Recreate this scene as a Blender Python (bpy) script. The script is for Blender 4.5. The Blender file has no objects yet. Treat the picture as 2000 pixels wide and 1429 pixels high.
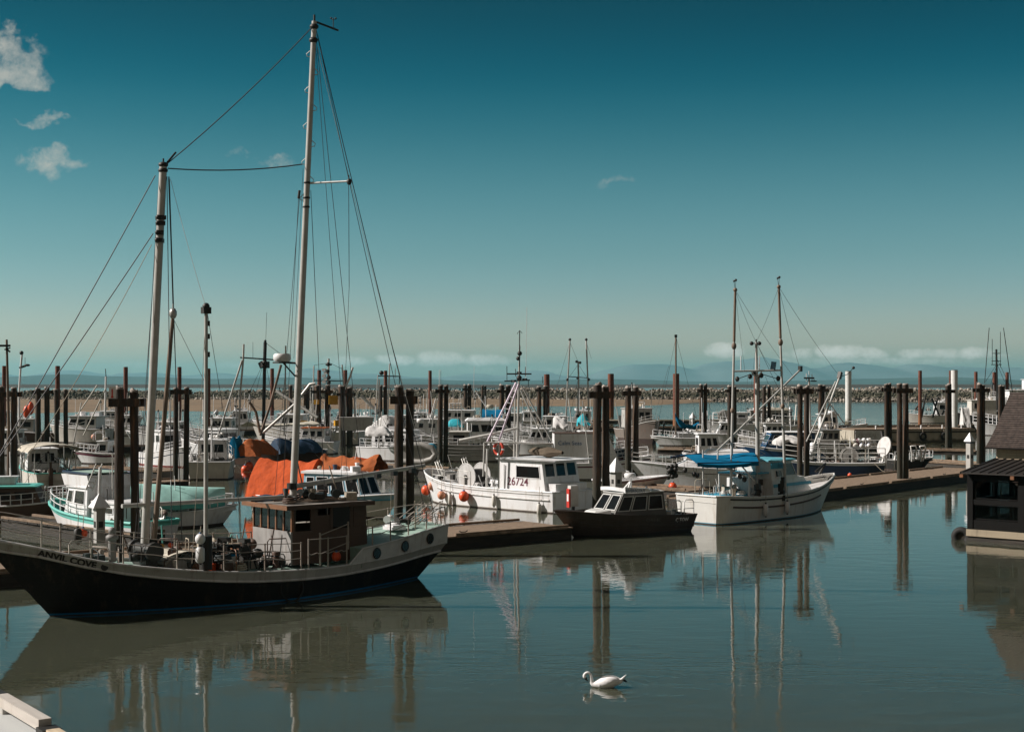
import bpy, math, random
from mathutils import Vector, Matrix
random.seed(7)
C = bpy.context.scene
COL = C.collection
R = math.radians
# ---------------------------------------------------------------- camera
F = 2778.0; HZ = 749.0; CH = 7.0          # focal length in photo pixels (50 mm), horizon row, eye height
cam = bpy.data.cameras.new("camera"); camo = bpy.data.objects.new("camera", cam); COL.objects.link(camo)
camo.location = (0, 0, CH); camo.rotation_euler = (R(90), 0, 0)
cam.sensor_width = 36; cam.lens = 36 * F / 2000; cam.shift_y = (HZ - 714.5) / 2000
cam.clip_start = 0.5; cam.clip_end = 80000
C.camera = camo
C.render.engine = 'CYCLES'
C.view_settings.view_transform = 'Standard'; C.view_settings.look = 'None'
C.view_settings.exposure = 0.36; C.view_settings.gamma = 1.0
C.cycles.max_bounces = 6; C.cycles.volume_bounces = 0; C.cycles.caustics_reflective = False
# ---------------------------------------------------------------- sun and sky
SUN_AZ = (-1.0, 0.03); SUN_EL = R(35)
hx, hy = SUN_AZ; n_ = math.hypot(hx, hy)
SUND = Vector((hx / n_ * math.cos(SUN_EL), hy / n_ * math.cos(SUN_EL), math.sin(SUN_EL)))
sl = bpy.data.lights.new("sun", 'SUN'); so = bpy.data.objects.new("sun", sl); COL.objects.link(so)
sl.energy = 5.0; sl.angle = R(0.5); sl.color = (1.0, 0.92, 0.85)
so.rotation_euler = SUND.to_track_quat('Z', 'Y').to_euler()
W_ = bpy.data.worlds.new("World"); C.world = W_; W_.use_nodes = True
nt = W_.node_tree; N = nt.nodes; Lk = nt.links; N.clear()
out = N.new('ShaderNodeOutputWorld'); bg = N.new('ShaderNodeBackground'); bg.inputs[1].default_value = 0.10
sky = N.new('ShaderNodeTexSky'); sky.sky_type = 'NISHITA'; sky.sun_disc = False
sky.sun_elevation = SUN_EL; sky.sun_rotation = math.atan2(hx, hy); sky.air_density = 1.0; sky.dust_density = 1.0; sky.ozone_density = 3.0
tc = N.new('ShaderNodeTexCoord'); sx = N.new('ShaderNodeSeparateXYZ'); Lk.new(tc.outputs['Generated'], sx.inputs[0])
cr = N.new('ShaderNodeValToRGB'); Lk.new(sx.outputs[2], cr.inputs[0])   # tint of the air by height above the horizon
els = cr.color_ramp.elements; cr.color_ramp.interpolation = 'B_SPLINE'
SKYT = [(0.0, (1.25,1.0,.86)), (0.018, (1.18,1.0,.92)), (.054, (.62,.72,.73)), (.089, (.43,.61,.57)), (.142, (.22,.475,.42)), (.194, (.015,.29,.285)), (.23, (.0,.205,.215)), (.265, (.0,.142,.145)), (1.0, (.02,.13,.14))]
for i, (p, c) in enumerate(SKYT):
    e = els[i] if i < 2 else els.new(p)
    e.position = p; e.color = (*c, 1)
mul = N.new('ShaderNodeMixRGB'); mul.blend_type = 'MULTIPLY'; mul.inputs[0].default_value = 1.0
Lk.new(sky.outputs[0], mul.inputs[1]); Lk.new(cr.outputs[0], mul.inputs[2])
CLOUDS = [  # azimuth/elevation slopes (x/y, z/y) of each cloud, its half sizes, density
 (0, 115, 110, 52, 1.0), (45, 135, 70, 34, .9), (95, 228, 75, 15, .6), (85, 322, 55, 38, .95), (135, 318, 50, 15, .55), (540, 318, 55, 18, .45), (470, 300, 40, 12, .3),
 (1200, 348, 35, 14, .38), (1418, 683, 44, 20, .95), (1560, 690, 36, 15, .85), (1640, 688, 58, 20, 1.0), (1700, 691, 40, 15, .9), (1790, 691, 46, 12, .85), (1850, 692, 56, 14, .9), (1905, 690, 44, 16, 1.0), (950, 704, 60, 14, .7), (1950, 695, 30, 8, .4),
 (858, 700, 70, 20, .95), (770, 702, 40, 14, .8), (680, 705, 60, 14, .7), (1000, 705, 60, 8, .3), (450, 712, 60, 9, .3), (270, 712, 70, 8, .3), (1100, 722, 300, 10, .3), (1700, 705, 320, 12, .5)]
dv0 = N.new('ShaderNodeMath'); dv0.operation = 'DIVIDE'; Lk.new(sx.outputs[0], dv0.inputs[0]); Lk.new(sx.outputs[1], dv0.inputs[1])
dz0 = N.new('ShaderNodeMath'); dz0.operation = 'DIVIDE'; Lk.new(sx.outputs[2], dz0.inputs[0]); Lk.new(sx.outputs[1], dz0.inputs[1])
cb = N.new('ShaderNodeCombineXYZ'); Lk.new(dv0.outputs[0], cb.inputs[0]); Lk.new(dz0.outputs[0], cb.inputs[1])
wn_ = N.new('ShaderNodeTexNoise'); wn_.inputs['Scale'].default_value = 38; wn_.inputs['Detail'].default_value = 4; Lk.new(cb.outputs[0], wn_.inputs['Vector'])
ws_ = N.new('ShaderNodeSeparateColor'); Lk.new(wn_.outputs['Color'], ws_.inputs[0])
def warp(src, ch, amt):
    m = N.new('ShaderNodeMath'); m.operation = 'MULTIPLY_ADD'; Lk.new(ws_.outputs[ch], m.inputs[0]); m.inputs[1].default_value = amt; 
    k = N.new('ShaderNodeMath'); k.operation = 'SUBTRACT'; Lk.new(src, k.inputs[0]); k.inputs[1].default_value = amt / 2; Lk.new(k.outputs[0], m.inputs[2]); return m
dv = warp(dv0.outputs[0], 0, .034); wz = N.new('ShaderNodeMath'); wz.operation = 'MULTIPLY_ADD'; Lk.new(ws_.outputs[1], wz.inputs[0]); wz.inputs[1].default_value = .30; wz.inputs[2].default_value = .85
dz = N.new('ShaderNodeMath'); dz.operation = 'MULTIPLY'; Lk.new(wz.outputs[0], dz.inputs[0]); Lk.new(dz0.outputs[0], dz.inputs[1])
def cnoise(scale, det, dist=0.6):
    n = N.new('ShaderNodeTexNoise'); n.inputs['Scale'].default_value = scale; n.inputs['Detail'].default_value = det
    n.inputs['Roughness'].default_value = .62; n.inputs['Distortion'].default_value = dist; Lk.new(cb.outputs[0], n.inputs['Vector']); return n
n1 = cnoise(55, 8); n2 = cnoise(170, 5); n3 = cnoise(420, 4, .2)
def mth(op, a, b=None, cl=False):
    m = N.new('ShaderNodeMath'); m.operation = op; m.use_clamp = cl
    for i, q in enumerate((a, b)):
        if q is None: continue
        if isinstance(q, (int, float)): m.inputs[i].default_value = q
        else: Lk.new(q, m.inputs[i])
    return m.outputs[0]
tot = None
for (px, py, rx, rz, den) in CLOUDS:
    ax = (px - 1000) / F; az = (HZ - py) / F
    ex = mth('MULTIPLY', mth('SUBTRACT', dv.outputs[0], ax), F / rx); ez = mth('MULTIPLY', mth('SUBTRACT', dz.outputs[0], az), F / rz)
    d2 = mth('ADD', mth('MULTIPLY', ex, ex), mth('MULTIPLY', ez, ez))
    g = mth('MULTIPLY', mth('SUBTRACT', 1.0, d2, True), den)
    tot = g if tot is None else mth('MAXIMUM', tot, g)
nn = mth('ADD', mth('ADD', mth('MULTIPLY', n1.outputs[0], 1.0), mth('MULTIPLY', n2.outputs[0], .7)), mth('MULTIPLY', n3.outputs[0], .4))
msk = mth('SUBTRACT', mth('ADD', mth('MULTIPLY', tot, 1.15), mth('MULTIPLY', nn, 1.5)), 1.68)
msk = mth('MULTIPLY', msk, mth('MINIMUM', mth('MULTIPLY', tot, 2.2), 1.0))
sm = mth('MULTIPLY', mth('MULTIPLY', msk, 0.85, True), 0.72)
fr = mth('GREATER_THAN', sx.outputs[1], 0.0)
sm = mth('MULTIPLY', sm, fr)
lo = N.new('ShaderNodeMapRange'); lo.inputs[1].default_value = .02; lo.inputs[2].default_value = .09; Lk.new(sx.outputs[2], lo.inputs[0])
cc = N.new('ShaderNodeMixRGB'); Lk.new(lo.outputs[0], cc.inputs[0]); cc.inputs[1].default_value = (7.6, 7.2, 6.6, 1); cc.inputs[2].default_value = (4.3, 4.1, 3.6, 1)
mx = N.new('ShaderNodeMixRGB'); Lk.new(sm, mx.inputs[0]); Lk.new(mul.outputs[0], mx.inputs[1]); Lk.new(cc.outputs[0], mx.inputs[2])
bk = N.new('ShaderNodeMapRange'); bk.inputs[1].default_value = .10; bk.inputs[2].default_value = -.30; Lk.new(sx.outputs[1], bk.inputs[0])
mb2 = N.new('ShaderNodeMixRGB'); Lk.new(bk.outputs[0], mb2.inputs[0]); Lk.new(mx.outputs[0], mb2.inputs[1]); mb2.inputs[2].default_value = (1.15, .96, .78, 1)   # warm grey put into the unseen rear sky to shape the fill light
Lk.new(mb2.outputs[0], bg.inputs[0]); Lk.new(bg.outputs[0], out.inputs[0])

# ---------------------------------------------------------------- helpers
def P(px, py, Y): return Vector(((px - 1000) / F * Y, Y, CH - (py - HZ) / F * Y))
def WP(px, py, z=0.0):
    Y = F * (CH - z) / (py - HZ); return Vector(((px - 1000) / F * Y, Y, z))
def lerp(a, b, t): return a + (b - a) * t
MATS = {}
def mat(name, col, rough=.55, metal=0., var=.12, scale=2.5, bump=0., bscale=None, dirt=None, damt=.4, dscale=(1, 1, .15), spec=.5, band=None, stretch=(1, 1, 1), det=5):
    if name in MATS: return MATS[name]
    m = bpy.data.materials.new(name); m.use_nodes = True; nt = m.node_tree; n = nt.nodes; l = nt.links
    b = n['Principled BSDF']; b.inputs['Roughness'].default_value = rough; b.inputs['Metallic'].default_value = metal
    b.inputs['Specular IOR Level'].default_value = spec
    t = n.new('ShaderNodeTexCoord'); mp = n.new('ShaderNodeMapping'); mp.inputs['Scale'].default_value = stretch; l.new(t.outputs['Object'], mp.inputs[0])
    ns = n.new('ShaderNodeTexNoise'); ns.inputs['Scale'].default_value = scale; ns.inputs['Detail'].default_value = det; l.new(mp.outputs[0], ns.inputs['Vector'])
    mr = n.new('ShaderNodeMapRange'); mr.inputs[1].default_value = .3; mr.inputs[2].default_value = .7; l.new(ns.outputs[0], mr.inputs[0])
    mix = n.new('ShaderNodeMixRGB'); l.new(mr.outputs[0], mix.inputs[0])
    mix.inputs[1].default_value = (*[c * (1 - var) for c in col], 1); mix.inputs[2].default_value = (*[min(1, c * (1 + var)) for c in col], 1)
    last = mix.outputs[0]
    if dirt:
        mp2 = n.new('ShaderNodeMapping'); mp2.inputs['Scale'].default_value = dscale; l.new(t.outputs['Object'], mp2.inputs[0])
        n2 = n.new('ShaderNodeTexNoise'); n2.inputs['Scale'].default_value = 3.2; n2.inputs['Detail'].default_value = 8; n2.inputs['Roughness'].default_value = .7; l.new(mp2.outputs[0], n2.inputs['Vector'])
        r2 = n.new('ShaderNodeMapRange'); r2.inputs[1].default_value = .52; r2.inputs[2].default_value = .75; r2.inputs[4].default_value = damt; l.new(n2.outputs[0], r2.inputs[0])
        m2 = n.new('ShaderNodeMixRGB'); l.new(r2.outputs[0], m2.inputs[0]); l.new(last, m2.inputs[1]); m2.inputs[2].default_value = (*dirt, 1); last = m2.outputs[0]
    if band:   # tide stain: (height, softness, colour) in object space
        zz = n.new('ShaderNodeSeparateXYZ'); l.new(t.outputs['Object'], zz.inputs[0])
        ad = n.new('ShaderNodeMath'); ad.operation = 'MULTIPLY_ADD'; l.new(ns.outputs[0], ad.inputs[0]); ad.inputs[1].default_value = 1.2; l.new(zz.outputs[2], ad.inputs[2])
        r3 = n.new('ShaderNodeMapRange'); r3.inputs[1].default_value = band[0] + .6; r3.inputs[2].default_value = band[0] + .6 + band[1]; r3.inputs[3].default_value = 1; r3.inputs[4].default_value = 0; l.new(ad.outputs[0], r3.inputs[0])
        m3 = n.new('ShaderNodeMixRGB'); l.new(r3.outputs[0], m3.inputs[0]); l.new(last, m3.inputs[1]); m3.inputs[2].default_value = (*band[2], 1); last = m3.outputs[0]
    l.new(last, b.inputs['Base Color'])
    if bump:
        nb = n.new('ShaderNodeTexNoise'); nb.inputs['Scale'].default_value = bscale or scale * 3; nb.inputs['Detail'].default_value = 6; l.new(mp.outputs[0], nb.inputs['Vector'])
        bp = n.new('ShaderNodeBump'); bp.inputs['Strength'].default_value = 1; bp.inputs['Distance'].default_value = bump; l.new(nb.outputs[0], bp.inputs['Height']); l.new(bp.outputs[0], b.inputs['Normal'])
    MATS[name] = m; return m
RUSTY = (.16, .07, .035)
M_white = mat('white_paint', (.77, .77, .78), .42, dirt=(.34, .25, .17), damt=.55, scale=1.2, var=.04)
M_white2 = mat('worn_white_paint', (.72, .72, .72), .5, dirt=(.25, .20, .16), damt=.6, scale=1.2, var=.08)
M_cream = mat('cream_paint', (.60, .57, .52), .5, dirt=(.2, .16, .12), damt=.5, var=.08)
M_grey = mat('grey_paint', (.40, .39, .37), .6, dirt=(.14, .085, .05), damt=.75, var=.1)
M_lgrey = mat('weathered_grey_white_paint', (.56, .55, .54), .55, dirt=(.22, .12, .07), damt=.75, var=.12)
M_black = mat('black_hull_paint', (.012, .012, .012), .55, bump=.012, bscale=5, stretch=(.25, .25, 5), dirt=(.07, .052, .038), damt=.9, spec=.25)
M_navy = mat('navy_paint', (.010, .022, .05), .4, dirt=(.05, .05, .06), damt=.3)
M_blue = mat('blue_paint', (.012, .06, .15), .4, dirt=(.1, .1, .12), damt=.25)
M_ltblue = mat('light_blue_paint', (.23, .42, .53), .45, dirt=(.2, .2, .2), damt=.3)
M_teal = mat('turquoise_paint', (.13, .48, .42), .45, dirt=(.15, .2, .18), damt=.3)
M_bluegreen = mat('blue_green_paint', (.04, .30, .44), .45, dirt=(.15, .2, .2), damt=.25)
M_cyanstripe = mat('blue_stripe_paint', (.0, .16, .36), .4)
M_deckgreen = mat('pale_green_deck_paint', (.30, .42, .36), .65, dirt=(.16, .13, .1), damt=.6, dscale=(1, 1, 1))
M_deck = mat('grey_deck', (.33, .31, .28), .7, dirt=(.12, .09, .07), damt=.6, dscale=(1, 1, 1))
M_dark = mat('dark_steel', (.03, .028, .025), .55, metal=.3)
M_darkboot = mat('dark_antifouling', (.05, .03, .025), .7, dirt=(.06, .07, .03), damt=.5)
M_redboot = mat('red_antifouling', (.20, .03, .025), .6, dirt=(.05, .03, .02), damt=.4)
M_alu = mat('bare_aluminium', (.42, .41, .39), .42, metal=.6, dirt=(.16, .14, .12), damt=.4)
M_galv = mat('galvanised_pipe', (.55, .54, .51), .45, metal=.25, dirt=(.22, .15, .1), damt=.5)
M_mast = mat('mast_paint', (.44, .43, .405), .45, metal=.0, dirt=(.3, .25, .2), damt=.45, dscale=(2, 2, .3))
M_brown = mat('brown_stained_wood', (.085, .048, .032), .6, bump=.004, stretch=(1, 1, 8), dirt=(.04, .025, .02), damt=.5)
M_varn = mat('varnished_wood', (.19, .085, .04), .45, stretch=(1, 1, 6), var=.25)
M_pole = mat('wooden_pole', (.17, .12, .085), .6, stretch=(3, 3, .5), var=.35)
M_wire = mat('steel_wire', (.045, .045, .05), .6, metal=.2)
M_rope = mat('rope', (.38, .33, .26), .9, scale=20, var=.3)
M_drope = mat('dark_rope', (.05, .06, .06), .9, scale=20, var=.3)
M_glass = mat('dark_window_glass', (.010, .010, .010), .08, var=.0, spec=.3)
M_rub = mat('black_rubber', (.015, .014, .013), .75)
M_orange = mat('orange_buoy_vinyl', (.72, .085, .02), .42, dirt=(.3, .08, .04), damt=.4)
M_pink = mat('faded_orange_vinyl', (.62, .27, .16), .5, dirt=(.4, .3, .2), damt=.5)
M_red = mat('red_paint', (.50, .03, .02), .45)
M_yellow = mat('yellow_paint', (.58, .30, .02), .5, dirt=(.2, .1, .03))
M_otarp = mat('orange_tarp', (.44, .078, .024), .85, spec=.08, bump=.09, bscale=3.2, dirt=(.26, .06, .03), damt=.7, dscale=(1, 1, 1), scale=1.5, var=.15)
M_btarp = mat('brown_orange_tarp', (.34, .10, .035), .85, spec=.1, bump=.04, bscale=3, dirt=(.12, .05, .03), damt=.6, dscale=(1, 1, 1))
M_bluetarp = mat('dark_blue_tarp', (.012, .035, .075), .6, bump=.03, bscale=2.5, dirt=(.1, .13, .16), damt=.4)
M_bcanvas = mat('bright_blue_canvas', (.0, .14, .28), .85, spec=.15, bump=.015, bscale=2, dirt=(.1, .15, .2), damt=.2)
M_cyantarp = mat('cyan_tarp', (.02, .36, .44), .65, bump=.03, bscale=3)
M_wcanvas = mat('white_canvas', (.60, .59, .58), .9, spec=.1, bump=.09, bscale=1.6, dirt=(.35, .32, .3), damt=.4, dscale=(1, 1, 1))
M_tan = mat('tan_canvas', (.50, .46, .38), .85, bump=.02, bscale=2, dirt=(.25, .22, .17), damt=.5)
M_rubber_grey = mat('grey_inflatable_rubber', (.34, .33, .31), .55, dirt=(.2, .18, .15))
M_pile = mat('creosoted_timber', (.034, .024, .017), .85, bump=.02, bscale=9, stretch=(2.5, 2.5, .35), var=.55, dirt=(.26, .13, .06), damt=.8, dscale=(1.6, 1.6, .12), band=(2.0, 1.0, (.035, .033, .022)))
M_pilecap = mat('pale_pile_cap', (.30, .26, .23), .8, scale=6, var=.3)
M_rust = mat('rusty_steel', (.13, .042, .024), .8, bump=.006, scale=4, var=.4, dirt=(.32, .11, .04), damt=.6, dscale=(1, 1, .1), band=(1.2, 1.4, (.22, .085, .03)))
M_wpile = mat('white_steel_pile', (.66, .66, .64), .5, dirt=(.25, .2, .14), damt=.5, band=(0.6, .9, (.18, .16, .10)))
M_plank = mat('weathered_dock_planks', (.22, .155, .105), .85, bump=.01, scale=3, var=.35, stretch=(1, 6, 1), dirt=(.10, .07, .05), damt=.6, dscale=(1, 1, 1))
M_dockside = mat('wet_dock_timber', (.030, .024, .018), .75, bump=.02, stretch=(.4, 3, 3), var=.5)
M_fresh = mat('fresh_cut_timber', (.55, .44, .31), .75, stretch=(.3, 4, 4), var=.2, bump=.004, dirt=(.3, .24, .18), damt=.5)
M_conc = mat('concrete', (.40, .36, .29), .85, var=.15, scale=1.5, dirt=(.17, .14, .10), damt=.7, band=(.15, .35, (.10, .09, .055)))
M_skin = mat('skin', (.45, .27, .2), .6); M_jacket = mat('blue_jacket_cloth', (.16, .28, .38), .85); M_jean = mat('dark_trouser_cloth', (.02, .022, .03), .9)
M_txtdark = mat('dark_lettering', (.02, .018, .018), .5); M_txtred = mat('maroon_lettering', (.11, .01, .03), .5); M_txtwhite = mat('white_lettering', (.7, .7, .7), .5); M_txtblue = mat('blue_lettering', (.03, .10, .25), .5)

def pside(bt, px_, zoff, side=1):
    best = None
    for i in range(160):
        q = .01 + .98 * i / 159; z = bt.top(q) - zoff; w = bt.M @ bt.pt(q, z, side); d = abs(1000 + F * w.x / w.y - px_)
        if best is None or d < best[0]: best = (d, q)
    return best[1]
class MB:
    def __init__(s): s.v = []; s.f = []; s.mi = []; s.sm = []
    def add(s, vs, fs, mi=0, sm=False):
        o = len(s.v); s.v += [tuple(p) for p in vs]
        for f in fs: s.f.append(tuple(i + o for i in f)); s.mi.append(mi); s.sm.append(sm)
        return s
    def hexa(s, p, mi=0):   # p: bottom 4 ccw, top 4 ccw
        return s.add(p, [(3, 2, 1, 0), (4, 5, 6, 7), (0, 1, 5, 4), (1, 2, 6, 5), (2, 3, 7, 6), (3, 0, 4, 7)], mi)
    def bb(s, x0, x1, y0, y1, z0, z1, mi=0):
        return s.hexa([(x0, y0, z0), (x1, y0, z0), (x1, y1, z0), (x0, y1, z0), (x0, y0, z1), (x1, y0, z1), (x1, y1, z1), (x0, y1, z1)], mi)
    def rbox(s, c, sz, rz=0., rx=0., ry=0., mi=0):
        M = Matrix.Translation(c) @ Matrix.Rotation(rz, 4, 'Z') @ Matrix.Rotation(ry, 4, 'Y') @ Matrix.Rotation(rx, 4, 'X')
        a, b, d = [q / 2 for q in sz]
        return s.hexa([M @ Vector(q) for q in [(-a, -b, -d), (a, -b, -d), (a, b, -d), (-a, b, -d), (-a, -b, d), (a, -b, d), (a, b, d), (-a, b, d)]], mi)
    def tube(s, pts, r, n=6, mi=0, cap=True, sm=True):
        pts = [Vector(p) for p in pts]; k = len(pts)
        rs = r if isinstance(r, (list, tuple)) else [r] * k
        o = []; prev = None
        for i, p in enumerate(pts):
            t = (pts[min(i + 1, k - 1)] - pts[max(i - 1, 0)])
            if t.length < 1e-9: t = Vector((0, 0, 1))
            t.normalize()
            if prev is None:
                a = Vector((0, 0, 1)) if abs(t.z) < .9 else Vector((1, 0, 0)); prev = (a - t * a.dot(t)).normalized()
            else:
                prev = prev - t * prev.dot(t)
                prev = prev.normalized() if prev.length > 1e-6 else t.orthogonal().normalized()
            b = t.cross(prev)
            for j in range(n):
                an = 2 * math.pi * j / n; o.append(p + (prev * math.cos(an) + b * math.sin(an)) * rs[i])
        fs = []
        for i in range(k - 1):
            for j in range(n): fs.append((i * n + j, i * n + (j + 1) % n, (i + 1) * n + (j + 1) % n, (i + 1) * n + j))
        s.add(o, fs, mi, sm)
        if cap: s.add(o[:n], [tuple(range(n))[::-1]], mi); s.add(o[-n:], [tuple(range(n))], mi)
        return s
    def cyl(s, a, b, r0, r1=None, n=10, mi=0): return s.tube([a, b], [r0, r0 if r1 is None else r1], n, mi)
    def sph(s, c, r, sc=(1, 1, 1), n=10, mi=0):
        c = Vector(c); vs = []; m = max(4, n // 2 + 1)
        for i in range(m + 1):
            a = math.pi * i / m
            for j in range(n):
                b = 2 * math.pi * j / n; vs.append((c.x + r * sc[0] * math.sin(a) * math.cos(b), c.y + r * sc[1] * math.sin(a) * math.sin(b), c.z + r * sc[2] * math.cos(a)))
        fs = [(i * n + j, (i + 1) * n + j, (i + 1) * n + (j + 1) % n, i * n + (j + 1) % n) for i in range(m) for j in range(n)]
        return s.add(vs, fs, mi, True)
    def disc(s, c, nrm, r, th=.02, n=16, mi=0):
        c = Vector(c); nrm = Vector(nrm).normalized(); return s.tube([c - nrm * th / 2, c + nrm * th / 2], r, n, mi, True, False)
    def torus(s, c, nrm, R_, r, n=20, m=6, mi=0, a0=0, a1=2 * math.pi):
        c = Vector(c); nrm = Vector(nrm).normalized(); u = nrm.orthogonal().normalized(); w = nrm.cross(u)
        return s.tube([c + (u * math.cos(lerp(a0, a1, i / n)) + w * math.sin(lerp(a0, a1, i / n))) * R_ for i in range(n + 1)], r, m, mi)
    def quad(s, a, b, c, d, mi=0): return s.add([a, b, c, d], [(0, 1, 2, 3)], mi)
    def sheet(s, fn, nu, nv, mi=0, th=0.0, sm=True):   # surface fn(u,v), optionally a closed shell of thickness th
        vs = [Vector(fn(i / nu, j / nv)) for j in range(nv + 1) for i in range(nu + 1)]
        fs = [(j * (nu + 1) + i, j * (nu + 1) + i + 1, (j + 1) * (nu + 1) + i + 1, (j + 1) * (nu + 1) + i) for j in range(nv) for i in range(nu)]
        s.add(vs, fs, mi, sm)
        if th:
            s.add([v - Vector((0, 0, th)) for v in vs], [f[::-1] for f in fs], mi, sm)
        return s
    def build(s, name, m, parent=None, label=None):
        me = bpy.data.meshes.new(name); me.from_pydata(s.v, [], s.f)
        for q in (m if isinstance(m, (list, tuple)) else [m]): me.materials.append(q)
        me.polygons.foreach_set('material_index', s.mi); me.polygons.foreach_set('use_smooth', s.sm); me.update()
        o = bpy.data.objects.new(name, me); COL.objects.link(o)
        if parent: o.parent = parent
        if label: o['label'] = label
        return o
def tag(o, label=None, cat=None, group=None, kind=None):
    if label: o['label'] = label
    if cat: o['category'] = cat
    if group: o['group'] = group
    if kind: o['kind'] = kind
    return o
def empty(name, loc, rz=0., label=None, cat=None, group=None):
    o = bpy.data.objects.new(name, None); COL.objects.link(o); o.location = loc; o.rotation_euler = (0, 0, rz); o.empty_display_size = .1
    return tag(o, label, cat, group)
def copy_tree(o, parent=None):
    c = o.copy(); COL.objects.link(c); c.parent = parent
    for ch in list(o.children): copy_tree(ch, c)
    return c
def win(parent, a, b, c, d, fm, gm=None, t=.05, pr=.025, label=None):
    """window in the planar quad a,b,c,d (ccw seen from outside): frame with a pane child"""
    a, b, c, d = map(Vector, (a, b, c, d)); n = (b - a).cross(d - a).normalized(); cen = (a + b + c + d) / 4
    q = [a, b, c, d]; inn = [p + ((q[(i + 1) % 4] - p).normalized() + (q[i - 1] - p).normalized()) * t for i, p in enumerate(q)]
    m = MB()
    for i in range(4):
        j = (i + 1) % 4
        m.quad(q[i] + n * pr, q[j] + n * pr, inn[j] + n * pr, inn[i] + n * pr)
        m.quad(q[i], q[j], q[j] + n * pr, q[i] + n * pr)
        m.quad(inn[i] + n * pr, inn[j] + n * pr, inn[j] + n * .004, inn[i] + n * .004)
    f = m.build('window', fm, parent, label)
    MB().quad(*[p + n * .008 for p in inn]).build('pane', gm or M_glass, f)
    return f
def text_geo(s, size, bold=.0):
    cu = bpy.data.curves.new('letters', 'FONT'); cu.body = s; cu.size = size; cu.offset = bold; cu.align_x = 'LEFT'; cu.resolution_u = 3
    o = bpy.data.objects.new('letters', cu); COL.objects.link(o)
    me = bpy.data.meshes.new_from_object(o.evaluated_get(bpy.context.evaluated_depsgraph_get()))
    vs = [v.co.copy() for v in me.vertices]; fs = [tuple(p.vertices) for p in me.polygons]
    bpy.data.objects.remove(o); bpy.data.meshes.remove(me); bpy.data.curves.remove(cu)
    return vs, fs
def lettering(s, size, fn, m, parent, bold=.0, name='lettering'):
    vs, fs = text_geo(s, size, bold)
    return MB().add([fn(v.x, v.y) for v in vs], fs).build(name, m, parent)
def planefn(o, u, v):
    o, u, v = Vector(o), Vector(u).normalized(), Vector(v).normalized(); return lambda x, y: o + u * x + v * y

def crom(vals, s):
    n = len(vals) - 1; x = min(max(s, 0), 1) * n; i = min(int(x), n - 1); t = x - i
    p0 = vals[max(i - 1, 0)]; p1 = vals[i]; p2 = vals[i + 1]; p3 = vals[min(i + 2, n)]
    return .5 * (2 * p1 + (p2 - p0) * t + (2 * p0 - 5 * p1 + 4 * p2 - p3) * t * t + (3 * p1 - p0 - 3 * p2 + p3) * t ** 3)

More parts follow.
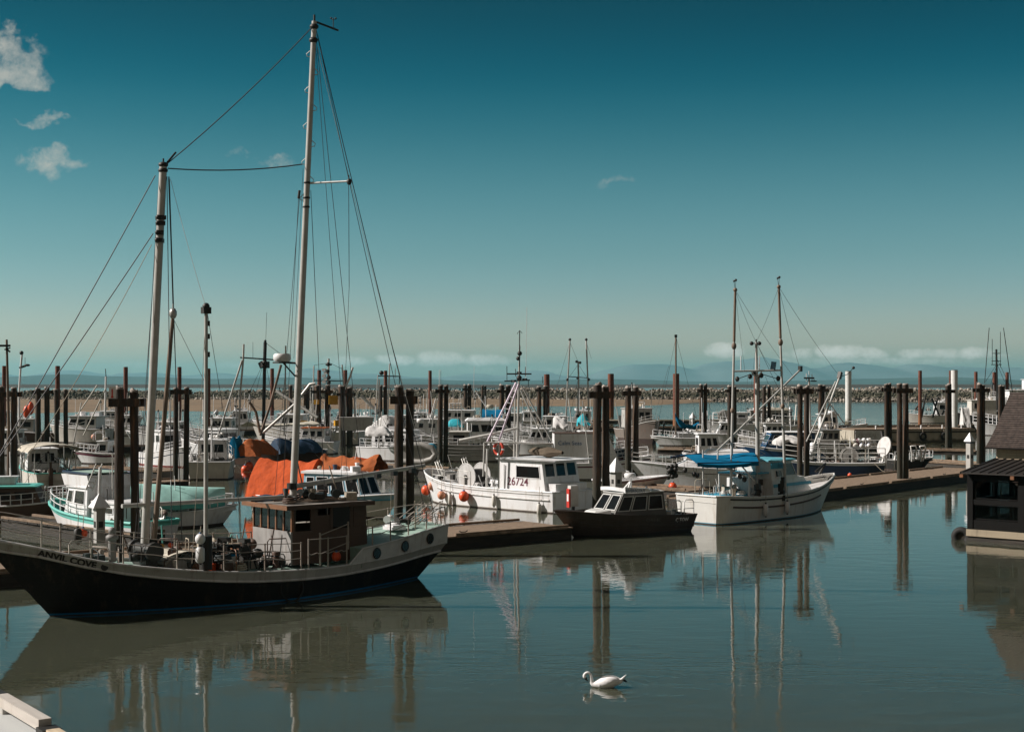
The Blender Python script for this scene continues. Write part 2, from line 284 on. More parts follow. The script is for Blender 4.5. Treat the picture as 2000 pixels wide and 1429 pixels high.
class Boat:
    def __init__(s, name, label, cat, x, y, head, L, B, group=None):
        s.e = empty(name, (x, y, 0), R(head), label, cat, group); s.L = L; s.B = B
        s.M = Matrix.Translation((x, y, 0)) @ Matrix.Rotation(R(head), 4, 'Z'); s.Mi = s.M.inverted()
    def loc(s, p): return s.Mi @ Vector(p)
    def px(s, px, py, Y): return s.loc(P(px, py, Y))
    def pc(s, px, py, y=0.0):   # point on the boat's own vertical plane at local y
        o = s.M @ Vector((0, y, 0)); d = (s.M.to_3x3() @ Vector((1, 0, 0))); k = (px - 1000) / F
        t = (k * o.y - o.x) / (d.x - k * d.y); w = o + d * t
        return Vector((t, y, CH - (py - HZ) / F * w.y))
    def shape(s, sheer, tw=.8, tww=None, bowo=1.0, sterno=.15, flare=1.2, corner=0., keel=.6, mid=.45, bp=2.2, bq=.8, wq=1.5, ws=.95):
        s.sh = sheer; s.tw = tw; s.tww = tw * .85 if tww is None else tww; s.bowo = bowo; s.sterno = sterno; s.fl = flare; s.corner = corner; s.keel = keel; s.mid = mid; s.bp = bp; s.bq = bq; s.wq = wq; s.ws = ws
    def top(s, q): return crom(s.sh, q)
    def hb(s, q, z):
        t = min(max((z + s.keel) / (s.top(q) + s.keel), 0), 1)
        a = math.sin(math.pi / 2 * min(1, q / s.mid)) if s.mid else 1
        bd = s.tw + (1 - s.tw) * a; bw = (s.tww + (1 - s.tww) * a) * s.ws
        if q > .5:
            u = (q - .5) / .5; bd *= max(0, 1 - u ** s.bp) ** s.bq; bw *= max(0, 1 - u ** s.wq)
        if s.corner and q < s.corner:
            k = q / s.corner; e = .80 + .20 * math.sqrt(max(0, 1 - (1 - k) ** 2)); bd *= e; bw *= e
        return s.B / 2 * lerp(bw, bd, t ** s.fl)
    def xx(s, q, z):
        t = min(max((z + s.keel) / (s.top(q) + s.keel), 0), 1)
        tw = s.keel / (s.top(q) + s.keel)
        return q * s.L + (s.bowo * q ** 4 - s.sterno * (1 - q) ** 5) * (t - tw) / (1 - tw)
    def pt(s, q, z, side=1, off=0.): return Vector((s.xx(q, z), side * (s.hb(q, z) + off), z))
    def hull(s, bands, bul=.35, deck=M_deck, inner=None, n=30, cap=M_white, capr=.045, rub=None):
        """bands: list of (kind, value, material) from the keel up; kind z absolute, s below the sheer"""
        qs = [0, .01, .025, .045] + [.07 + .93 * i / (n - 4) for i in range(n - 3)]
        lev = [('z', -.45)]; mats = []; mi = []
        for k, v, m in bands:
            if m not in mats: mats.append(m)
            lev.append((k, v)); mi.append(mats.index(m))
        # refine the tallest band
        def zz(l, q): return l[1] if l[0] == 'z' else s.top(q) - l[1]
        rows = []; rmi = []
        for i in range(len(lev) - 1):
            sub = 3 if abs(zz(lev[i + 1], .5) - zz(lev[i], .5)) > .4 else 1
            for k in range(sub): rows.append((lev[i], lev[i + 1], k / sub)); rmi.append(mi[i])
        rows.append((lev[-1], lev[-1], 0))
        mb = MB(); nr = len(rows)
        for side in (1, -1):
            vs = []
            for q in qs:
                for (a, b, t) in rows: vs.append(s.pt(q, lerp(zz(a, q), zz(b, q), t), side))
            for j in range(nr - 1):
                fs = []
                for i in range(len(qs) - 1):
                    f = (i * nr + j, (i + 1) * nr + j, (i + 1) * nr + j + 1, i * nr + j + 1); fs.append(f if side < 0 else f[::-1])
                mb.add([], [], 0)
                mb.f += [tuple(x + len(mb.v) for x in f) for f in fs]; mb.mi += [rmi[j]] * len(fs); mb.sm += [True] * len(fs)
            mb.v += [tuple(v) for v in vs]
        for j in range(nr - 1):   # transom
            a, b, t = rows[j]; z0 = lerp(zz(a, 0), zz(b, 0), t); a, b, t = rows[j + 1]; z1 = lerp(zz(a, 0), zz(b, 0), t)
            mb.quad(s.pt(0, z0, 1), s.pt(0, z0, -1), s.pt(0, z1, -1), s.pt(0, z1, 1), rmi[j])
        mats = mats + [inner or mats[-1]]; ii = len(mats) - 1; wth = .06
        if bul > .02:
            for side in (1, -1):
                vs = []
                for q in qs:
                    zt = s.top(q); h1 = max(s.hb(q, zt) - wth, 0); h0 = max(s.hb(q, zt - bul) - wth, 0); qi = max(q, .006)
                    x1 = s.xx(q, zt) + (wth if q == 0 else 0) - (wth if q == 1 else 0)
                    vs += [(x1, side * h1, zt), (x1, side * h0, zt - bul)]
                fs = [((2 * i, 2 * i + 1, 2 * i + 3, 2 * i + 2) if side < 0 else (2 * i + 2, 2 * i + 3, 2 * i + 1, 2 * i)) for i in range(len(qs) - 1)]
                mb.add(vs, fs, ii, True)
            zt = s.top(0); h = s.hb(0, zt) - wth; x = s.xx(0, zt) + wth
            mb.quad((x, -h, zt), (x, h, zt), (x, h, zt - bul), (x, -h, zt - bul), ii)
        s.h = mb.build('hull', mats, s.e)
        dm = MB(); vs = []
        for q in qs:
            zt = s.top(q) - max(bul, .012); hh = max(s.hb(q, zt) - wth * .9, 0); x = s.xx(q, s.top(q)); vs += [(x, -hh, zt), (x, 0, zt + .03), (x, hh, zt)]
        fs = []
        for i in range(len(qs) - 1): fs += [(3 * i, 3 * i + 3, 3 * i + 4, 3 * i + 1), (3 * i + 1, 3 * i + 4, 3 * i + 5, 3 * i + 2)]
        dm.add(vs, fs, 0, True).build('deck', deck, s.e)
        s.bul = bul
        if cap:
            cm = MB()
            for side in (1, -1): cm.tube([s.pt(q, s.top(q), side, -.02) + Vector((0, 0, .01)) for q in qs], capr, 6)
            cm.tube([s.pt(0, s.top(0), 1, -.02), s.pt(0, s.top(0), -1, -.02)], capr, 6)
            cm.build('gunwale', cap, s.e)
        if rub:
            for (zo, q0, q1, r, m) in rub:
                for side in (1, -1):
                    MB().tube([s.pt(lerp(q0, q1, i / 16), s.top(lerp(q0, q1, i / 16)) - zo, side, r * .3) for i in range(17)], r, 6).build('rub_rail', m, s.e)
        return s
    def part(s, mb, name, m, label=None): return mb.build(name, m, s.e, label)
    def zdeck(s, q): return s.top(q) - s.bul
    def rail(s, q0, q1, h=.75, side=1, n=6, bars=(1.0, .55), r=.018, m=M_galv, inset=-.08, zoff=0., post=1.3):
        mb = MB()
        for k in bars:
            mb.tube([s.pt(lerp(q0, q1, i / 12), s.top(lerp(q0, q1, i / 12)), side, inset) + Vector((0, 0, h * k + zoff)) for i in range(13)], r, 5)
        for i in range(n + 1):
            q = lerp(q0, q1, i / n); p = s.pt(q, s.top(q), side, inset); mb.cyl(p, p + Vector((0, 0, h + zoff)), r * post, None, 5)
        return mb.build('railing', m, s.e)
    def wire(s, a, b, r=.012, sag=0., m=M_wire, name='stay'):
        a = Vector(a); b = Vector(b); k = 8 if sag else 1
        return MB().tube([a.lerp(b, i / k) - Vector((0, 0, sag * 4 * (i / k) * (1 - i / k))) for i in range(k + 1)], r, 4).build(name, m, s.e)
    def mast(s, a, b, r0=.07, r1=.05, m=M_mast, name='mast', extra=None):
        mb = MB(); a = Vector(a); b = Vector(b); mb.tube([a, a.lerp(b, .5), b], [r0, lerp(r0, r1, .45), r1], 12)
        if extra: extra(mb, a, b)
        return mb.build(name, m, s.e)
    def cabin(s, x0, x1, w, z0, z1, rf=0., ra=0., tin=.05, m=M_white, roofm=None, over=.12, wins=(), fm=None, rth=.07, roof=True, wf=None, label=None, y0=0., crown=.05, visor=0.):
        """house from x0 (aft) to x1 (fore); w half width; rf/ra slope of front/back; wins: (face, u0, u1, v0, v1[, slant])"""
        wf = wf or w; roofm = roofm or m; fm = fm or m; h = z1 - z0
        B = [(x0, y0 - w, z0), (x1, y0 - wf, z0), (x1, y0 + wf, z0), (x0, y0 + w, z0)]
        T = [(x0 + ra, y0 - w + tin, z1), (x1 - rf, y0 - wf + tin, z1), (x1 - rf, y0 + wf - tin, z1), (x0 + ra, y0 + w - tin, z1)]
        wall = MB().hexa(B + T).build('cabin_wall', m, s.e, label)
        F4 = {'S': (B[0], B[1], T[1], T[0]), 'F': (B[1], B[2], T[2], T[1]), 'P': (B[2], B[3], T[3], T[2]), 'A': (B[3], B[0], T[0], T[3])}
        for wd in wins:
            face, u0, u1, v0, v1 = wd[:5]; sl_ = wd[5] if len(wd) > 5 else 0.
            a, b, c, d = [Vector(q) for q in F4[face]]
            def q(u, v): return a.lerp(b, u).lerp(d.lerp(c, u), v)
            win(wall, q(u0, v0), q(u1, v0), q(u1 + sl_, v1), q(u0 + sl_, v1), fm, t=.035)
        if roof:
            o = over; X0 = x0 + ra - o; X1 = x1 - rf + o + visor; ww = w - tin + o; wwf = wf - tin + o
            rm = MB(); vs = []
            for (zz, k) in ((z1, 1.), (z1 + rth, 1.0), (z1 + rth + crown, .86)):
                cx = (X0 + X1) / 2
                vs += [(lerp(cx, X0, k), y0 - ww * k, zz), (lerp(cx, X1, k), y0 - wwf * k, zz), (lerp(cx, X1, k), y0 + wwf * k, zz), (lerp(cx, X0, k), y0 + ww * k, zz)]
            vs = [Vector(v) + Vector((0, 0, .003)) for v in vs]
            fs = [(3, 2, 1, 0)] + [(r * 4 + i, r * 4 + (i + 1) % 4, r * 4 + 4 + (i + 1) % 4, r * 4 + 4 + i) for r in range(2) for i in range(4)] + [(8, 9, 10, 11)]
            rm.add(vs, fs).build('roof', roofm, s.e)
        return wall
    def radar(s, p, r=.3, h=.22, m=None):
        p = Vector(p); return MB().tube([p, p + Vector((0, 0, h * .25)), p + Vector((0, 0, h * .8)), p + Vector((0, 0, h))], [r * .8, r, r, r * .82], 16).build('radar_dome', m or M_white, s.e)
    def drum(s, x, z, r=.6, wd=1.3, y0=0., m=M_lgrey, core=M_dark):
        mb = MB(); mb.tube([(x, y0 - wd / 2, z), (x, y0 + wd / 2, z)], r * .55, 14, 1)
        for sd in (-1, 1):
            mb.tube([(x, y0 + sd * wd / 2 - .02, z), (x, y0 + sd * wd / 2 + .02, z)], r, 22, 0, True, False)
            mb.torus((x, y0 + sd * wd / 2, z), (0, 1, 0), r, .035, 22, 5, 0)
            mb.tube([(x, y0 + sd * (wd / 2 + .02), z), (x, y0 + sd * (wd / 2 + .12), z)], .09, 8, 1)
            mb.bb(x - .05, x + .05, y0 + sd * (wd / 2 + .06) - .03, y0 + sd * (wd / 2 + .06) + .03, z - r - .25, z, 1)
        return mb.build('net_drum', [m, core], s.e)
    def clutter(s, x0, x1, w, z, n=10, seed=1, mats=None):
        """working deck gear: winch blocks, boxes, coils, pipes"""
        rg = random.Random(seed); mats = mats or [M_dark, M_grey, M_brown, M_galv, M_alu, M_drope, M_rope, M_white2, M_dark]
        for i in range(n):
            x = rg.uniform(x0, x1); y = rg.uniform(-w, w); k = rg.randrange(7); m = rg.choice(mats); mb = MB()
            if k == 0: mb.rbox((x, y, z + .14), (rg.uniform(.25, .6), rg.uniform(.2, .5), .28), rg.uniform(0, 3)); nm = 'deck_box'  # loose box added as deck clutter, not a fitted locker
            elif k == 1:
                r = rg.uniform(.06, .15); h = rg.uniform(.2, .5); mb.tube([(x, y, z), (x, y, z + .05), (x, y, z + h * .5), (x, y, z + h), (x, y, z + h + .03)], [r * 1.3, r * .8, r * .7, r, r * .9], 9); nm = 'bollard'
            elif k == 2:
                r = rg.uniform(.14, .26)
                mb.tube([(x + r * (1 - .1 * q / 12) * math.cos(q * .55), y + r * (1 - .1 * q / 12) * math.sin(q * .55), z + .04 + q * .006) for q in range(34)], .032, 5); nm = 'rope_coil'
            elif k == 3: mb.cyl((x, y, z), (x + rg.uniform(-.5, .5), y + rg.uniform(-.3, .3), z + rg.uniform(.7, 1.5)), .024, None, 5); nm = 'gaff_pole'
            elif k == 4: mb.sph((x, y, z + .15), rg.uniform(.12, .22), (1, 1, .8), 8); nm = 'net_float'
            elif k == 5:
                h = rg.uniform(.4, .9); l = rg.uniform(.4, 1.0); a_ = rg.uniform(0, 3.1); dx, dy = l * math.cos(a_), l * math.sin(a_)
                mb.tube([(x, y, z), (x, y, z + h - .08), (x + dx * .1, y + dy * .1, z + h), (x + dx * .9, y + dy * .9, z + h), (x + dx, y + dy, z + h - .08), (x + dx, y + dy, z)], .022, 5); nm = 'pipe_frame'
            else:
                r = rg.uniform(.12, .22); a_ = rg.uniform(0, 3.1); d = Vector((math.cos(a_), math.sin(a_), 0)); c = Vector((x, y, z + r + .1))
                mb.tube([c - d * .26, c - d * .22, c - d * .21, c + d * .21, c + d * .22, c + d * .26], [r, r, r * .5, r * .5, r, r], 10); nm = 'winch'
            mb.build(nm, m, s.e)
# ---------------------------------------------------------------- water, land, sky line
def water_mat():
    m = bpy.data.materials.new('silty_water'); m.use_nodes = True; nt = m.node_tree; n = nt.nodes; l = nt.links; b = n['Principled BSDF']
    b.inputs['Base Color'].default_value = (.088, .078, .052, 1); b.inputs['Roughness'].default_value = .015; b.inputs['IOR'].default_value = 1.5
    t = n.new('ShaderNodeTexCoord'); g = n.new('ShaderNodeSeparateXYZ'); l.new(t.outputs['Object'], g.inputs[0])
    def nz(sc, st, det, rot=0.):
        mp = n.new('ShaderNodeMapping'); mp.inputs['Scale'].default_value = st; mp.inputs['Rotation'].default_value = (0, 0, rot); l.new(t.outputs['Object'], mp.inputs[0])
        q = n.new('ShaderNodeTexNoise'); q.inputs['Scale'].default_value = sc; q.inputs['Detail'].default_value = det; q.inputs['Roughness'].default_value = .5; l.new(mp.outputs[0], q.inputs['Vector']); return q
    a = nz(1.1, (.6, 1.3, 1), 3, .15); c = nz(4.2, (.45, 1.3, 1), 2, -.1); big = nz(.05, (.5, 1, 1), 3)
    def M(op, x, y):
        k = n.new('ShaderNodeMath'); k.operation = op
        for i, q in enumerate((x, y)):
            if isinstance(q, (int, float)): k.inputs[i].default_value = q
            else: l.new(q, k.inputs[i])
        return k.outputs[0]
    hgt = M('ADD', M('MULTIPLY', a.outputs[0], WAVE_A), M('MULTIPLY', c.outputs[0], WAVE_B))
    patch = n.new('ShaderNodeMapRange'); patch.inputs[1].default_value = .42; patch.inputs[2].default_value = .62; patch.inputs[3].default_value = .55; patch.inputs[4].default_value = 1.5; l.new(big.outputs[0], patch.inputs[0])
    # the open river beyond the floats is ruffled by the wind
    rv = n.new('ShaderNodeMapRange'); rv.inputs[1].default_value = 150; rv.inputs[2].default_value = 300; rv.inputs[3].default_value = 1; rv.inputs[4].default_value = 6; l.new(g.outputs[1], rv.inputs[0])
    hgt = M('MULTIPLY', M('MULTIPLY', hgt, patch.outputs[0]), rv.outputs[0])
    # ripple rings round the swan
    vm = n.new('ShaderNodeVectorMath'); vm.operation = 'DISTANCE'; l.new(t.outputs['Object'], vm.inputs[0]); sp_ = WP(1184, 1341); vm.inputs[1].default_value = (sp_.x, sp_.y, 0)
    rg_ = M('MULTIPLY', M('SINE', M('MULTIPLY', vm.outputs['Value'], 17.0), 0.0), M('MULTIPLY', M('POWER', 0.42, vm.outputs['Value']), .0016))
    hgt = M('ADD', hgt, rg_)
    rr = n.new('ShaderNodeMapRange'); rr.inputs[1].default_value = 140; rr.inputs[2].default_value = 300; rr.inputs[3].default_value = .012; rr.inputs[4].default_value = .15; l.new(g.outputs[1], rr.inputs[0]); l.new(rr.outputs[0], b.inputs['Roughness'])
    b.inputs['Subsurface Weight'].default_value = 1.0; b.inputs['Subsurface Radius'].default_value = (1.0, .9, .7); b.inputs['Subsurface Scale'].default_value = .9
    bp = n.new('ShaderNodeBump'); bp.inputs['Strength'].default_value = 1; bp.inputs['Distance'].default_value = 1; l.new(hgt, bp.inputs['Height']); l.new(bp.outputs[0], b.inputs['Normal'])
    cr = n.new('ShaderNodeMixRGB'); l.new(big.outputs[0], cr.inputs[0]); cr.inputs[1].default_value = (.056, .062, .043, 1); cr.inputs[2].default_value = (.070, .074, .051, 1); l.new(cr.outputs[0], b.inputs['Base Color'])
    return m
WAVE_A = .0074; WAVE_B = .0017
wm = MB(); wm.quad((-14000, -290, 0), (14000, -290, 0), (14000, 25500, 0), (-14000, 25500, 0))
tag(wm.build('water', water_mat()), kind='structure')
def ridge(name, Y, depth, prof, m, amp, seed):
    rg = random.Random(seed); ph = [(rg.uniform(.0008, .006), rg.uniform(0, 6), rg.uniform(.3, 1)) for _ in range(10)]
    nx, ny = 260, 14; x0 = -.5 * Y; x1 = .5 * Y
    xs = [a for a, b in prof]; ys = [b for a, b in prof]
    def hgt(px):
        if px <= xs[0]: return ys[0]
        for i in range(len(xs) - 1):
            if px <= xs[i + 1]:
                t = (px - xs[i]) / (xs[i + 1] - xs[i]); t = t * t * (3 - 2 * t); return lerp(ys[i], ys[i + 1], t)
        return ys[-1]
    def fn(u, v):
        x = lerp(x0, x1, u); y = Y + depth * v; px = 1000 + F * x / Y
        zt = (HZ - hgt(px)) / F * Y + CH
        k = math.sin(math.pi * min(1, v / .5) / 2) if v < .5 else math.cos(math.pi * (v - .5))
        rough = sum(c * math.sin(f * x + p + 3 * v) for f, p, c in ph) * amp
        return (x, y - depth * .5 , max(-1, zt * k ** 1.1 + rough * k * (0.25 + abs(math.sin(9 * v + x * .0013))) - 1.5))
    o = MB().sheet(fn, nx, ny).build(name, m); return tag(o, kind='structure')
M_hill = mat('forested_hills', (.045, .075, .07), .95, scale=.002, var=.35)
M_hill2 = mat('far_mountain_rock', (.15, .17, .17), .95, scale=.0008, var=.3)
ridge('hills', 9500, 1600, [(-300, 736), (0, 736), (120, 733), (200, 736), (300, 735), (420, 738), (560, 736), (680, 739), (800, 738), (900, 741), (1000, 742), (1100, 743), (1300, 744), (1600, 745), (1700, 742), (1790, 739), (1830, 736.5), (1920, 738), (2000, 741), (2400, 740)], M_hill, 3, 3)
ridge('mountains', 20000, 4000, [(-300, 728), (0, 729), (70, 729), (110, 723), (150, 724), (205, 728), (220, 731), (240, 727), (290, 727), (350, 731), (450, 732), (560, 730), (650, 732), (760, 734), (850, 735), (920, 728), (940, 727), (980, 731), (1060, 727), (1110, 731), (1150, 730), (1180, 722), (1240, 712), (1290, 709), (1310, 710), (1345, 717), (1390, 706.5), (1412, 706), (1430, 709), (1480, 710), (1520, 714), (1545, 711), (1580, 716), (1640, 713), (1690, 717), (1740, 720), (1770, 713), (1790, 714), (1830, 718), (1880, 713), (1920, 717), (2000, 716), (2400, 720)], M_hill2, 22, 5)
# far marsh shore
M_marsh = mat('marsh_grass', (.036, .027, .018), .95, scale=.05, var=.4, dirt=(.03, .03, .02), damt=.7, dscale=(.02, .02, 1))
def marsh(u, v):
    x = lerp(-1900, 1900, u); y = lerp(2300, 4200, v)
    return (x, y, -.5 + 4.9 * min(1, v * 10) + .5 * math.sin(x * .021) + .35 * math.sin(x * .093 + 2) + .25 * math.sin(x * .31))
tag(MB().sheet(marsh, 500, 12, sm=False).build('marsh', M_marsh), kind='structure')
M_sand = mat('mud_bank', (.185, .125, .072), .85, scale=.12, var=.3, dirt=(.10, .07, .045), damt=.7, dscale=(.05, .35, 1))
def bank(u, v):
    px = lerp(-500, 1450, u); e = lerp(807, 800, min(max(px / 700, 0), 1))
    if px > 700: e = lerp(800, 790, (px - 700) / 600)
    if px > 1300: e = lerp(790, 783, (px - 1300) / 130)
    yf = F * CH / (e + 1.5 * math.sin(px * .017) - HZ); x = (px - 1000) / F * yf
    y = lerp(yf - 8, 580, v)
    return (x * lerp(1, 580 / yf, v), y, -.25 + 1.15 * min(1, v * 2.2) ** .7 + .15 * math.sin(x * .05 + 3 * v) * v)
tag(MB().sheet(bank, 120, 14).build('sand_bank', M_sand), kind='structure')
# rock breakwater: mound of riprap nobody could count
def rockmat():
    m = mat('breakwater_rock', (.30, .27, .23), .9); nt = m.node_tree; n = nt.nodes; l = nt.links; b = n['Principled BSDF']
    for k in list(b.inputs['Base Color'].links): l.remove(k)
    t = n.new('ShaderNodeTexCoord'); at = n.new('ShaderNodeAttribute'); at.attribute_name = 'tone'
    r = n.new('ShaderNodeValToRGB'); l.new(at.outputs['Fac'], r.inputs[0]); e = r.color_ramp.elements
    e[0].color = (.10, .085, .07, 1); e[1].color = (.50, .45, .39, 1); q = e.new(.5); q.color = (.20, .17, .135, 1)
    s = n.new('ShaderNodeSeparateXYZ'); l.new(t.outputs['Object'], s.inputs[0]); ns = n.new('ShaderNodeTexNoise'); ns.inputs['Scale'].default_value = .12; l.new(t.outputs['Object'], ns.inputs[0])
    ad = n.new('ShaderNodeMath'); ad.operation = 'MULTIPLY_ADD'; l.new(ns.outputs[0], ad.inputs[0]); ad.inputs[1].default_value = 2.2; l.new(s.outputs[2], ad.inputs[2])
    w = n.new('ShaderNodeValToRGB'); mr = n.new('ShaderNodeMapRange'); mr.inputs[1].default_value = 0; mr.inputs[2].default_value = 8; l.new(ad.outputs[0], mr.inputs[0]); l.new(mr.outputs[0], w.inputs[0]); e = w.color_ramp.elements
    e[0].position = .3; e[0].color = (0, 0, 0, 1); e[1].position = .72; e[1].color = (0, 0, 0, 1)
    for p, v in ((.37, .85), (.56, .85)): q = e.new(p); q.color = (v, v, v, 1)
    mx = n.new('ShaderNodeMixRGB'); l.new(w.outputs[0], mx.inputs[0]); l.new(r.outputs[0], mx.inputs[1]); mx.inputs[2].default_value = (.045, .045, .022, 1); l.new(mx.outputs[0], b.inputs['Base Color'])
    return m
M_rock = rockmat()
def build_rocks():
    rg = random.Random(11); V = []; FF = []; T = []
    base = [Vector(q).normalized() for q in [(-1, -1, -1), (1, -1, -1), (1, 1, -1), (-1, 1, -1), (-1, -1, 1), (1, -1, 1), (1, 1, 1), (-1, 1, 1), (0, 0, 1.3), (0, -1.3, 0)]]
    fc = [(0, 1, 2, 3), (2, 6, 7, 3), (3, 7, 4, 0), (1, 5, 6, 2), (4, 8, 5), (5, 8, 6), (6, 8, 7), (7, 8, 4), (0, 9, 1), (1, 9, 5), (5, 9, 4), (4, 9, 0)]
    def crest(x): return lerp(3.9, 5.0, min(max((x + 150) / 200, 0), 1)) + .35 * math.sin(x * .06) + .3 * math.sin(x * .17 + 1)
    # core
    def core(u, v):
        x = lerp(-330, 330, u); h = crest(x) - .5; prof = [(556, -.3), (562, 1.2), (570, h), (576, h), (590, -.3)]
        i = min(int(v * 4), 3); t = v * 4 - i; return (x, lerp(prof[i][0], prof[i + 1][0], t), lerp(prof[i][1], prof[i + 1][1], t))
    mb = MB().sheet(core, 120, 4, sm=False); V += [Vector(v) for v in mb.v]; FF += mb.f; T += [.15] * len(mb.v)
    for k in range(15000):
        x = rg.uniform(-320, 320); v = rg.random(); h = crest(x)
        y = lerp(555, 573, v); z = lerp(-.1, h, min(1, (v ** .8) * 1.05)) - .1; s = rg.uniform(.28, .82) * (1.25 if rg.random() < .08 else 1); tn = rg.random()
        o = len(V); rot = Matrix.Rotation(rg.uniform(0, 6.28), 3, Vector((rg.uniform(-1, 1), rg.uniform(-1, 1), rg.uniform(-1, 1))).normalized())
        sc = Vector((rg.uniform(.8, 1.5), rg.uniform(.7, 1.2), rg.uniform(.5, .9)))
        for b in base:
            q = rot @ Vector((b.x * sc.x, b.y * sc.y, b.z * sc.z)); V.append(Vector((x, y, z)) + q * s * rg.uniform(.8, 1.15))
        FF += [tuple(i + o for i in f) for f in fc]; T += [tn] * len(base)
    me = bpy.data.meshes.new('rocks'); me.from_pydata([tuple(v) for v in V], [], FF); me.materials.append(M_rock)
    a = me.attributes.new('tone', 'FLOAT', 'POINT'); a.data.foreach_set('value', T)
    o = bpy.data.objects.new('breakwater_rocks', me); COL.objects.link(o)
    tag(o, 'long low breakwater of jumbled pale boulders with a dark weedy belt', 'breakwater', kind='stuff')
build_rocks()
# old training wall of short posts in the river, left half
def posts():
    mb = MB(); rg = random.Random(2)
    for i in range(150):
        x = -105 + i * .78 + rg.uniform(-.2, .2); y = 640; mb.bb(x, x + .35, y, y + .35, -.5, rg.uniform(4.1, 5.3))
    mb.bb(-108, 14, 640.4, 640.7, 4.7, 4.95)
    tag(mb.build('training_wall', M_pile), 'row of short dark posts with a top rail in the river behind the breakwater', 'wall')
posts()
# haze: thin even air round everything
hz = MB().bb(-15000, 15000, -300, 26000, -1.5, 350).build('haze', M_white); hm = bpy.data.materials.new('haze_air'); hm.use_nodes = True
hn = hm.node_tree.nodes; hn.clear(); ho = hn.new('ShaderNodeOutputMaterial'); hv = hn.new('ShaderNodeVolumePrincipled'); hm.node_tree.links.new(hv.outputs[0], ho.inputs['Volume'])
hv.inputs['Color'].default_value = (.26, .76, .88, 1); hv.inputs['Density'].default_value = 4.4e-5; hv.inputs['Anisotropy'].default_value = .25
hz.data.materials.clear(); hz.data.materials.append(hm); tag(hz, 'thin blue-grey haze over the far hills', 'haze', kind='stuff'); hz.display_type = 'WIRE'

# ---------------------------------------------------------------- piles
def pile_mb(r, top, seed, lean=(0, 0), n=14):
    rg = random.Random(seed); mb = MB(); k = 9; pts = []; rs = []
    for i in range(k):
        t = i / (k - 1); z = lerp(-1.2, top, t); pts.append((lean[0] * t + rg.uniform(-.012, .012), lean[1] * t + rg.uniform(-.012, .012), z)); rs.append(r * (1.08 - .12 * t) * rg.uniform(.97, 1.03))
    mb.tube(pts, rs, n); return mb, pts[-1], rs[-1]
def cap_mb(p, r, seed):
    rg = random.Random(seed); mb = MB(); p = Vector(p)
    mb.tube([p + Vector((0, 0, -.03)), p + Vector((0, 0, .03)), p + Vector((rg.uniform(-.03, .03), 0, .06))], [r * 1.03, r * 1.06, r * .8], 12)
    for i in range(5): a = rg.uniform(0, 6.3); mb.sph(p + Vector((math.cos(a) * r * .7, math.sin(a) * r * .7, .04)), r * .3, (1, 1, .6), 6)
    return mb
def pair(a, b, ytop, ybot, wpx, label, beam=None, z0=.2):
    """two timber piles lashed with a crossbeam: a, b photo columns"""
    Y = F * (CH - z0) / (ybot - HZ); xa = (a - 1000) / F * Y; xb = (b - 1000) / F * Y; r = wpx / 2 / F * Y; top = CH - (ytop - HZ) / F * Y
    cx = (xa + xb) / 2; e = empty('pile_pair', (cx, Y, 0), 0, label, 'pilings', 'timber pile pairs holding the floats'); sd = int(a * 7)
    rg = random.Random(sd)
    for i, x in enumerate((xa, xb)):
        yy = (i - .5) * .25; mb, p, rr = pile_mb(r * rg.uniform(.9, 1.08), top - rg.uniform(0, .22), sd + i, (rg.uniform(-.08, .08), rg.uniform(-.08, .08))); o = mb.build('pile', M_pile, e); o.location = (x - cx, yy, 0)
        c = cap_mb(p, rr, sd + i + 5).build('cap', M_pilecap, o)
    if beam:
        bz = CH - (beam - HZ) / F * Y; hw = abs(xb - xa) / 2 + r * 1.7
        for k in (-1, 1): MB().bb(-hw, hw, k * (r + .26) - .08, k * (r + .26) + .08, bz - .16, bz + .16).build('crossbeam', M_pile, e)
    return e
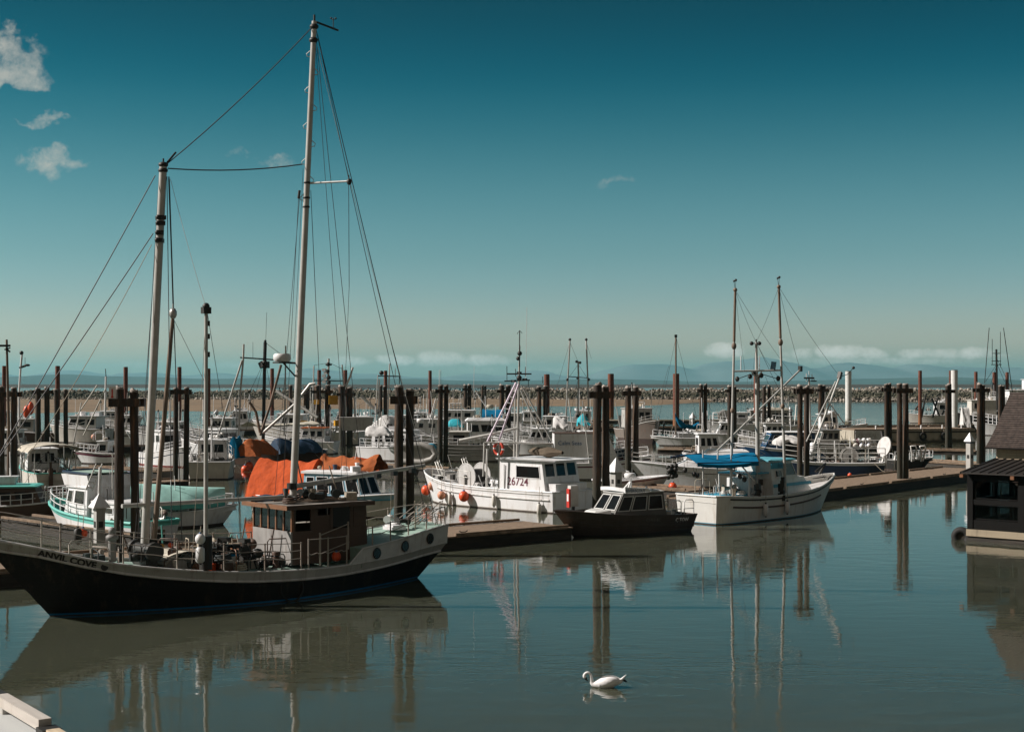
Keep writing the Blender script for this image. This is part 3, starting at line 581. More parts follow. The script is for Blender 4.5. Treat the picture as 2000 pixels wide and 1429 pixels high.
PAIRS = [
 (233, 264, 755, 1085, 17, 'thick dark pile pair carrying the small white sign with a red mark', 786),
 (778, 800, 753, 1075, 16.5, 'tall pile pair with a crossbeam beside the light blue cabin boat', 781),
 (1164, 1184, 751, 1024, 16, 'thick pile pair rising behind the small grey metal launch', 771),
 (1226, 1241, 751, 944, 12.5, 'mossy pile pair in front of the dark steel hull', 768),
 (1757, 1770, 750, 944, 11, 'slim pile pair at the edge of the long right-hand float, mirrored in the water', 763),
 (1562, 1576, 751, 971, 11.5, 'dark pile pair standing by the blue boat with white-framed windows', 764),
 (1731, 1739, 749, 890, 8.5, 'dark pile pair behind the white net drum disc', 761),
 (1850, 1856, 750, 880, 8, 'dark pile pair just left of the stout white pile near the house', 764),
 (1911, 1921, 750, 908, 10, 'dark pile pair by the white pointed power pedestal near the house', 762),
 (1953, 1960, 751, 872, 8, 'dark pile pair half behind the slope of the shingled roof', None),
 (859, 870, 752, 899, 9.5, 'slim pile pair behind the bow of the white boat numbered in red', 764),
 (909, 916, 751, 838, 7, 'thin pile pair above the white-roofed boat with the long slanting ladder', 760),
 (979, 993, 750, 868, 10, 'pile pair behind the pale lilac ladder', 764),
 (1053, 1065, 752, 862, 9, 'pile pair at the right foot of the A-frame mast', 762),
 (1369, 1377, 750, 874, 7.5, 'pile pair right of the blue sail cover', 763),
 (1425, 1434, 752, 866, 9, 'pile pair behind the left trolling pole of the white boat', 763),
 (1493, 1503, 752, 862, 7, 'leaning pile pair between the two tall trolling poles', None),
 (1601, 1611, 751, 856, 8, 'pile pair left of the white boat with a red ball', 762),
 (343, 362, 753, 938, 11, 'dark pile pair between the two white hulls left of the thin grey pole', 765),
 (4, 27, 755, 945, 13, 'dark pile pair at the very left edge beside the tall cross-armed pole', 770),
 (75, 92, 755, 880, 10, 'dark pile pair right of the orange floats on the far left boat', 765),
 (112, 128, 757, 868, 9, 'dark pile pair in front of the white boat with the navy visor', None),
 (622, 639, 753, 868, 12, 'dark pile pair behind the blue and brown tarps', 765),
 (669, 683, 754, 870, 12, 'dark pile pair right of the yellow deck gear', 770),
 (567, 596, 752, 860, 8, 'dark pile pair behind the tall grey mast', None),
 (601, 612, 753, 852, 7, 'thin dark pile pair between the tall grey mast and the yellow gear', None),
 (744, 752, 753, 832, 7, 'short-looking dark pile pair beside a rusty post, above the white canvas covers', None),
 (942, 948, 752, 806, 5, 'distant slim pile pair against the breakwater, left of the lilac ladder', None),
]
for a, b, yt, yb, w, lab, bm in PAIRS: pair(a, b, yt, yb, w, lab, bm)
def spile(name, px, ytop, ybot, wpx, m, label, cat, grp, z0=.3, Y=None):
    Y = Y or F * (CH - z0) / (ybot - HZ); top = CH - (ytop - HZ) / F * Y; r = wpx / 2 / F * Y
    e = empty(name, ((px - 1000) / F * Y, Y, 0), 0, label, cat, grp)
    mb = MB(); mb.tube([(0, 0, -1), (0, 0, top * .5), (0, 0, top)], r, 20); mb.build('shaft', m, e)
    MB().tube([(0, 0, top + .003), (0, 0, top + .05)], [r * .93, r * .9], 16).build('end_plate', M_dark, e)
    for z in (top * .35, top * .72): MB().torus((0, 0, z), (0, 0, 1), r, .018, 20, 5).build('weld_ring', m, e)
    return e
for px, yt, yb, w, lab in [
 (112.5, 715, 842, 9, 'rusty steel pile left of the white boat with the navy visor'),
 (8, 715, 860, 7.5, 'rusty steel pile at the extreme left edge behind the cross-armed pole'),
 (245.5, 717, 842, 8.5, 'rusty steel pile showing above the pair with the sign'),
 (350.5, 717, 845, 8, 'rusty steel pile showing between the leaning wooden pole and the thin grey pole'),
 (406.5, 720, 842, 9, 'rusty steel pile directly right of the thin grey pole'),
 (531.5, 720, 838, 7.5, 'rusty steel pile left of the tall grey mast under the radar dome'),
 (623.5, 723, 836, 7.5, 'rusty steel pile left of the mast hung with small lamps'),
 (674.5, 723, 838, 7.5, 'rusty steel pile above the yellow gear'),
 (753, 724, 820, 7, 'rusty steel pile beside the crossarm antenna, above the white canvas'),
 (840, 724, 826, 6.5, 'lone rusty steel pile left of the slim pile pair'),
 (1068, 731, 818, 11, 'broad rusty steel pile right of the A-frame mast'),
 (1193, 730, 812, 12, 'broad rusty orange pile right of the thick pile pair'),
 (1320.5, 730, 832, 12.5, 'broad rusty pile behind the mast of the boat with the blue sail cover'),
 (1478, 733, 838, 12, 'rusty pile behind the white mast with the solar panel'),
 (1797, 724, 827, 7, 'slim rusty pile by the working barge on the right'),
 (1906, 726, 800, 6.5, 'slim rusty pile left of the dark mast, near the shingled roof'),
 (1942, 727, 800, 7, 'slim rusty pile directly behind the dark mast'),
 (1967, 727, 800, 6.5, 'slim rusty pile right of the dark mast, above the shingled roof')]:
    spile('steel_pile', px, yt, yb, w, M_rust, lab, 'steel pile', 'rusty steel piles of the marina')
spile('steel_pile', 1657, 725, 829, 12, M_wpile, 'stout white pile standing alone in front of the open river', 'steel pile', 'white steel piles')
spile('steel_pile', 1864, 723, 852, 13, M_wpile, 'stout white pile nearer the shingled house', 'steel pile', 'white steel piles')
spile('steel_pile', 1856, 724, 836, 5, M_rust, 'narrow rusty pile tucked behind the left side of a white pile', 'steel pile', 'rusty steel piles of the marina')
# sign on the left pair
Ys = F * (CH - .2) / (1085 - HZ) - .45
sg = empty('sign', P(219.5, 768, Ys), 0, 'small white board with a red upright mark nailed to the dark piles', 'sign')
w_ = 6.5 / F * Ys; h_ = 13.5 / F * Ys
MB().bb(-w_, w_, -.02, .02, -h_, h_).build('board', M_white2, sg)
mm = MB(); mm.bb(-.028, .028, -.026, -.0215, -h_ * .45, h_ * .6); mm.add([(-.045, -.026, h_ * .25), (0, -.026, h_ * .75), (.0, -.026, h_ * .45)], [(0, 1, 2), (2, 1, 0)]); mm.disc((0, -.025, -h_ * .5), (0, 1, 0), .05, .007, 12); mm.build('mark', M_red, sg)
# dark cross-armed pole at the far left
e = empty('mooring_pole', WP(17, 950, .2), 0, 'tall thin dark pole with a crossarm at the far left', 'pole'); Yp = e.location.y
k = Yp / F; top = CH - (663 - HZ) * k
MB().tube([(0, 0, -1 - .2), (-.01 * 0, 0, 4), (-4 * k, 0, top - .2)], [.13, .1, .075], 10).build('shaft', M_pole, e)
MB().bb(-26 * k, 4 * k, -.12, -.04, CH - (675 - HZ) * k - .2 - .07, CH - (675 - HZ) * k - .2 + .07).build('crossarm', M_dark, e)
mb = MB(); mb.rbox((0, -.1, CH - (684 - HZ) * k - .2), (.35, .06, .1), ry=.7); mb.rbox((-.05, -.1, CH - (681 - HZ) * k - .2), (.4, .06, .08), ry=-.3); mb.build('bracket', M_dark, e)

# ---------------------------------------------------------------- floats
def dock(p0, p1, w, label, z=.55, th=.6, name='floating_dock', m=M_plank, side=M_dockside, plank=True, cleats=3, rail=False):
    """float with its front edge from p0 to p1 (world xy), w metres deep away from the camera"""
    a = Vector((p0[0], p0[1], 0)); b = Vector((p1[0], p1[1], 0)); L = (b - a).length; ang = math.atan2(b.y - a.y, b.x - a.x)
    e = empty(name, a, ang, label, 'dock', 'floats of the marina'); rg = random.Random(int(L * 100) + int(w * 31))
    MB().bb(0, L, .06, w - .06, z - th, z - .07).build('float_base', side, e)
    mb = MB(); n = max(1, int(L / .29)); pw = L / n
    if plank:
        for i in range(n): dz_ = rg.uniform(0, .008); mb.bb(i * pw + .008, (i + 1) * pw - .008, -.03 + rg.uniform(-.015, .015), w + .03, z - .066, z - .01 + dz_)
    else: mb.bb(0, L, 0, w, z - .066, z)
    mb.build('deck_boards', m, e)
    for yy in (-.04, w - .04):
        k = max(1, int(L / 5.5)); s = L / k
        for i in range(k):
            if rg.random() < .8 or yy > 0: MB().bb(i * s + .15, (i + 1) * s - .25, yy, yy + .14, z + .012, z + .12).build('bull_rail', m if not plank else M_plank, e)
    for i in range(cleats):
        x = L * (i + .5) / cleats + rg.uniform(-.5, .5); c = MB(); c.bb(x - .06, x + .06, .2, .3, z, z + .12); c.tube([(x - .22, .25, z + .17), (x - .1, .25, z + .12), (x + .1, .25, z + .12), (x + .22, .25, z + .17)], .025, 6); c.build('cleat', M_dark, e)
    return e
def XY(px, py, z=.55): v = WP(px, py, z); return (v.x, v.y)
u = Vector((.795, .607)); a0 = Vector(XY(872, 1048))
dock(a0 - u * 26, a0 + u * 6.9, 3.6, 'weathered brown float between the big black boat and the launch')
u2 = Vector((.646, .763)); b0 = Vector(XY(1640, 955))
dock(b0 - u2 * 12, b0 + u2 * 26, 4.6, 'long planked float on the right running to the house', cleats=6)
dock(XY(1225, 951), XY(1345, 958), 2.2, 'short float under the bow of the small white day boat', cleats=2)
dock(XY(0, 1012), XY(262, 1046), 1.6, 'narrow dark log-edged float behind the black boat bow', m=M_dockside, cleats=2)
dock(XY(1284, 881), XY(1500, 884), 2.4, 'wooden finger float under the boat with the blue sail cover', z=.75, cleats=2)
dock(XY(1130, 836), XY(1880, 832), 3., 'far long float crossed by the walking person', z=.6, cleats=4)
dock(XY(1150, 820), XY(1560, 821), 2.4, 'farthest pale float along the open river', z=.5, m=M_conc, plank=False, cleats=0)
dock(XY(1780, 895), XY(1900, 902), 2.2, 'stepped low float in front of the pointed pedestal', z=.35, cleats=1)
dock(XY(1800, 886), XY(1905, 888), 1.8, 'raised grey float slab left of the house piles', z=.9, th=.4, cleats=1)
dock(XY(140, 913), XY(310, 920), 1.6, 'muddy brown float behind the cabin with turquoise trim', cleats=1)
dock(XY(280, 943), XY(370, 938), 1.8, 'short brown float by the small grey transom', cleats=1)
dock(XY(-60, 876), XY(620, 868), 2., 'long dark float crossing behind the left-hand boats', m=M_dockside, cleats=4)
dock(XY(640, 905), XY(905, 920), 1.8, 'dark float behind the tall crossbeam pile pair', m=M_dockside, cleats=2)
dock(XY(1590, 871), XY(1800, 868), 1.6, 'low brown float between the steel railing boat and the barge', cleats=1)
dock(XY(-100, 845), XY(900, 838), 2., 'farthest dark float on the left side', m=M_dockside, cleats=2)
# concrete barge with tyres
p0 = WP(1668, 866, 0); p1 = WP(1905, 863, 0); bg_ = empty('concrete_barge', p0, math.atan2(p1.y - p0.y, p1.x - p0.x), 'long concrete barge wall with hanging tyres, across the right', 'barge')
Lb = (p1 - p0).length; MB().bb(0, Lb, 0, 5, -.3, 1.55).build('body', M_conc, bg_)
mb = MB()
for i in range(int(Lb / .5)): mb.bb(i * .5 + .02, i * .5 + .47, -.06, 5.05, 1.56, 1.66)
mb.build('deck_boards', M_plank, bg_)
mb = MB(); mb.bb(0, Lb, -.12, -.003, 1.2, 1.35); mb.build('rubbing_strake', M_dockside, bg_)
MB().bb(.1, 3.6, -.16, -.121, .3, 1.5).build('pale_panel', M_lgrey, bg_); lettering('NOEKAL', .62, planefn((.5, -.166, .75), (1, 0, 0), (0, 0, 1)), M_grey, bg_, bold=.01)
for px in (1800, 1842):
    x = (px - 1668) / 237 * Lb; t = empty('tyre', p0 + (p1 - p0).normalized() * x + Vector((0, -.30, .75)), math.atan2(p1.y - p0.y, p1.x - p0.x), 'black tyre fender hanging on the concrete barge, ' + ('left of the white pile foot' if px == 1800 else 'behind the pile by the white pile'), 'tyre', 'tyres on the concrete barge')
    MB().torus((0, 0, 0), (0, 1, 0), .36, .14, 24, 8).build('tread', M_rub, t); MB().tube([(0, .05, .45), (0, .15, .8)], .025, 5).build('rope', M_rope, t)
for px in (1712, 1756, 1800, 1842, 1880):
    x = (px - 1668) / 237 * Lb; v = p0 + (p1 - p0).normalized() * x + Vector((0, .5, 1.66)); b_ = MB(); b_.cyl((0, 0, 0), (0, 0, .32), .11, .09, 10); b_.sph((0, 0, .33), .12, (1, 1, .6), 8)
    o = b_.build('bollard', M_white2, None); o.location = v; tag(o, 'small pale bollard on the concrete barge edge, ' + {1712: 'above the faded lettering', 1756: 'between the lettering and the slim pile pair', 1800: 'above the left tyre', 1842: 'above the right tyre', 1880: 'nearest the house'}[px], 'bollard', 'bollards on the barge')
# timber deck of the walkway beyond the barge with yellow gate foot
dock(XY(1690, 835, 1.0), XY(1985, 829, 1.0), 2.5, 'brown timber walkway above the concrete barge', z=1.0, th=.9, cleats=0)

# ---------------------------------------------------------------- power pedestals with pointed caps
def pedestal(px, ytip, ycap, ybase, wcap, wpost, z0, label, lamp=M_navy):
    Y = F * (CH - z0) / (ybase - HZ); k = Y / F; e = empty('power_pedestal', ((px - 1000) * k, Y, z0), R(35), label, 'pedestal', 'pointed power pedestals')
    zt = CH - (ytip - HZ) * k - z0; zc = CH - (ycap - HZ) * k - z0; a = wcap / 2 * k * .78; b = wpost / 2 * k * .78
    MB().bb(-b, b, -b, b, 0, zc - .03).build('post', M_grey, e)
    MB().add([(-a, -a, zc), (a, -a, zc), (a, a, zc), (-a, a, zc), (-a, -a, zc + .05), (a, -a, zc + .05), (a, a, zc + .05), (-a, a, zc + .05), (0, 0, zt)], [(3, 2, 1, 0), (0, 1, 5, 4), (1, 2, 6, 5), (2, 3, 7, 6), (3, 0, 4, 7), (4, 5, 8), (5, 6, 8), (6, 7, 8), (7, 4, 8)]).build('cap', M_white, e)
    MB().bb(-b * 1.1, b * 1.1, -b * 1.1, b * 1.1, zc - .12, zc - .031).build('lamp_band', lamp, e)
    mb = MB(); mb.bb(-b - .025, -b, -.09, .09, zc * .45, zc * .45 + .25); mb.bb(-.09, .09, -b - .025, -b, zc * .45, zc * .45 + .25); mb.build('socket_box', M_dark, e)
pedestal(1894, 844, 862, 921, 20, 13, .55, 'tall white-capped pedestal at the corner of the house float')
pedestal(1203, 893, 921, 962, 36, 21, .5, 'large pointed pedestal between the launch and the white day boat', M_grey)
pedestal(194, 962, 991, 1060, 42, 22, .4, 'pointed grey pedestal in front of the cabin with turquoise trim', M_grey)
pedestal(423, 799, 807, 842, 11, 6, .5, 'small distant pedestal right of the thin grey pole')
pedestal(1353, 805, 816, 836, 13, 7, .6, 'small distant pedestal beside the blue sail cover')
pedestal(1543, 794, 803, 828, 12, 7, .6, 'small distant pedestal behind the right trolling pole')
pedestal(1586, 866, 886, 900, 11, 8, .6, 'small white pedestal right of the blue boat with numbers')

# ---------------------------------------------------------------- near corner float, bottom left
f0 = WP(3, 1356, .8); f1 = WP(88, 1405, .8); an = math.atan2(f1.y - f0.y, f1.x - f0.x); L_ = (f1 - f0).length
nd = empty('landing_float', (f0.x, f0.y, 0), an, 'pale landing with a fresh timber edge rail in the bottom left corner', 'dock')
MB().bb(-6, 6, -5, .1, .05, .50).build('deck', mat('pale_nonslip_deck', (.47, .48, .47), .9, scale=40, var=.12, bump=.002), nd)
MB().bb(0, L_, -.12, .12, .62, .82).build('edge_rail', mat('pale_rail_timber', (.47, .43, .39), .8, stretch=(.3, 4, 4), var=.12, bump=.004, dirt=(.34, .28, .22), damt=.5), nd)
MB().bb(L_ + .03, L_ + .4, -.18, .18, .503, .70).build('edge_block', M_dark, nd)
MB().bb(L_ + .42, L_ + 3, -.12, .12, .52, .72).build('edge_rail', M_fresh, nd)
for x in (.25, L_ - .1): MB().bb(x, x + .18, -.11, .11, .503, .617).build('spacer', M_galv, nd)
MB().bb(-2.5, -.04, -.12, .12, .62, .82).build('edge_rail', M_dark, nd)
M_rail0 = mat('dull_grey_winch', (.22, .21, .20), .6, dirt=(.1, .06, .04))
# ================================================================ big black-hulled boat, foreground left
A = Boat('fishing_boat', 'large black-hulled boat lettered ANVIL COVE, with two tall grey masts', 'boat', -3.7, 51.7, 220.7, 13.5, 4.5)
A.shape([1.24, 1.02, .93, .98, 1.18, 1.62, 2.45], tw=.42, tww=.06, bowo=2.15, sterno=.95, flare=.85, keel=.6, mid=.5, bp=2.0, bq=.85, wq=1.35, ws=.92)
A.hull([('z', .02, M_darkboot), ('z', .075, M_cyanstripe), ('s', .30, M_black), ('s', .275, M_dark), ('s', 0, M_grey)], bul=.07, deck=M_deckgreen, n=46, cap=M_lgrey, capr=.04, rub=[(.29, 0, .999, .045, M_lgrey)])
# raised quarterdeck with portholes
qa = [0, .015, .04, .08, .12, .16, .20, .235, .27, .31]
def qh(q): return .66 - q * .6
for side in (1, -1):
    mb = MB(); vs = []
    qq = qa
    for i, q in enumerate(qq):
        t = A.top(q); h = qh(q); h = h if q < .27 else (h * .5 if q < .3 else .0)
        if q >= .27: h = max(0.0, qh(.27) * (.31 - q) / .04)
        p0 = A.pt(q, t, side, .012); vs += [p0, p0 + Vector((-.02 * h * 3, side * .05 * h, h))]
    n = len(qq)
    mb.add(vs, [(2 * i, 2 * i + 1, 2 * i + 3, 2 * i + 2) if side < 0 else (2 * i + 2, 2 * i + 3, 2 * i + 1, 2 * i) for i in range(n - 1)], 0, True)
    mb.tube([vs[2 * i + 1] for i in range(n)], .035, 6)
    b = mb.build('bulwark', M_lgrey, A.e)
    for q in (.225, .135, .055):
        t = A.top(q); c = A.pt(q, t + qh(q) * .48, side, .0); c.y = side * (A.hb(q, t) + .03 + .02)
        nn = A.pt(q + .02, t, side) - A.pt(q - .02, t, side); nn = nn.cross(Vector((0, 0, 1))).normalized(); nn = nn if nn.y * side > 0 else -nn
        MB().disc(c, nn, .17, .05, 18).build('porthole', M_glass, b); MB().torus(c + nn * .01, nn, .175, .022, 20, 6).build('porthole_ring', M_dark, b)
t0 = A.top(0)
mb = MB(); y = A.hb(0, t0); x = A.xx(0, t0); mb.hexa([(x - .0, -y, t0), (x + .05, -y, t0), (x + .05, y, t0), (x, y, t0), (x - .05, -y - .03, t0 + .66), (x + .03, -y - .03, t0 + .66), (x + .03, y + .03, t0 + .66), (x - .05, y + .03, t0 + .66)]); mb.build('stern_bulwark', M_lgrey, A.e)
mb = MB(); vs = []
for q in qa[:-1]:
    t = A.top(q) + qh(q) - .03; h = A.hb(q, A.top(q)) + .02; vs += [(A.xx(q, A.top(q)), -h, t), (A.xx(q, A.top(q)), 0, t + .04), (A.xx(q, A.top(q)), h, t)]
fs = []
for i in range(len(qa) - 2): fs += [(3 * i, 3 * i + 3, 3 * i + 4, 3 * i + 1), (3 * i + 1, 3 * i + 4, 3 * i + 5, 3 * i + 2)]
mb.add(vs, fs, 0, True); k = len(qa) - 2; mb.add([vs[3 * k], vs[3 * k + 1], vs[3 * k + 2], (vs[3 * k][0], vs[3 * k][1], .8), (vs[3 * k][0], vs[3 * k + 2][1], .8)], [(0, 1, 2, 4, 3)])
mb.build('quarterdeck', M_deckgreen, A.e)
mb = MB(); mb.bb(.55, 1.15, -.1, .5, 1.78, 1.9); mb.bb(.6, 1.1, -.05, .45, 1.9, 1.95); mb.build('skylight_hatch', M_white, A.e)
# name on the bow
vs, fs = text_geo('ANVIL COVE', .40, .018)
wn = max(v.x for v in vs); q1, q2 = pside(A, 77, .15), pside(A, 190, .15); xl, xr = A.xx(q1, A.top(q1) - .15), A.xx(q2, A.top(q2) - .15)
def onhull(x, h):
    X = lerp(xl, xr, x / wn); q = X / A.L
    for _ in range(12):
        z = A.top(q) - .265 + h * .86; q += (X - A.xx(q, z)) / A.L * .8
    z = A.top(q) - .265 + h * .86; return A.pt(q, z, 1, .014)
MB().add([onhull(v.x, v.y) for v in vs], fs).build('lettering', M_txtdark, A.e)
q = pside(A, 204, .15); MB().disc(A.pt(q, A.top(q) - .15, 1, .005), (0.2, 1, 0), .11, .03, 16).build('hawse_hole', M_txtdark, A.e)
q = .47; MB().torus(A.pt(q, .42, 1, .01), (0, 1, .1), .42, .03, 24, 6).build('chafe_ring', M_dark, A.e)
# wheelhouse
x0, x1, hw, z0, zs, zr = 2.75, 5.75, 1.22, 1.0, 2.10, 2.88
mb = MB()
th = .06
mb.bb(x0, x1, hw - th, hw, z0, zs); mb.bb(x0, x1, -hw, -hw + th, z0, zs); mb.bb(x0, x0 + th, -hw + th, hw - th, z0, zr - .01)
sidew = mb.build('house_side', M_brown, A.e)
fr_ = MB().bb(x1, x1 + th, -hw, hw, z0, zs).build('house_front', mat('stained_grey_front', (.27, .26, .25), .7, dirt=(.08, .05, .03), damt=.85, var=.2), A.e)
pm = MB()
for y in (-hw, -hw * .6, -hw * .2, hw * .2, hw * .6, hw): pm.bb(x1 - .03, x1 + .05, y - .035, y + .035, zs + .002, zr)
pm.build('window_post', M_varn, A.e)
for i in range(5):
    ya = -hw + i * hw * .4 + .036; MB().bb(x1 + .01, x1 + .02, ya, ya + hw * .4 - .072, zs + .05, zr - .05).build('pane', M_glass, A.e)
for side in (1, -1):
    yy = side * (hw - .03)
    for xa, xb in ((x1 - .12, x1 - .03), (x1 - 1.0, x1 - .72), (x1 - 1.6, x1 - 1.5), (x1 - 2.42, x1 - 2.3)):
        MB().bb(xa, xb, yy - .03, yy + .03, zs + .002, zr).build('window_post', M_brown, A.e)
    MB().bb(x0 + .061, x1 - 2.44, yy - .028, yy + .028, zs + .002, zr - .01).build('house_panel', M_brown, A.e)
    MB().bb(x1 - 1.48, x1 - .74, yy - .02, yy + .02, z0 + .3, zr - .3).build('door', M_brown, A.e)
    MB().bb(x1 - 2.28, x1 - 1.62, yy - .01, yy + .01, zs + .05, zr - .05).build('pane', M_glass, A.e)
MB().bb(x0 - .15, x1 + .32, -hw - .22, hw + .22, zr + .003, zr + .10).build('house_roof', mat('grey_canvas_roof', (.20, .18, .16), .9, var=.3), A.e)
MB().bb(x1 + .323, x1 + .36, -hw - .24, hw + .24, zr - .04, zr + .11).build('roof_trim', M_varn, A.e)
for side in (1, -1): MB().bb(x0 - .15, x1 + .32, side * (hw + .24) - .018, side * (hw + .24) + .018, zr - .04, zr + .11).build('roof_trim', M_brown, A.e)
A.clutter(x0 + .3, x1 - .2, .9, zr + .1, 16, 5, [M_drope, M_rope, M_brown, M_drope, M_dark])
mb = MB(); rg = random.Random(4)
for i in range(10): yy = rg.uniform(-.9, .9); mb.tube([(x0 + .2 + rg.uniform(0, .6), yy, zr + .14), (x1 + rg.uniform(-.8, .2), yy + rg.uniform(-.4, .4), zr + .15 + rg.uniform(0, .06))], rg.uniform(.015, .035), 6)
mb.build('stowed_poles', M_pole, A.e)
tag(MB().sheet(lambda u, v: tuple(A.M @ Vector((x1 - .9 + 1.2 * u, -1.1 + .45 * v + .05 * math.sin(7 * u), zr + .14 + .16 * math.sin(math.pi * v) + .03 * math.sin(11 * u + 4 * v)))), 12, 6, th=.12).build('folded_tarp', M_bluetarp), 'rolled bright blue cloth on the wheelhouse roof of the black boat', 'tarp')
# masts
main0 = A.px(567, 1092, 48.6); mainT = A.px(614, 42, 48.6); fore0 = A.px(283, 1060, 45.0); foreT = A.px(319, 322, 45.0)
def mfit(mb, a, b):
    for t, l in ((.86, .05),): pass
A.mast(main0, mainT, .128, .09, name='main_mast'); A.mast(fore0, foreT, .132, .118, name='fore_mast')
def along(a, b, t): return a.lerp(b, t)
mb = MB()
for t in (.965, .99): c = along(main0, mainT, t); mb.sph(c, .16, (1, 1, .7), 8)
c = mainT; e1 = A.px(661, 60, 48.6); mb.tube([c, e1], .035, 6); mb.tube([A.px(651, 55, 48.6), A.px(651, 38, 48.6)], .015, 5)
for i in range(3): a = i * 2.1; mb.sph(A.px(651, 37, 48.6) + Vector((math.cos(a) * .09, math.sin(a) * .09, 0)), .04, n=6)
mb.cyl(c, c + Vector((0, 0, .22)), .04, None, 6)
mb.build('masthead_fitting', M_dark, A.e)
mb = MB()
for t in (.985, 1.0): mb.sph(along(fore0, foreT, t), .165, (1, 1, .6), 8)
mb.cyl(foreT, foreT + Vector((0, 0, .2)), .03, None, 6)
for t in (.80, .82, .845, .86): c = along(fore0, foreT, t); mb.rbox(c, (.33, .24, .13), t * 9); mb.sph(c + Vector((.14, .1, 0)), .08)
mb.build('crosstree_fitting', M_dark, A.e)
for t in (.70, .672, .655): MB().sph(along(main0, mainT, t), .135, (1, 1, .5), 8).build('shroud_collar', M_dark, A.e)
MB().tube([A.px(585, 372, 48.6), A.px(583, 388, 48.6)], .05, 6).build('block', M_dark, A.e)
for k in range(9):   # climbing loops
    c = A.px(612.5 - k * 3.2 + (3 if k < 4 else 2), 106 + k * 35 * (1), 48.6)
    tt = (c.z - main0.z) / (mainT.z - main0.z); c = along(main0, mainT, tt); sd = 1 if k % 2 else -1
    d = A.M.to_3x3().inverted() @ Vector((1, 0, 0))
    MB().tube([c + d * sd * .09 + Vector((0, 0, .12)), c + d * sd * .22, c + d * sd * .2 - Vector((0, 0, .08)), c + d * sd * .09 - Vector((0, 0, .1))], .014, 5).build('mast_step', M_galv, A.e)
# spreader, booms
A.wire(A.px(604, 358, 48.6), A.px(684, 354, 48.0), .035, m=M_white2, name='spreader')
mb = MB(); mb.sph(A.px(682, 355, 48), .09, (1, 1, 1.3), 8); mb.cyl(A.px(682, 355, 48), A.px(681, 342, 48), .02, None, 5); mb.build('spreader_tip', M_dark, A.e)
A.mast(A.px(577, 949, 48.4), A.px(829, 909, 53), .088, .07, name='main_boom', m=M_mast)
A.mast(A.px(569, 969, 48.4), A.px(238, 988, 44.4), .066, .066, name='fore_boom', m=M_mast)
mb = MB()
mb.tube([A.px(570, 955, 48.4), A.px(570, 943, 48.4)], .17, 10)
for px_, py_ in ((640, 941), (690, 934), (738, 926), (770, 921), (805, 915)): mb.rbox(A.px(px_, py_ + 3, 50.5), (.3, .12, .16), .4)
mb.build('boom_fitting', M_dark, A.e)
d3a, d3b = A.px(402, 1112, 44.2), A.px(402.5, 606, 44.2); A.mast(d3a, d3b, .072, .055, name='derrick_pole')
MB().tube([d3a, along(d3a, d3b, .13)], .2, 10).build('winch_base', M_dark, A.e)
mb = MB(); mb.rbox(d3b, (.26, .2, .2)); mb.sph(d3b + Vector((0, 0, .12)), .12, n=8); mb.build('derrick_head', M_dark, A.e)
for t in (.95, .9, .83): MB().rbox(along(d3a, d3b, t) + Vector((-.08, 0, 0)), (.06, .1, .16)).build('cleat', M_dark, A.e)
w0, w1 = A.px(301, 1052, 44.8), A.px(338, 612, 44.8); MB().tube([w0, along(w0, w1, .4), along(w0, w1, .8), w1], [.085, .075, .07, .05], 10).build('wooden_boom', M_pole, A.e)
mb = MB(); mb.sph(w1, .13, (1, 1, 1.4), 8); mb.cyl(w1, w1 + Vector((0, 0, .3)), .03, None, 5)
for dx in (-.09, .09): mb.cyl(A.px(300, 1052, 44.8) + Vector((dx, 0, 0)), A.px(301, 1018, 44.8) + Vector((dx, 0, 0)), .02, None, 5)
mb.build('boom_shackle', M_alu, A.e)
# radar
rc = A.px(551, 706, 48.2); A.radar(rc, .30, .27, M_white2)
mb = MB(); mj = A.px(577, 709, 48.6); mb.tube([rc + Vector((0, 0, -.02)), mj], .035, 6); mb.bb(rc.x - .25, rc.x + .25, rc.y - .2, rc.y + .2, rc.z - .06, rc.z - .01); mb.tube([rc, A.px(577, 735, 48.6)], .03, 6); mb.build('radar_bracket', M_dark, A.e)
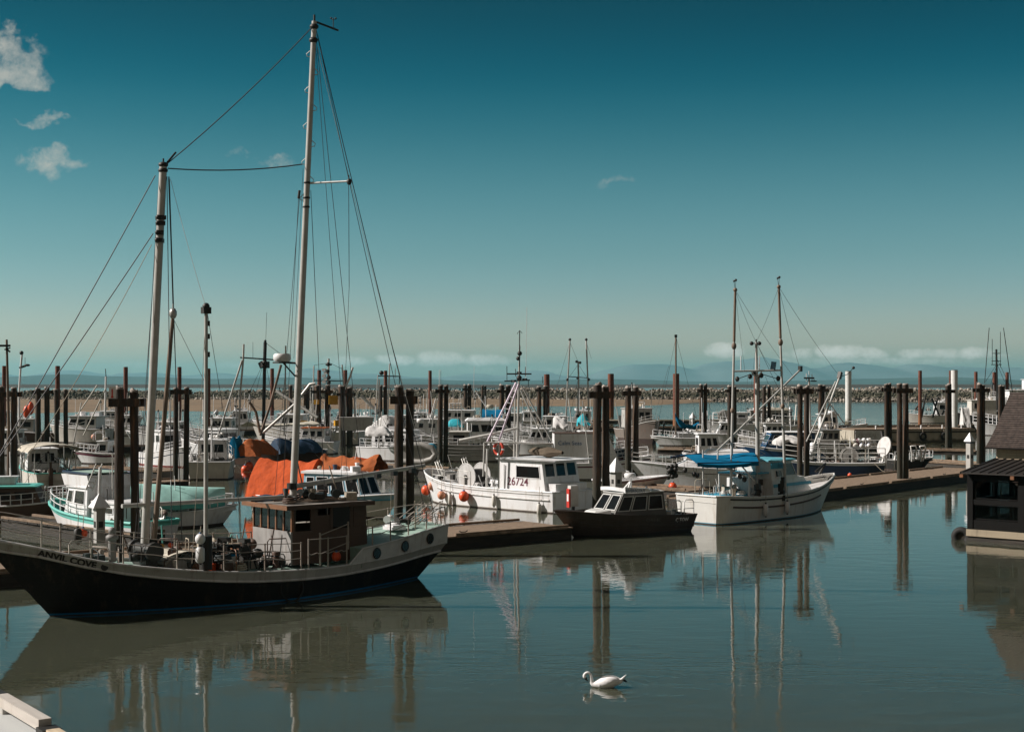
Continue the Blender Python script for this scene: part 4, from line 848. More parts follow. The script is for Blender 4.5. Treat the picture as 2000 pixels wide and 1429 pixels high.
# stays: pixel pairs on the boat's planes
bowtip = A.px(-90, 1050, 40.5)
FT = A.px(303, 343, 45); MT = A.px(616, 52, 48.6)
for a, b, r, m, sg_ in [
 (A.px(611, 52, 48.6), A.px(324, 322, 45), .017, M_wire, .15), (A.px(328, 329, 45), A.px(590, 321, 48.6), .02, M_wire, .12),
 (FT, A.px(-110, 1075, 40.6), .017, M_wire, .1), (A.px(299, 456, 45), A.px(-100, 1030, 41), .017, M_wire, .1), (A.px(296, 478, 45), A.px(45, 905, 42.4), .011, M_rope, .25),
 (A.px(620, 68, 48.6), A.px(853, 1022, 52.6), .017, M_wire, .2), (A.px(618, 60, 48.6), A.px(838, 1030, 52), .013, M_wire, .25),
 (A.px(619, 90, 48.6), A.px(829, 905, 53), .009, M_galv, .3), (A.px(617, 70, 48.6), A.px(722, 1060, 50.6), .012, M_wire, .15), (A.px(616, 80, 48.6), A.px(690, 1085, 50.0), .01, M_wire, .1),
 (A.px(681, 356, 48), A.px(682, 560, 49), .012, M_wire, 0), (A.px(682, 560, 49), A.px(660, 1075, 49.6), .009, M_wire, .1), (A.px(607, 372, 48.6), A.px(640, 1088, 49), .012, M_wire, .1),
 (A.px(585, 388, 48.6), A.px(535, 985, 49.5), .01, M_wire, .1), (A.px(583, 388, 48.6), A.px(551, 985, 50), .01, M_wire, .1), (A.px(592, 330, 48.6), A.px(574, 700, 50), .008, M_wire, 0),
 (A.px(329, 345, 45), A.px(356, 1065, 44.8), .014, M_wire, .05), (A.px(326, 345, 45), A.px(336, 1080, 44.3), .014, M_wire, .03), (A.px(331, 345, 45), A.px(345, 770, 45.3), .01, M_wire, 0),
 (A.px(333, 350, 45), A.px(401, 596, 44.2), .008, M_galv, .1), (A.px(311, 340, 45), A.px(268, 1070, 45.6), .011, M_wire, .05), (A.px(304, 480, 45), A.px(262, 1075, 44.5), .01, M_wire, 0),
 (A.px(330, 350, 45), A.px(338, 608, 44.8), .016, M_drope, .0), (A.px(405, 610, 44.2), A.px(470, 1000, 46.5), .009, M_wire, .1), (A.px(340, 625, 44.8), A.px(402, 750, 44.2), .009, M_wire, 0), (A.px(402, 610, 44.2), A.px(375, 1100, 43.8), .008, M_rope, .15),
 (A.px(700, 934, 50), A.px(705, 990, 49.5), .01, M_rope, 0), (A.px(765, 922, 51.5), A.px(762, 1030, 51.5), .01, M_rope, 0)]:
    A.wire(a, b, r, sg_, m)
mb = MB(); c = A.px(331, 309, 45.2); mb.tube([A.px(327, 317, 45), A.px(343, 298, 45.4)], .035, 6); mb.build('turnbuckle', M_dark, A.e)
# railings
def prail(q0, q1, h, n, side, bars=(1, .66, .33), m=M_galv, zo=None, r=.016):
    mb = MB()
    def base(q): p = A.pt(q, A.top(q), side, -.12); p.z += (qh(q) if zo else .02); return p
    for k in bars: mb.tube([base(lerp(q0, q1, i / 14)) + Vector((0, 0, h * k - (.03 * math.sin(i * 2.1) if k < 1 else 0))) for i in range(15)], r, 5)
    o = mb.build('railing', m, A.e)
    for i in range(n + 1): p = base(lerp(q0, q1, i / n)); MB().cyl(p, p + Vector((0, 0, h + .03)), .028, None, 6).build('stanchion', m, o)
M_rail = mat('dull_rail_pipe', (.33, .29, .25), .6, dirt=(.15, .07, .04), damt=.6)
prail(.44, .99, .86, 6, 1, (1, .72, .42), M_rail, r=.013); prail(.40, .99, .86, 6, -1, (1, .5), M_rail)
prail(.31, .42, .95, 2, 1, (1, .5), M_rail); prail(.0, .23, .62, 4, 1, (1, .55), M_rail, zo=True); prail(.0, .26, .62, 4, -1, (1, .55), M_rail, zo=True)
xs_ = A.xx(0, 1.3); ys_ = A.hb(0, 1.3) - .1
mb = MB()
for k in (1, .55): mb.tube([(xs_ + .1, -ys_, 1.9 + .62 * k), (xs_ - .1, 0, 1.9 + .62 * k), (xs_ + .1, ys_, 1.9 + .62 * k)], .016, 5)
for yy in (-.5, .1, .6): mb.cyl((xs_, yy, 1.85), (xs_ + .05, yy, 2.6), .02, None, 5)
rg = random.Random(8)
for i in range(9): yy = rg.uniform(-.3, .8); mb.tube([(xs_ + rg.uniform(0, .8), yy, 1.88), (xs_ + rg.uniform(.1, .5), yy + .2, 2.3 + rg.uniform(0, .5)), (xs_ + .9 + rg.uniform(0, .7), yy - .1, 1.95)], rg.uniform(.012, .025), 5)
mb.build('stern_gear', M_rail, A.e)
# ramp rail beside the wheelhouse door
mb = MB()
for k in (0, .45): mb.tube([A.pc(625, 1045 + k * 80, 1.75), A.pc(682, 1022 + k * 80, 1.8)], .018, 5)
mb.tube([A.pc(625, 1104, 1.75), A.pc(625, 1040, 1.75)], .04, 6); mb.tube([A.pc(680, 1072, 1.8), A.pc(680, 1018, 1.8)], .035, 6); mb.build('gangway_rail', M_rail, A.e)
# deck gear
def arch(x0, x1, w, h, z): return lambda u, v: (lerp(x0, x1, u), -w + 2 * w * v, z + h * math.sin(math.pi * min(max(v, 0), 1)) ** .6)
MB().sheet(lambda u, v: (8.6 + 1.5 * v - .1 * u, -.9 + 1.5 * u, 1.25 + .42 * math.sin(math.pi * v * .93 + .1) + .02 * math.sin(9 * u)), 10, 12, th=.03).build('companion_cover', M_tan, A.e)
MB().bb(8.75, 9.95, -.8, .5, .98, 1.4).build('companionway', M_grey, A.e)
mb = MB(); mb.bb(6.6, 8.0, -.85, .75, .95, 1.18); mb.bb(6.55, 8.05, -.9, .8, 1.18, 1.23); mb.build('fish_hatch', M_cream, A.e)
mb = MB(); mb.tube([(10.4, -.5, 1.75), (10.4, .5, 1.75)], .22, 14); mb.tube([(10.4, -.7, 1.75), (10.4, -.55, 1.75)], .3, 14); mb.tube([(10.4, .55, 1.75), (10.4, .7, 1.75)], .3, 14); mb.bb(10.2, 10.6, -.45, .45, 1.2, 1.5); mb.build('anchor_winch', M_dark, A.e)
mb = MB(); mb.tube([(11.6, .2, 1.5), (11.6, .2, 2.2)], .12, 10); mb.sph((11.6, .2, 2.25), .2, (1, 1, .6)); mb.sph((11.6, .2, 2.45), .12); mb.build('capstan', M_rail0, A.e)
mb = MB()
for dx, h in ((0, .9), (.4, .75), (.75, 1.0), (1.15, .7)): mb.tube([(7.35 + dx, .9, .95), (7.35 + dx, .9, .95 + h)], .09, 9); mb.rbox((7.35 + dx, .9, .95 + h * .7), (.3, .26, .3), dx * 3); mb.rbox((7.33 + dx, .85, 1.0 + h), (.24, .4, .12), dx * 5)
for i in range(6): mb.tube([(8.2 + i * .12, 1.0, 1.), (8.0 + i * .14, .8, 1.9 + .15 * math.sin(i))], .03, 5)
mb.build('deck_winch', M_dark, A.e)
A.clutter(6.2, 10.2, 1.35, .98, 46, 9, [M_dark, M_dark, M_brown, M_rail, M_drope, M_rope, M_grey]); A.clutter(10.4, 12.4, .32, 1.45, 16, 12, [M_dark, M_brown, M_rail, M_drope, M_dark]); A.clutter(.2, 2.3, .9, 1.8, 6, 3); A.clutter(6.0, 10.4, 1.3, 1.0, 30, 19, [M_white2, M_varn, M_rope, M_dark, M_cream, M_orange, M_brown, M_teal, M_dark]); A.clutter(6.0, 9.8, 1.3, 1.35, 14, 23, [M_dark, M_rope, M_drope, M_brown])
def crate(loc, sz, m, lab, rz=0., lid=None, name='bin', cat='bin'):
    e = empty(name, loc, rz, lab, cat); a, b, c = sz; mb = MB(); mb.hexa([(-a * .43, -b * .43, 0), (a * .43, -b * .43, 0), (a * .43, b * .43, 0), (-a * .43, b * .43, 0), (-a / 2, -b / 2, c), (a / 2, -b / 2, c), (a / 2, b / 2, c), (-a / 2, b / 2, c)]); mb.bb(-a * .53, a * .53, -b * .53, b * .53, c - .05, c + .003); mb.build('body', m, e)
    if lid: MB().bb(-a * .55, a * .55, -b * .55, b * .55, c + .006, c + .06).build('lid', lid, e)
    return e
v = A.M @ A.pc(442, 1092, .9); crate((v.x, v.y, .96), (.55, .5, .5), M_grey, 'grey plastic bin with a bright blue lid on the black boat deck', 2.3, M_bcanvas)
def boxsk():
    mb = MB(); mb.hexa([(0, 0, 0), (1.6, 0, .05), (1.6, .75, .05), (0, .75, 0), (-.1, -.05, .4), (2.0, -.02, .5), (2.0, .8, .5), (-.1, .8, .4)]); return mb
v = A.M @ Vector((6.3, -.6, .96)); o = boxsk().build('plank_stack', M_varn); o.location = v; o.rotation_euler = (0, 0, R(130)); tag(o, 'upturned brown wooden skiff box in front of the wheelhouse', 'box')
# buoys and floats
def buoy(p, r, m, lab, group=None, rope=.4, sc=(1, 1, 1.08)):
    e = empty('buoy', p, 0, lab, 'buoy', group); MB().sph((0, 0, 0), r, sc, 16).build('ball', m, e); mb = MB(); mb.tube([(0, 0, r * .9), (0, 0, r * 1.3)], [r * .35, r * .18], 8); mb.build('eye', M_txtblue, e)
    if rope: MB().tube([(0, 0, r * 1.2), (0.02, 0.03, r * 1.2 + rope)], .012, 4).build('rope', M_rope, e)
    return e
def fender(p, r, h, m, lab, group=None, rope=.5):
    e = empty('fender', p, 0, lab, 'fender', group); MB().tube([(0, 0, -h / 2), (0, 0, -h / 2 + .06), (0, 0, h / 2 - .06), (0, 0, h / 2)], [r * .5, r, r, r * .5], 12).build('body', m, e)
    mb = MB(); mb.tube([(0, 0, h / 2), (0, 0, h / 2 + .07)], r * .4, 8); mb.tube([(0, 0, -h / 2 - .05), (0, 0, -h / 2)], r * .35, 8); mb.build('end_cap', M_dark, e)
    if rope: MB().tube([(0, 0, h / 2), (.02, 0, h / 2 + rope)], .012, 4).build('rope', M_rope, e)
    return e
Ya = 43.6
buoy(P(391, 1052, 43.9), .16, M_white, 'upper white float tied to the derrick pole of the black boat', None, .2); fender(P(391, 1083, 43.9), .14, .5, M_white2, 'white cylindrical float hanging under the round one at the derrick pole')
buoy(P(333, 1064, 44.8), .085, M_orange, 'small orange ball among the black boat deck gear', None, 0); buoy(P(316, 1066, 44.8), .08, M_yellow, 'small yellowish ball left of the small orange ball', None, 0)
buoy(P(162, 1040, 47.5), .16, M_orange, 'red-orange ball hanging on the bow of the cabin boat with turquoise trim'); fender(P(152, 1046, 47.3), .13, .5, M_dark, 'black fender beside the red-orange ball at the turquoise trimmed bow')
buoy(P(657, 1086, 47.9), .16, M_orange, 'orange ball wedged behind the raised stern bulwark of the black boat', None, 0)

# ================================================================ white net boat with red number
G = WP(1075, 1003, 0); hd = 137.0; n2 = Vector((-math.sin(R(hd)), math.cos(R(hd)), 0))
Bm = 3.7; c0 = G - n2 * Bm / 2
B = Boat('fishing_boat', 'white fishing boat with net drum, pale lilac ladder and maroon number 26724', 'boat', c0.x, c0.y, hd, 11.0, Bm)
B.shape([1.12, 1.12, 1.15, 1.3, 1.85], tw=.94, tww=.9, bowo=.55, sterno=.05, flare=1.0, corner=0, mid=.2, bp=4.5, bq=.75, wq=2.8, ws=.97)
B.hull([('z', .06, M_darkboot), ('z', .10, M_cream), ('s', 0, M_white)], bul=.32, deck=M_lgrey, cap=M_white, capr=.05, rub=[(.14, .02, .97, .025, M_grey), (.42, .02, .8, .05, M_lgrey)])
# cabin
zc = .85
X0 = B.pc(1066, 940, 1.5).x; X1 = B.pc(975, 930, 1.5).x
cw = B.cabin(X0, X1, 1.5, zc, 2.75, rf=.0, ra=.35, tin=.05, over=.08, wins=[('P', .37, .93, .50, .86, 0)], roofm=M_white, fm=M_white)
MB().bb(lerp(X0, X1, .62), lerp(X0, X1, .62) + .05, 1.49, 1.53, 1.87, 2.50).build('window_mullion', M_white, B.e)
MB().hexa([(X0 - .75, -1.62, 2.78), (X1 + .1, -1.62, 2.78), (X1 + .1, 1.62, 2.78), (X0 - .75, 1.62, 2.78), (X0 - .8, -1.66, 2.85), (X1 + .15, -1.66, 2.85), (X1 + .15, 1.66, 2.85), (X0 - .8, 1.66, 2.85)]).build('roof_edge', M_white, B.e)
a, b_, c_, d_ = Vector((X0, 1.5, zc)), Vector((X0, -1.5, zc)), Vector((X0 + .35, -1.45, 2.75)), Vector((X0 + .35, 1.45, 2.75))
def q4(u, v): return a.lerp(b_, u).lerp(d_.lerp(c_, u), v)
for u0, u1 in ((.05, .33), (.36, .64), (.67, .95)): win(cw, q4(u0, .54), q4(u1, .54), q4(u1, .95), q4(u0, .95), M_white)
MB().bb(.1, X0 - .01, -1.3, 1.3, .8, 1.55).build('engine_box', M_white, B.e)
l0 = B.pc(990, 946, 1.5); l0.y = 1.5 - .0263 * (l0.z - zc) + .007; lettering('26724', .64, planefn(l0, (-1, 0, 0), (0, -.0263, 1)), M_txtred, B.e, bold=.008)
MB().bb(X1 - .42, X1 - .38, 1.50, 1.54, 1.0, 2.5).build('door_edge', M_grey, B.e)
# A-frame ladder mast
mt = B.pc(1012, 745, 0.2); mtop = B.pc(1015, 675, .2); mb_ = B.pc(1010, 875, 0.2)
B.mast(Vector((mb_.x, .2, 2.8)), mtop, .08, .045); B.mast(Vector((mb_.x + .25, .2, 2.8)), Vector((mt.x + .2, .2, mt.z)), .05, .045)
for dx, (pa, pb) in enumerate((((952, 862), (1008, 747)), ((974, 862), (1013, 750)))):
    A_ = B.px(*pa, 79.4); B_ = B.px(*pb, 79.6 - dx * .2)
    MB().tube([A_, B_], .06, 8).build('ladder_leg', mat('pale_lilac_paint', (.66, .56, .66), .45, dirt=(.4, .36, .4)), B.e)
for i in range(9):
    t = .06 + i * .1; pa = B.px(952 + 56 * t, 862 - 115 * t, 79.4); pb = B.px(974 + 39 * t, 862 - 112 * t, 79.4); MB().cyl(pa, pb, .03, None, 6).build('rung', M_white, B.e)
for (pa, pb, yy) in (((1078, 862), (1018, 752), 80.5), ((1062, 858), (1016, 760), 81)): MB().tube([B.px(*pa, yy), B.px(*pb, yy)], .045, 7).build('mast_leg', M_galv, B.e)
mb = MB()
mb.tube([B.px(990, 730, 80), B.px(1038, 730, 80)], .04, 6); mb.tube([B.px(1014, 716, 80), B.px(1015, 646, 80)], .03, 5); mb.tube([B.px(985, 744, 80), B.px(1035, 742, 80)], .035, 6)
for px_, y0, y1 in ((1026, 716, 735), (1007, 720, 735), (1032, 742, 755), (990, 742, 715), (1060, 748, 735)): mb.tube([B.px(px_, y1, 80), B.px(px_, y0, 80)], .02, 5)
mb.sph(B.px(1015, 690, 80), .14, n=8); mb.sph(B.px(1012, 700, 80), .12, n=8); mb.sph(B.px(1014, 738, 80), .16, n=8); mb.tube([B.px(1010, 652, 80), B.px(1015, 645, 80), B.px(1020, 651, 80)], .018, 5)
for px_, py_ in ((1003, 744), (1025, 741), (1014, 728)): mb.rbox(B.px(px_, py_, 80), (.24, .16, .14))
mb.build('masthead_gear', M_dark, B.e)
B.wire(B.px(1029, 600, 81.5), B.px(1027, 742, 81.5), .014, m=M_white2, name='whip_antenna'); B.wire(B.px(926, 715, 82), B.px(925, 778, 82), .014, m=M_white2, name='whip_antenna')
MB().tube([B.px(897, 860, 80.5), B.px(960, 848, 80), B.px(1010, 836, 80)], .09, 8).build('boom', M_galv, B.e)
# gantry rails over the cabin
mb = MB(); 
for pa, pb in (((946, 864), (1080, 866)), ((946, 864), (944, 930)), ((975, 866), (974, 955)), ((1080, 866), (1082, 886)), ((960, 866), (962, 880))): mb.tube([B.px(*pa, 79.2), B.px(*pb, 79.2)], .05, 7)
mb.build('gantry', M_galv, B.e)
# rails, horns and drum at the bow
zd = .98
B.drum(7.6, 1.62, .74, 1.25, 0., M_lgrey)
mb = MB()
for (xa, xb, yy, z1_, z2_) in ((8.9, 9.5, 1.2, 1.6, 2.5), (8.9, 9.5, -1.0, 1.6, 2.6)):
    for d in (0, .22): mb.tube([(xa, yy - d, z1_), (xb - .05, yy - d, z2_ - .1), (xb + .05, yy - d - .08, z2_), (xb + .12, yy - d, z2_ - .1), (xa + .3, yy - d, z1_)], .028, 6)
mb.tube([(9.0, -1.1, 1.75), (9.0, 1.2, 1.75)], .09, 8); mb.tube([(9.1, -1.1, 1.95), (9.1, 1.2, 1.95)], .05, 8)
mb.build('bow_roller', M_galv, B.e)
for x_ in (6.2, 8.4):
    mb = MB(); y = B.hb(x_ / B.L, 1.2) - .15
    for k in (.45, .8): mb.tube([(x_ - .0, y, 1.2), (x_, y, 1.2 + k), (x_ + 1.0, y, 1.25 + k), (x_ + 1.0, y, 1.3)], .026, 6)
    mb.build('railing', M_galv, B.e)
MB().tube([(5.2, 1.4, 1.1), (5.3, 1.3, 2.6), (5.35, 1.2, 3.3)], .055, 7).build('davit', M_galv, B.e)
B.clutter(4.0, 7.2, 1.2, zd - .1, 16, 21, [M_dark, M_grey, M_galv, M_white2]); B.clutter(8.8, 10., .8, 1.3, 6, 22, [M_dark, M_grey, M_galv])
MB().bb(X1 + .02, 5.6, -1.1, 1.1, .85, 1.12).build('hatch', M_white2, B.e)
lf = empty('life_ring', B.M @ B.px(974, 876, 79.3), R(hd), 'orange life ring on the gantry of the white boat with the maroon number', 'life ring'); MB().torus((0, 0, 0), (0, 1, .0), .33, .075, 26, 8).build('ring', mat('life_ring_red', (.55, .05, .02), .5), lf)
for i in range(4): MB().torus((0, 0, 0), (0, 1, 0), .33, .08, 3, 8, a0=i * 1.571 + .6, a1=i * 1.571 + .85).build('band', M_white, lf)
rc_ = B.M @ Vector((1.9, .1, 2.93))
def blob(u, v):
    th_ = 2 * math.pi * u; r_ = .32 * math.sin(math.pi * min(max(v, .03), .97)) ** .5 * (1 + .12 * math.sin(5 * th_ + 9 * v) + .1 * math.sin(13 * v + 3)); p = Vector(((v - .5) * 2.5, r_ * math.cos(th_), r_ * .85 * math.sin(th_) + .27)); return tuple(p)
o = MB().sheet(blob, 18, 18).build('tarp_bundle', mat('brown_canvas_bundle', (.10, .075, .05), .9, bump=.03, bscale=6)); o.location = rc_; o.rotation_euler = (0, 0, R(hd)); tag(o, 'dark brown canvas bundle on the roof of the white boat with the maroon number', 'bundle')
# buoys and fenders along the lit side
def onside(bt, px_, py_, out=.0, side=1):
    for _ in range(1): pass
    lo, hi = 0.02, .98; best = None
    for i in range(97):
        q = lo + (hi - lo) * i / 96
        for z in (.35,):
            w = bt.M @ bt.pt(q, z, side); X = 1000 + F * w.x / w.y; d = abs(X - px_)
            if best is None or d < best[0]: best = (d, q, w)
    q = best[1]; w = best[2]; z = CH - (py_ - HZ) / F * (w.y - .25); pz = bt.pt(q, max(z, 0.05), side, out); return bt.M @ pz
g_ = 'buoys along the white numbered boat'
buoy(onside(B, 841, 957, .28), .29, M_orange, 'bright orange buoy nearest the bow of the white numbered boat', g_, .8)
buoy(onside(B, 852, 950, .26) + Vector((.1, .5, .0)), .24, M_pink, 'faded pinkish buoy just behind the foremost orange buoy', g_, .7)
buoy(onside(B, 870, 967, .24), .24, M_pink, 'faded orange buoy, third from the bow of the white numbered boat', g_, .7)
buoy(onside(B, 914, 969, .30), .29, M_orange, 'bright orange buoy alone at the middle of the white numbered boat', g_, .8)
g2 = 'fenders along the white numbered boat'
fender(onside(B, 882, 975, .16), .12, .62, M_cream, 'pale cylinder fender between the buoys of the white numbered boat', g2, .8); fender(onside(B, 968, 978, .16), .12, .62, M_cream, 'pale cylinder fender midway along the white numbered boat', g2, .8); fender(onside(B, 1056, 994, .16), .12, .6, M_cream, 'pale cylinder fender at the aft corner of the white numbered boat', g2, .9)

# ================================================================ grey metal launch
cst = WP(1345, 1037); cbw = WP(1112, 1056); hd = math.degrees(math.atan2(cbw.y - cst.y, cbw.x - cst.x)); n2 = Vector((-math.sin(R(hd)), math.cos(R(hd)), 0)); c0 = cst - n2 * 1.15
M_gunmetal = mat('gunmetal_aluminium', (.075, .060, .052), .5, metal=.35, dirt=(.15, .13, .11), damt=.5)
M_gmlight = mat('light_cabin_metal', (.62, .62, .60), .45, dirt=(.2, .18, .15), damt=.3)
D = Boat('launch', 'dark grey metal launch with grey cabin and RIVER SCOUT roof board', 'boat', c0.x + .22, c0.y, hd, 6.3, 2.55)
D.shape([.80, .84, .92, 1.05, 1.28], tw=.92, tww=.8, bowo=1.15, sterno=.25, flare=1.1, mid=.25, bp=2.6, bq=.8, wq=1.7, ws=.88)
D.hull([('z', .1, M_dark), ('s', 0, M_gunmetal)], bul=.10, deck=M_lgrey, cap=M_gunmetal, capr=.03, rub=[(.28, .0, .97, .02, M_gunmetal), (.5, .0, .95, .018, M_gunmetal), (.66, .0, .93, .018, M_gunmetal)])
zc = .82
cb_ = D.cabin(1.55, 4.75, 1.0, zc, 1.93, rf=.8, ra=.05, tin=.18, m=mat('cabin_grey_metal', (.10, .095, .085), .4, metal=.2), roofm=M_gmlight, over=.03, wf=.9, fm=M_gmlight, crown=.06, rth=.04,
   wins=[('P', .62, .92, .30, .88), ('P', .22, .56, .30, .88), ('P', .06, .18, .30, .88) if False else ('P', .60, .61, .4, .41), ('F', .04, .34, .32, .92), ('F', .37, .63, .32, .92), ('F', .66, .96, .32, .92)] if False else
   [('P', .64, .95, .28, .88), ('P', .30, .60, .28, .88), ('P', .0 + .03, .27, .28, .88), ('F', .05, .46, .32, .92), ('F', .54, .95, .32, .92), ('S', .3, .9, .3, .88)])
MB().hexa([(4.7, -.75, .95), (5.4, -.4, 1.08), (5.4, .4, 1.08), (4.7, .75, .95), (4.7, -.7, 1.2), (5.3, -.35, 1.17), (5.3, .35, 1.17), (4.7, .7, 1.2)]).build('fore_trunk', M_gmlight, D.e)
# name board: curved on the front of the roof
def bd(u, v): return (3.98 + .10 * math.cos(math.pi * (u - .5)) , lerp(.92, -.92, u), 2.0 + .17 * v + .05 * math.sin(math.pi * u))
brd = MB().sheet(bd, 14, 2).build('name_board', M_white, D.e)
def bd2(u, v): return (3.64 - .9 * u, .93 + .002, 1.93 + .17 * v - .03 * u)
MB().hexa([(2.5, .86, 1.97), (4.02, .86, 1.97), (4.02, .93, 1.97), (2.5, .93, 1.97), (2.6, .86, 2.13), (4.04, .86, 2.24), (4.04, .93, 2.24), (2.6, .93, 2.13)]).build('name_board', M_white, D.e)
lettering('RIVER/SCOUT', .19, planefn((3.98, .934, 2.02), (-1, 0, -.04), (0, 0, 1)), M_txtblue, brd, bold=.004)
mb = MB(); mb.tube([(2.9, .0, 2.05), (2.9, 0, 2.57)], .05, 8); mb.tube([(3.3, .2, 1.95), (2.9, .0, 2.45)], .04, 6); mb.tube([(3.2, -.3, 1.95), (2.95, 0, 2.4)], .04, 6); mb.build('radar_post', M_white2, D.e)
D.radar((2.95, 0, 2.57), .27, .24, M_white); MB().sph((2.2, .3, 2.1), .07, (1, 1, 1.3), 8).build('lamp', M_white, D.e)
mb = MB()
for y in (-.6, -.2, .2, .6): mb.tube([(1.9, y, 2.06), (3.3, y, 2.07)], .012, 4)
mb.build('roof_rail', M_galv, D.e)
for sd in (1, -1):
    mb = MB()
    for (xa, xb) in ((1.35, .75), (.55, -.05)): mb.tube([(xa, sd * 1.12, .8), (xa, sd * 1.12, 1.42), (xa - .1, sd * 1.12, 1.52), (xb + .1, sd * 1.12, 1.5), (xb, sd * 1.12, 1.4), (xb, sd * 1.12, .8)], .026, 6); mb.tube([(xa, sd * 1.12, 1.1), (xb, sd * 1.12, 1.1)], .02, 6)
    mb.build('railing', M_white, D.e)
def hulltext(bt, s, size, px_, zoff, m, side=1, bold=0.):
    q0 = pside(bt, px_, zoff, side); x0_ = bt.xx(q0, bt.top(q0) - zoff); vs, fs = text_geo(s, size, bold); o = []
    for v in vs:
        X = x0_ - v.x * (1 if side > 0 else -1); q = X / bt.L
        for _ in range(8): z = bt.top(q) - zoff + v.y; q += (X - bt.xx(q, z)) / bt.L * .8
        o.append(bt.pt(q, bt.top(q0) - zoff + v.y + (bt.top(q) - bt.top(q0)), side, .012))
    return MB().add(o, fs).build('lettering', m, bt.e)
hulltext(D, 'C TOW', .25, 1319, .30, mat('bright_white_letters', (.85, .85, .85), .5, var=0), bold=.01); hulltext(D, 'C13131BC', .2, 1262, .26, mat('faint_grey_lettering', (.16, .15, .14), .5))
MB().bb(-.28, .0, -.9, .9, .2, .6).build('swim_step', M_gunmetal, D.e); D.clutter(.3, 1.5, .8, .72, 7, 31)
# locker cabinet with red label on the float beside the launch
fx = empty('hose_cabinet', WP(1120, 1012, .55) + Vector((0, .4, 0)), R(30), 'white and grey fire hose cabinet with a red panel at the bow of the launch', 'cabinet')
MB().bb(-.22, .22, -.14, .14, .55, 1.55).build('body', M_gmlight, fx); MB().bb(-.06, .06, -.06, .06, 0, .548).build('post', M_dark, fx); MB().bb(-.30, -.222, -.12, .12, .5, 1.4).build('red_panel', M_red, fx); MB().bb(-.31, -.302, -.07, .07, .8, 1.15).build('white_sign', M_white, fx)

# ================================================================ white troller
hd = 44.6
E = Boat('fishing_boat', 'white trolling boat with blue-green cabin roof, two tall poles and a square stern', 'boat', 9.3, 71.2, hd, 11.0, 3.35)
E.shape([1.42, 1.26, 1.24, 1.42, 1.95], tw=.93, tww=.9, bowo=1.35, sterno=.1, flare=1.15, corner=.07, mid=.3, bp=2.5, bq=.8, wq=1.7, ws=.9)
M_wg = mat('white_gelcoat', (.70, .69, .66), .35, dirt=(.38, .29, .2), damt=.6, var=.04)
E.hull([('z', .05, M_darkboot), ('z', .08, M_bluegreen), ('s', 0, M_wg)], bul=.35, deck=M_lgrey, cap=M_wg, capr=.05, rub=[(.13, .06, .98, .04, M_dark), (.52, .08, .80, .045, M_brown)])
zc = .95
# trunk + wheelhouse
E.cabin(4.7, 9.3, 1.3, zc, 2.0, rf=.9, ra=0, tin=.12, m=M_wg, over=.0, wf=.75, roofm=M_wg, crown=.03, rth=.03)
mb = MB()
for side in (1, -1): mb.quad((4.7, side * 1.262, 1.62), (8.85, side * .82, 1.62), (8.8, side * .79, 1.78), (4.7, side * 1.24, 1.78))
mb.v = [(x, y * 1.012, z) for x, y, z in mb.v]; mb.build('cabin_stripe', M_bluegreen, E.e)
E.cabin(4.75, 7.3, 1.12, 2.03, 2.95, rf=.55, ra=0, tin=.08, m=M_wg, over=.16, wf=1.0, roofm=mat('blue_green_roof', (.12, .40, .48), .5, dirt=(.3, .35, .36), damt=.4), fm=M_wg, visor=.1,
   wins=[('S', .47, .97, .15, .88), ('F', .04, .36, .15, .9), ('F', .38, .62, .15, .9), ('F', .64, .96, .15, .9), ('S', .15, .42, .1, .5)])
MB().bb(4.72, 5.75, -1.12, -1.06, 2.58, 2.9).build('eave_stripe', M_bluegreen, E.e)
lettering('3141', .26, planefn((5.25, -1.15, 2.66), (1, 0, 0), (0, 0, 1)), M_txtblue, E.e)
MB().bb(2.9, 4.68, -1.0, 1.0, 2.35, 2.42).build('awning', M_bluegreen, E.e)
for x_, y_ in ((3.0, -.95), (3.0, .95)): MB().cyl((x_, y_, .9), (x_, y_, 2.35), .04, None, 7).build('awning_post', M_wg, E.e)
MB().bb(3.6, 4.69, -.6, .9, .9, 2.1).build('cabin_back', M_white2, E.e)
# masts and poles
Ye = 73.5
pl0, pl1 = E.px(1427, 972, 72.6), E.px(1436, 566, 72.6); pr0, pr1 = E.px(1534, 962, 74.2), E.px(1521, 560, 74.2); mm0, mm1 = E.px(1481, 975, 73.6), E.px(1477, 668, 73.6)
for a, b, nm in ((pl0, pl1, 'trolling_pole'), (pr0, pr1, 'trolling_pole')):
    MB().tube([a, a.lerp(b, .35), a.lerp(b, .7), b], [.08, .075, .06, .045], 10).build(nm, M_mast, E.e)
    mb = MB(); mb.tube([b.lerp(a, .25), b.lerp(a, .0)], [.07, .062], 8); mb.sph(b, .11, n=8); mb.sph(a.lerp(b, .73), .13, (1, 1, 1.5), 8); mb.sph(a.lerp(b, .42), .12, (1, 1, 1.4), 8); mb.build('pole_sleeve', M_pole, E.e)
    mb = MB(); mb.tube([b, b + Vector((.05, 0, .45))], .012, 5); mb.tube([b, b + Vector((-.1, 0, .4))], .012, 5); mb.sph(b + Vector((.05, 0, .5)), .07, n=7); mb.sph(b + Vector((-.1, 0, .44)), .06, n=7); mb.build('tip_bell', M_dark, E.e)
MB().tube([mm0, mm0.lerp(mm1, .5), mm1], [.13, .11, .06], 12).build('main_mast', M_mast, E.e)
for i in range(9): a = mm0.lerp(mm1, .06 + i * .055); MB().tube([a + Vector((.1, -.1, 0)), a + Vector((.32, -.25, .08)), a + Vector((.1, -.1, .22))], .02, 5).build('mast_step', M_galv, E.e)
mb = MB(); ca = E.px(1434, 725, 72.8); cb = E.px(1527, 723, 74.2); mb.tube([ca, cb], .05, 7); 
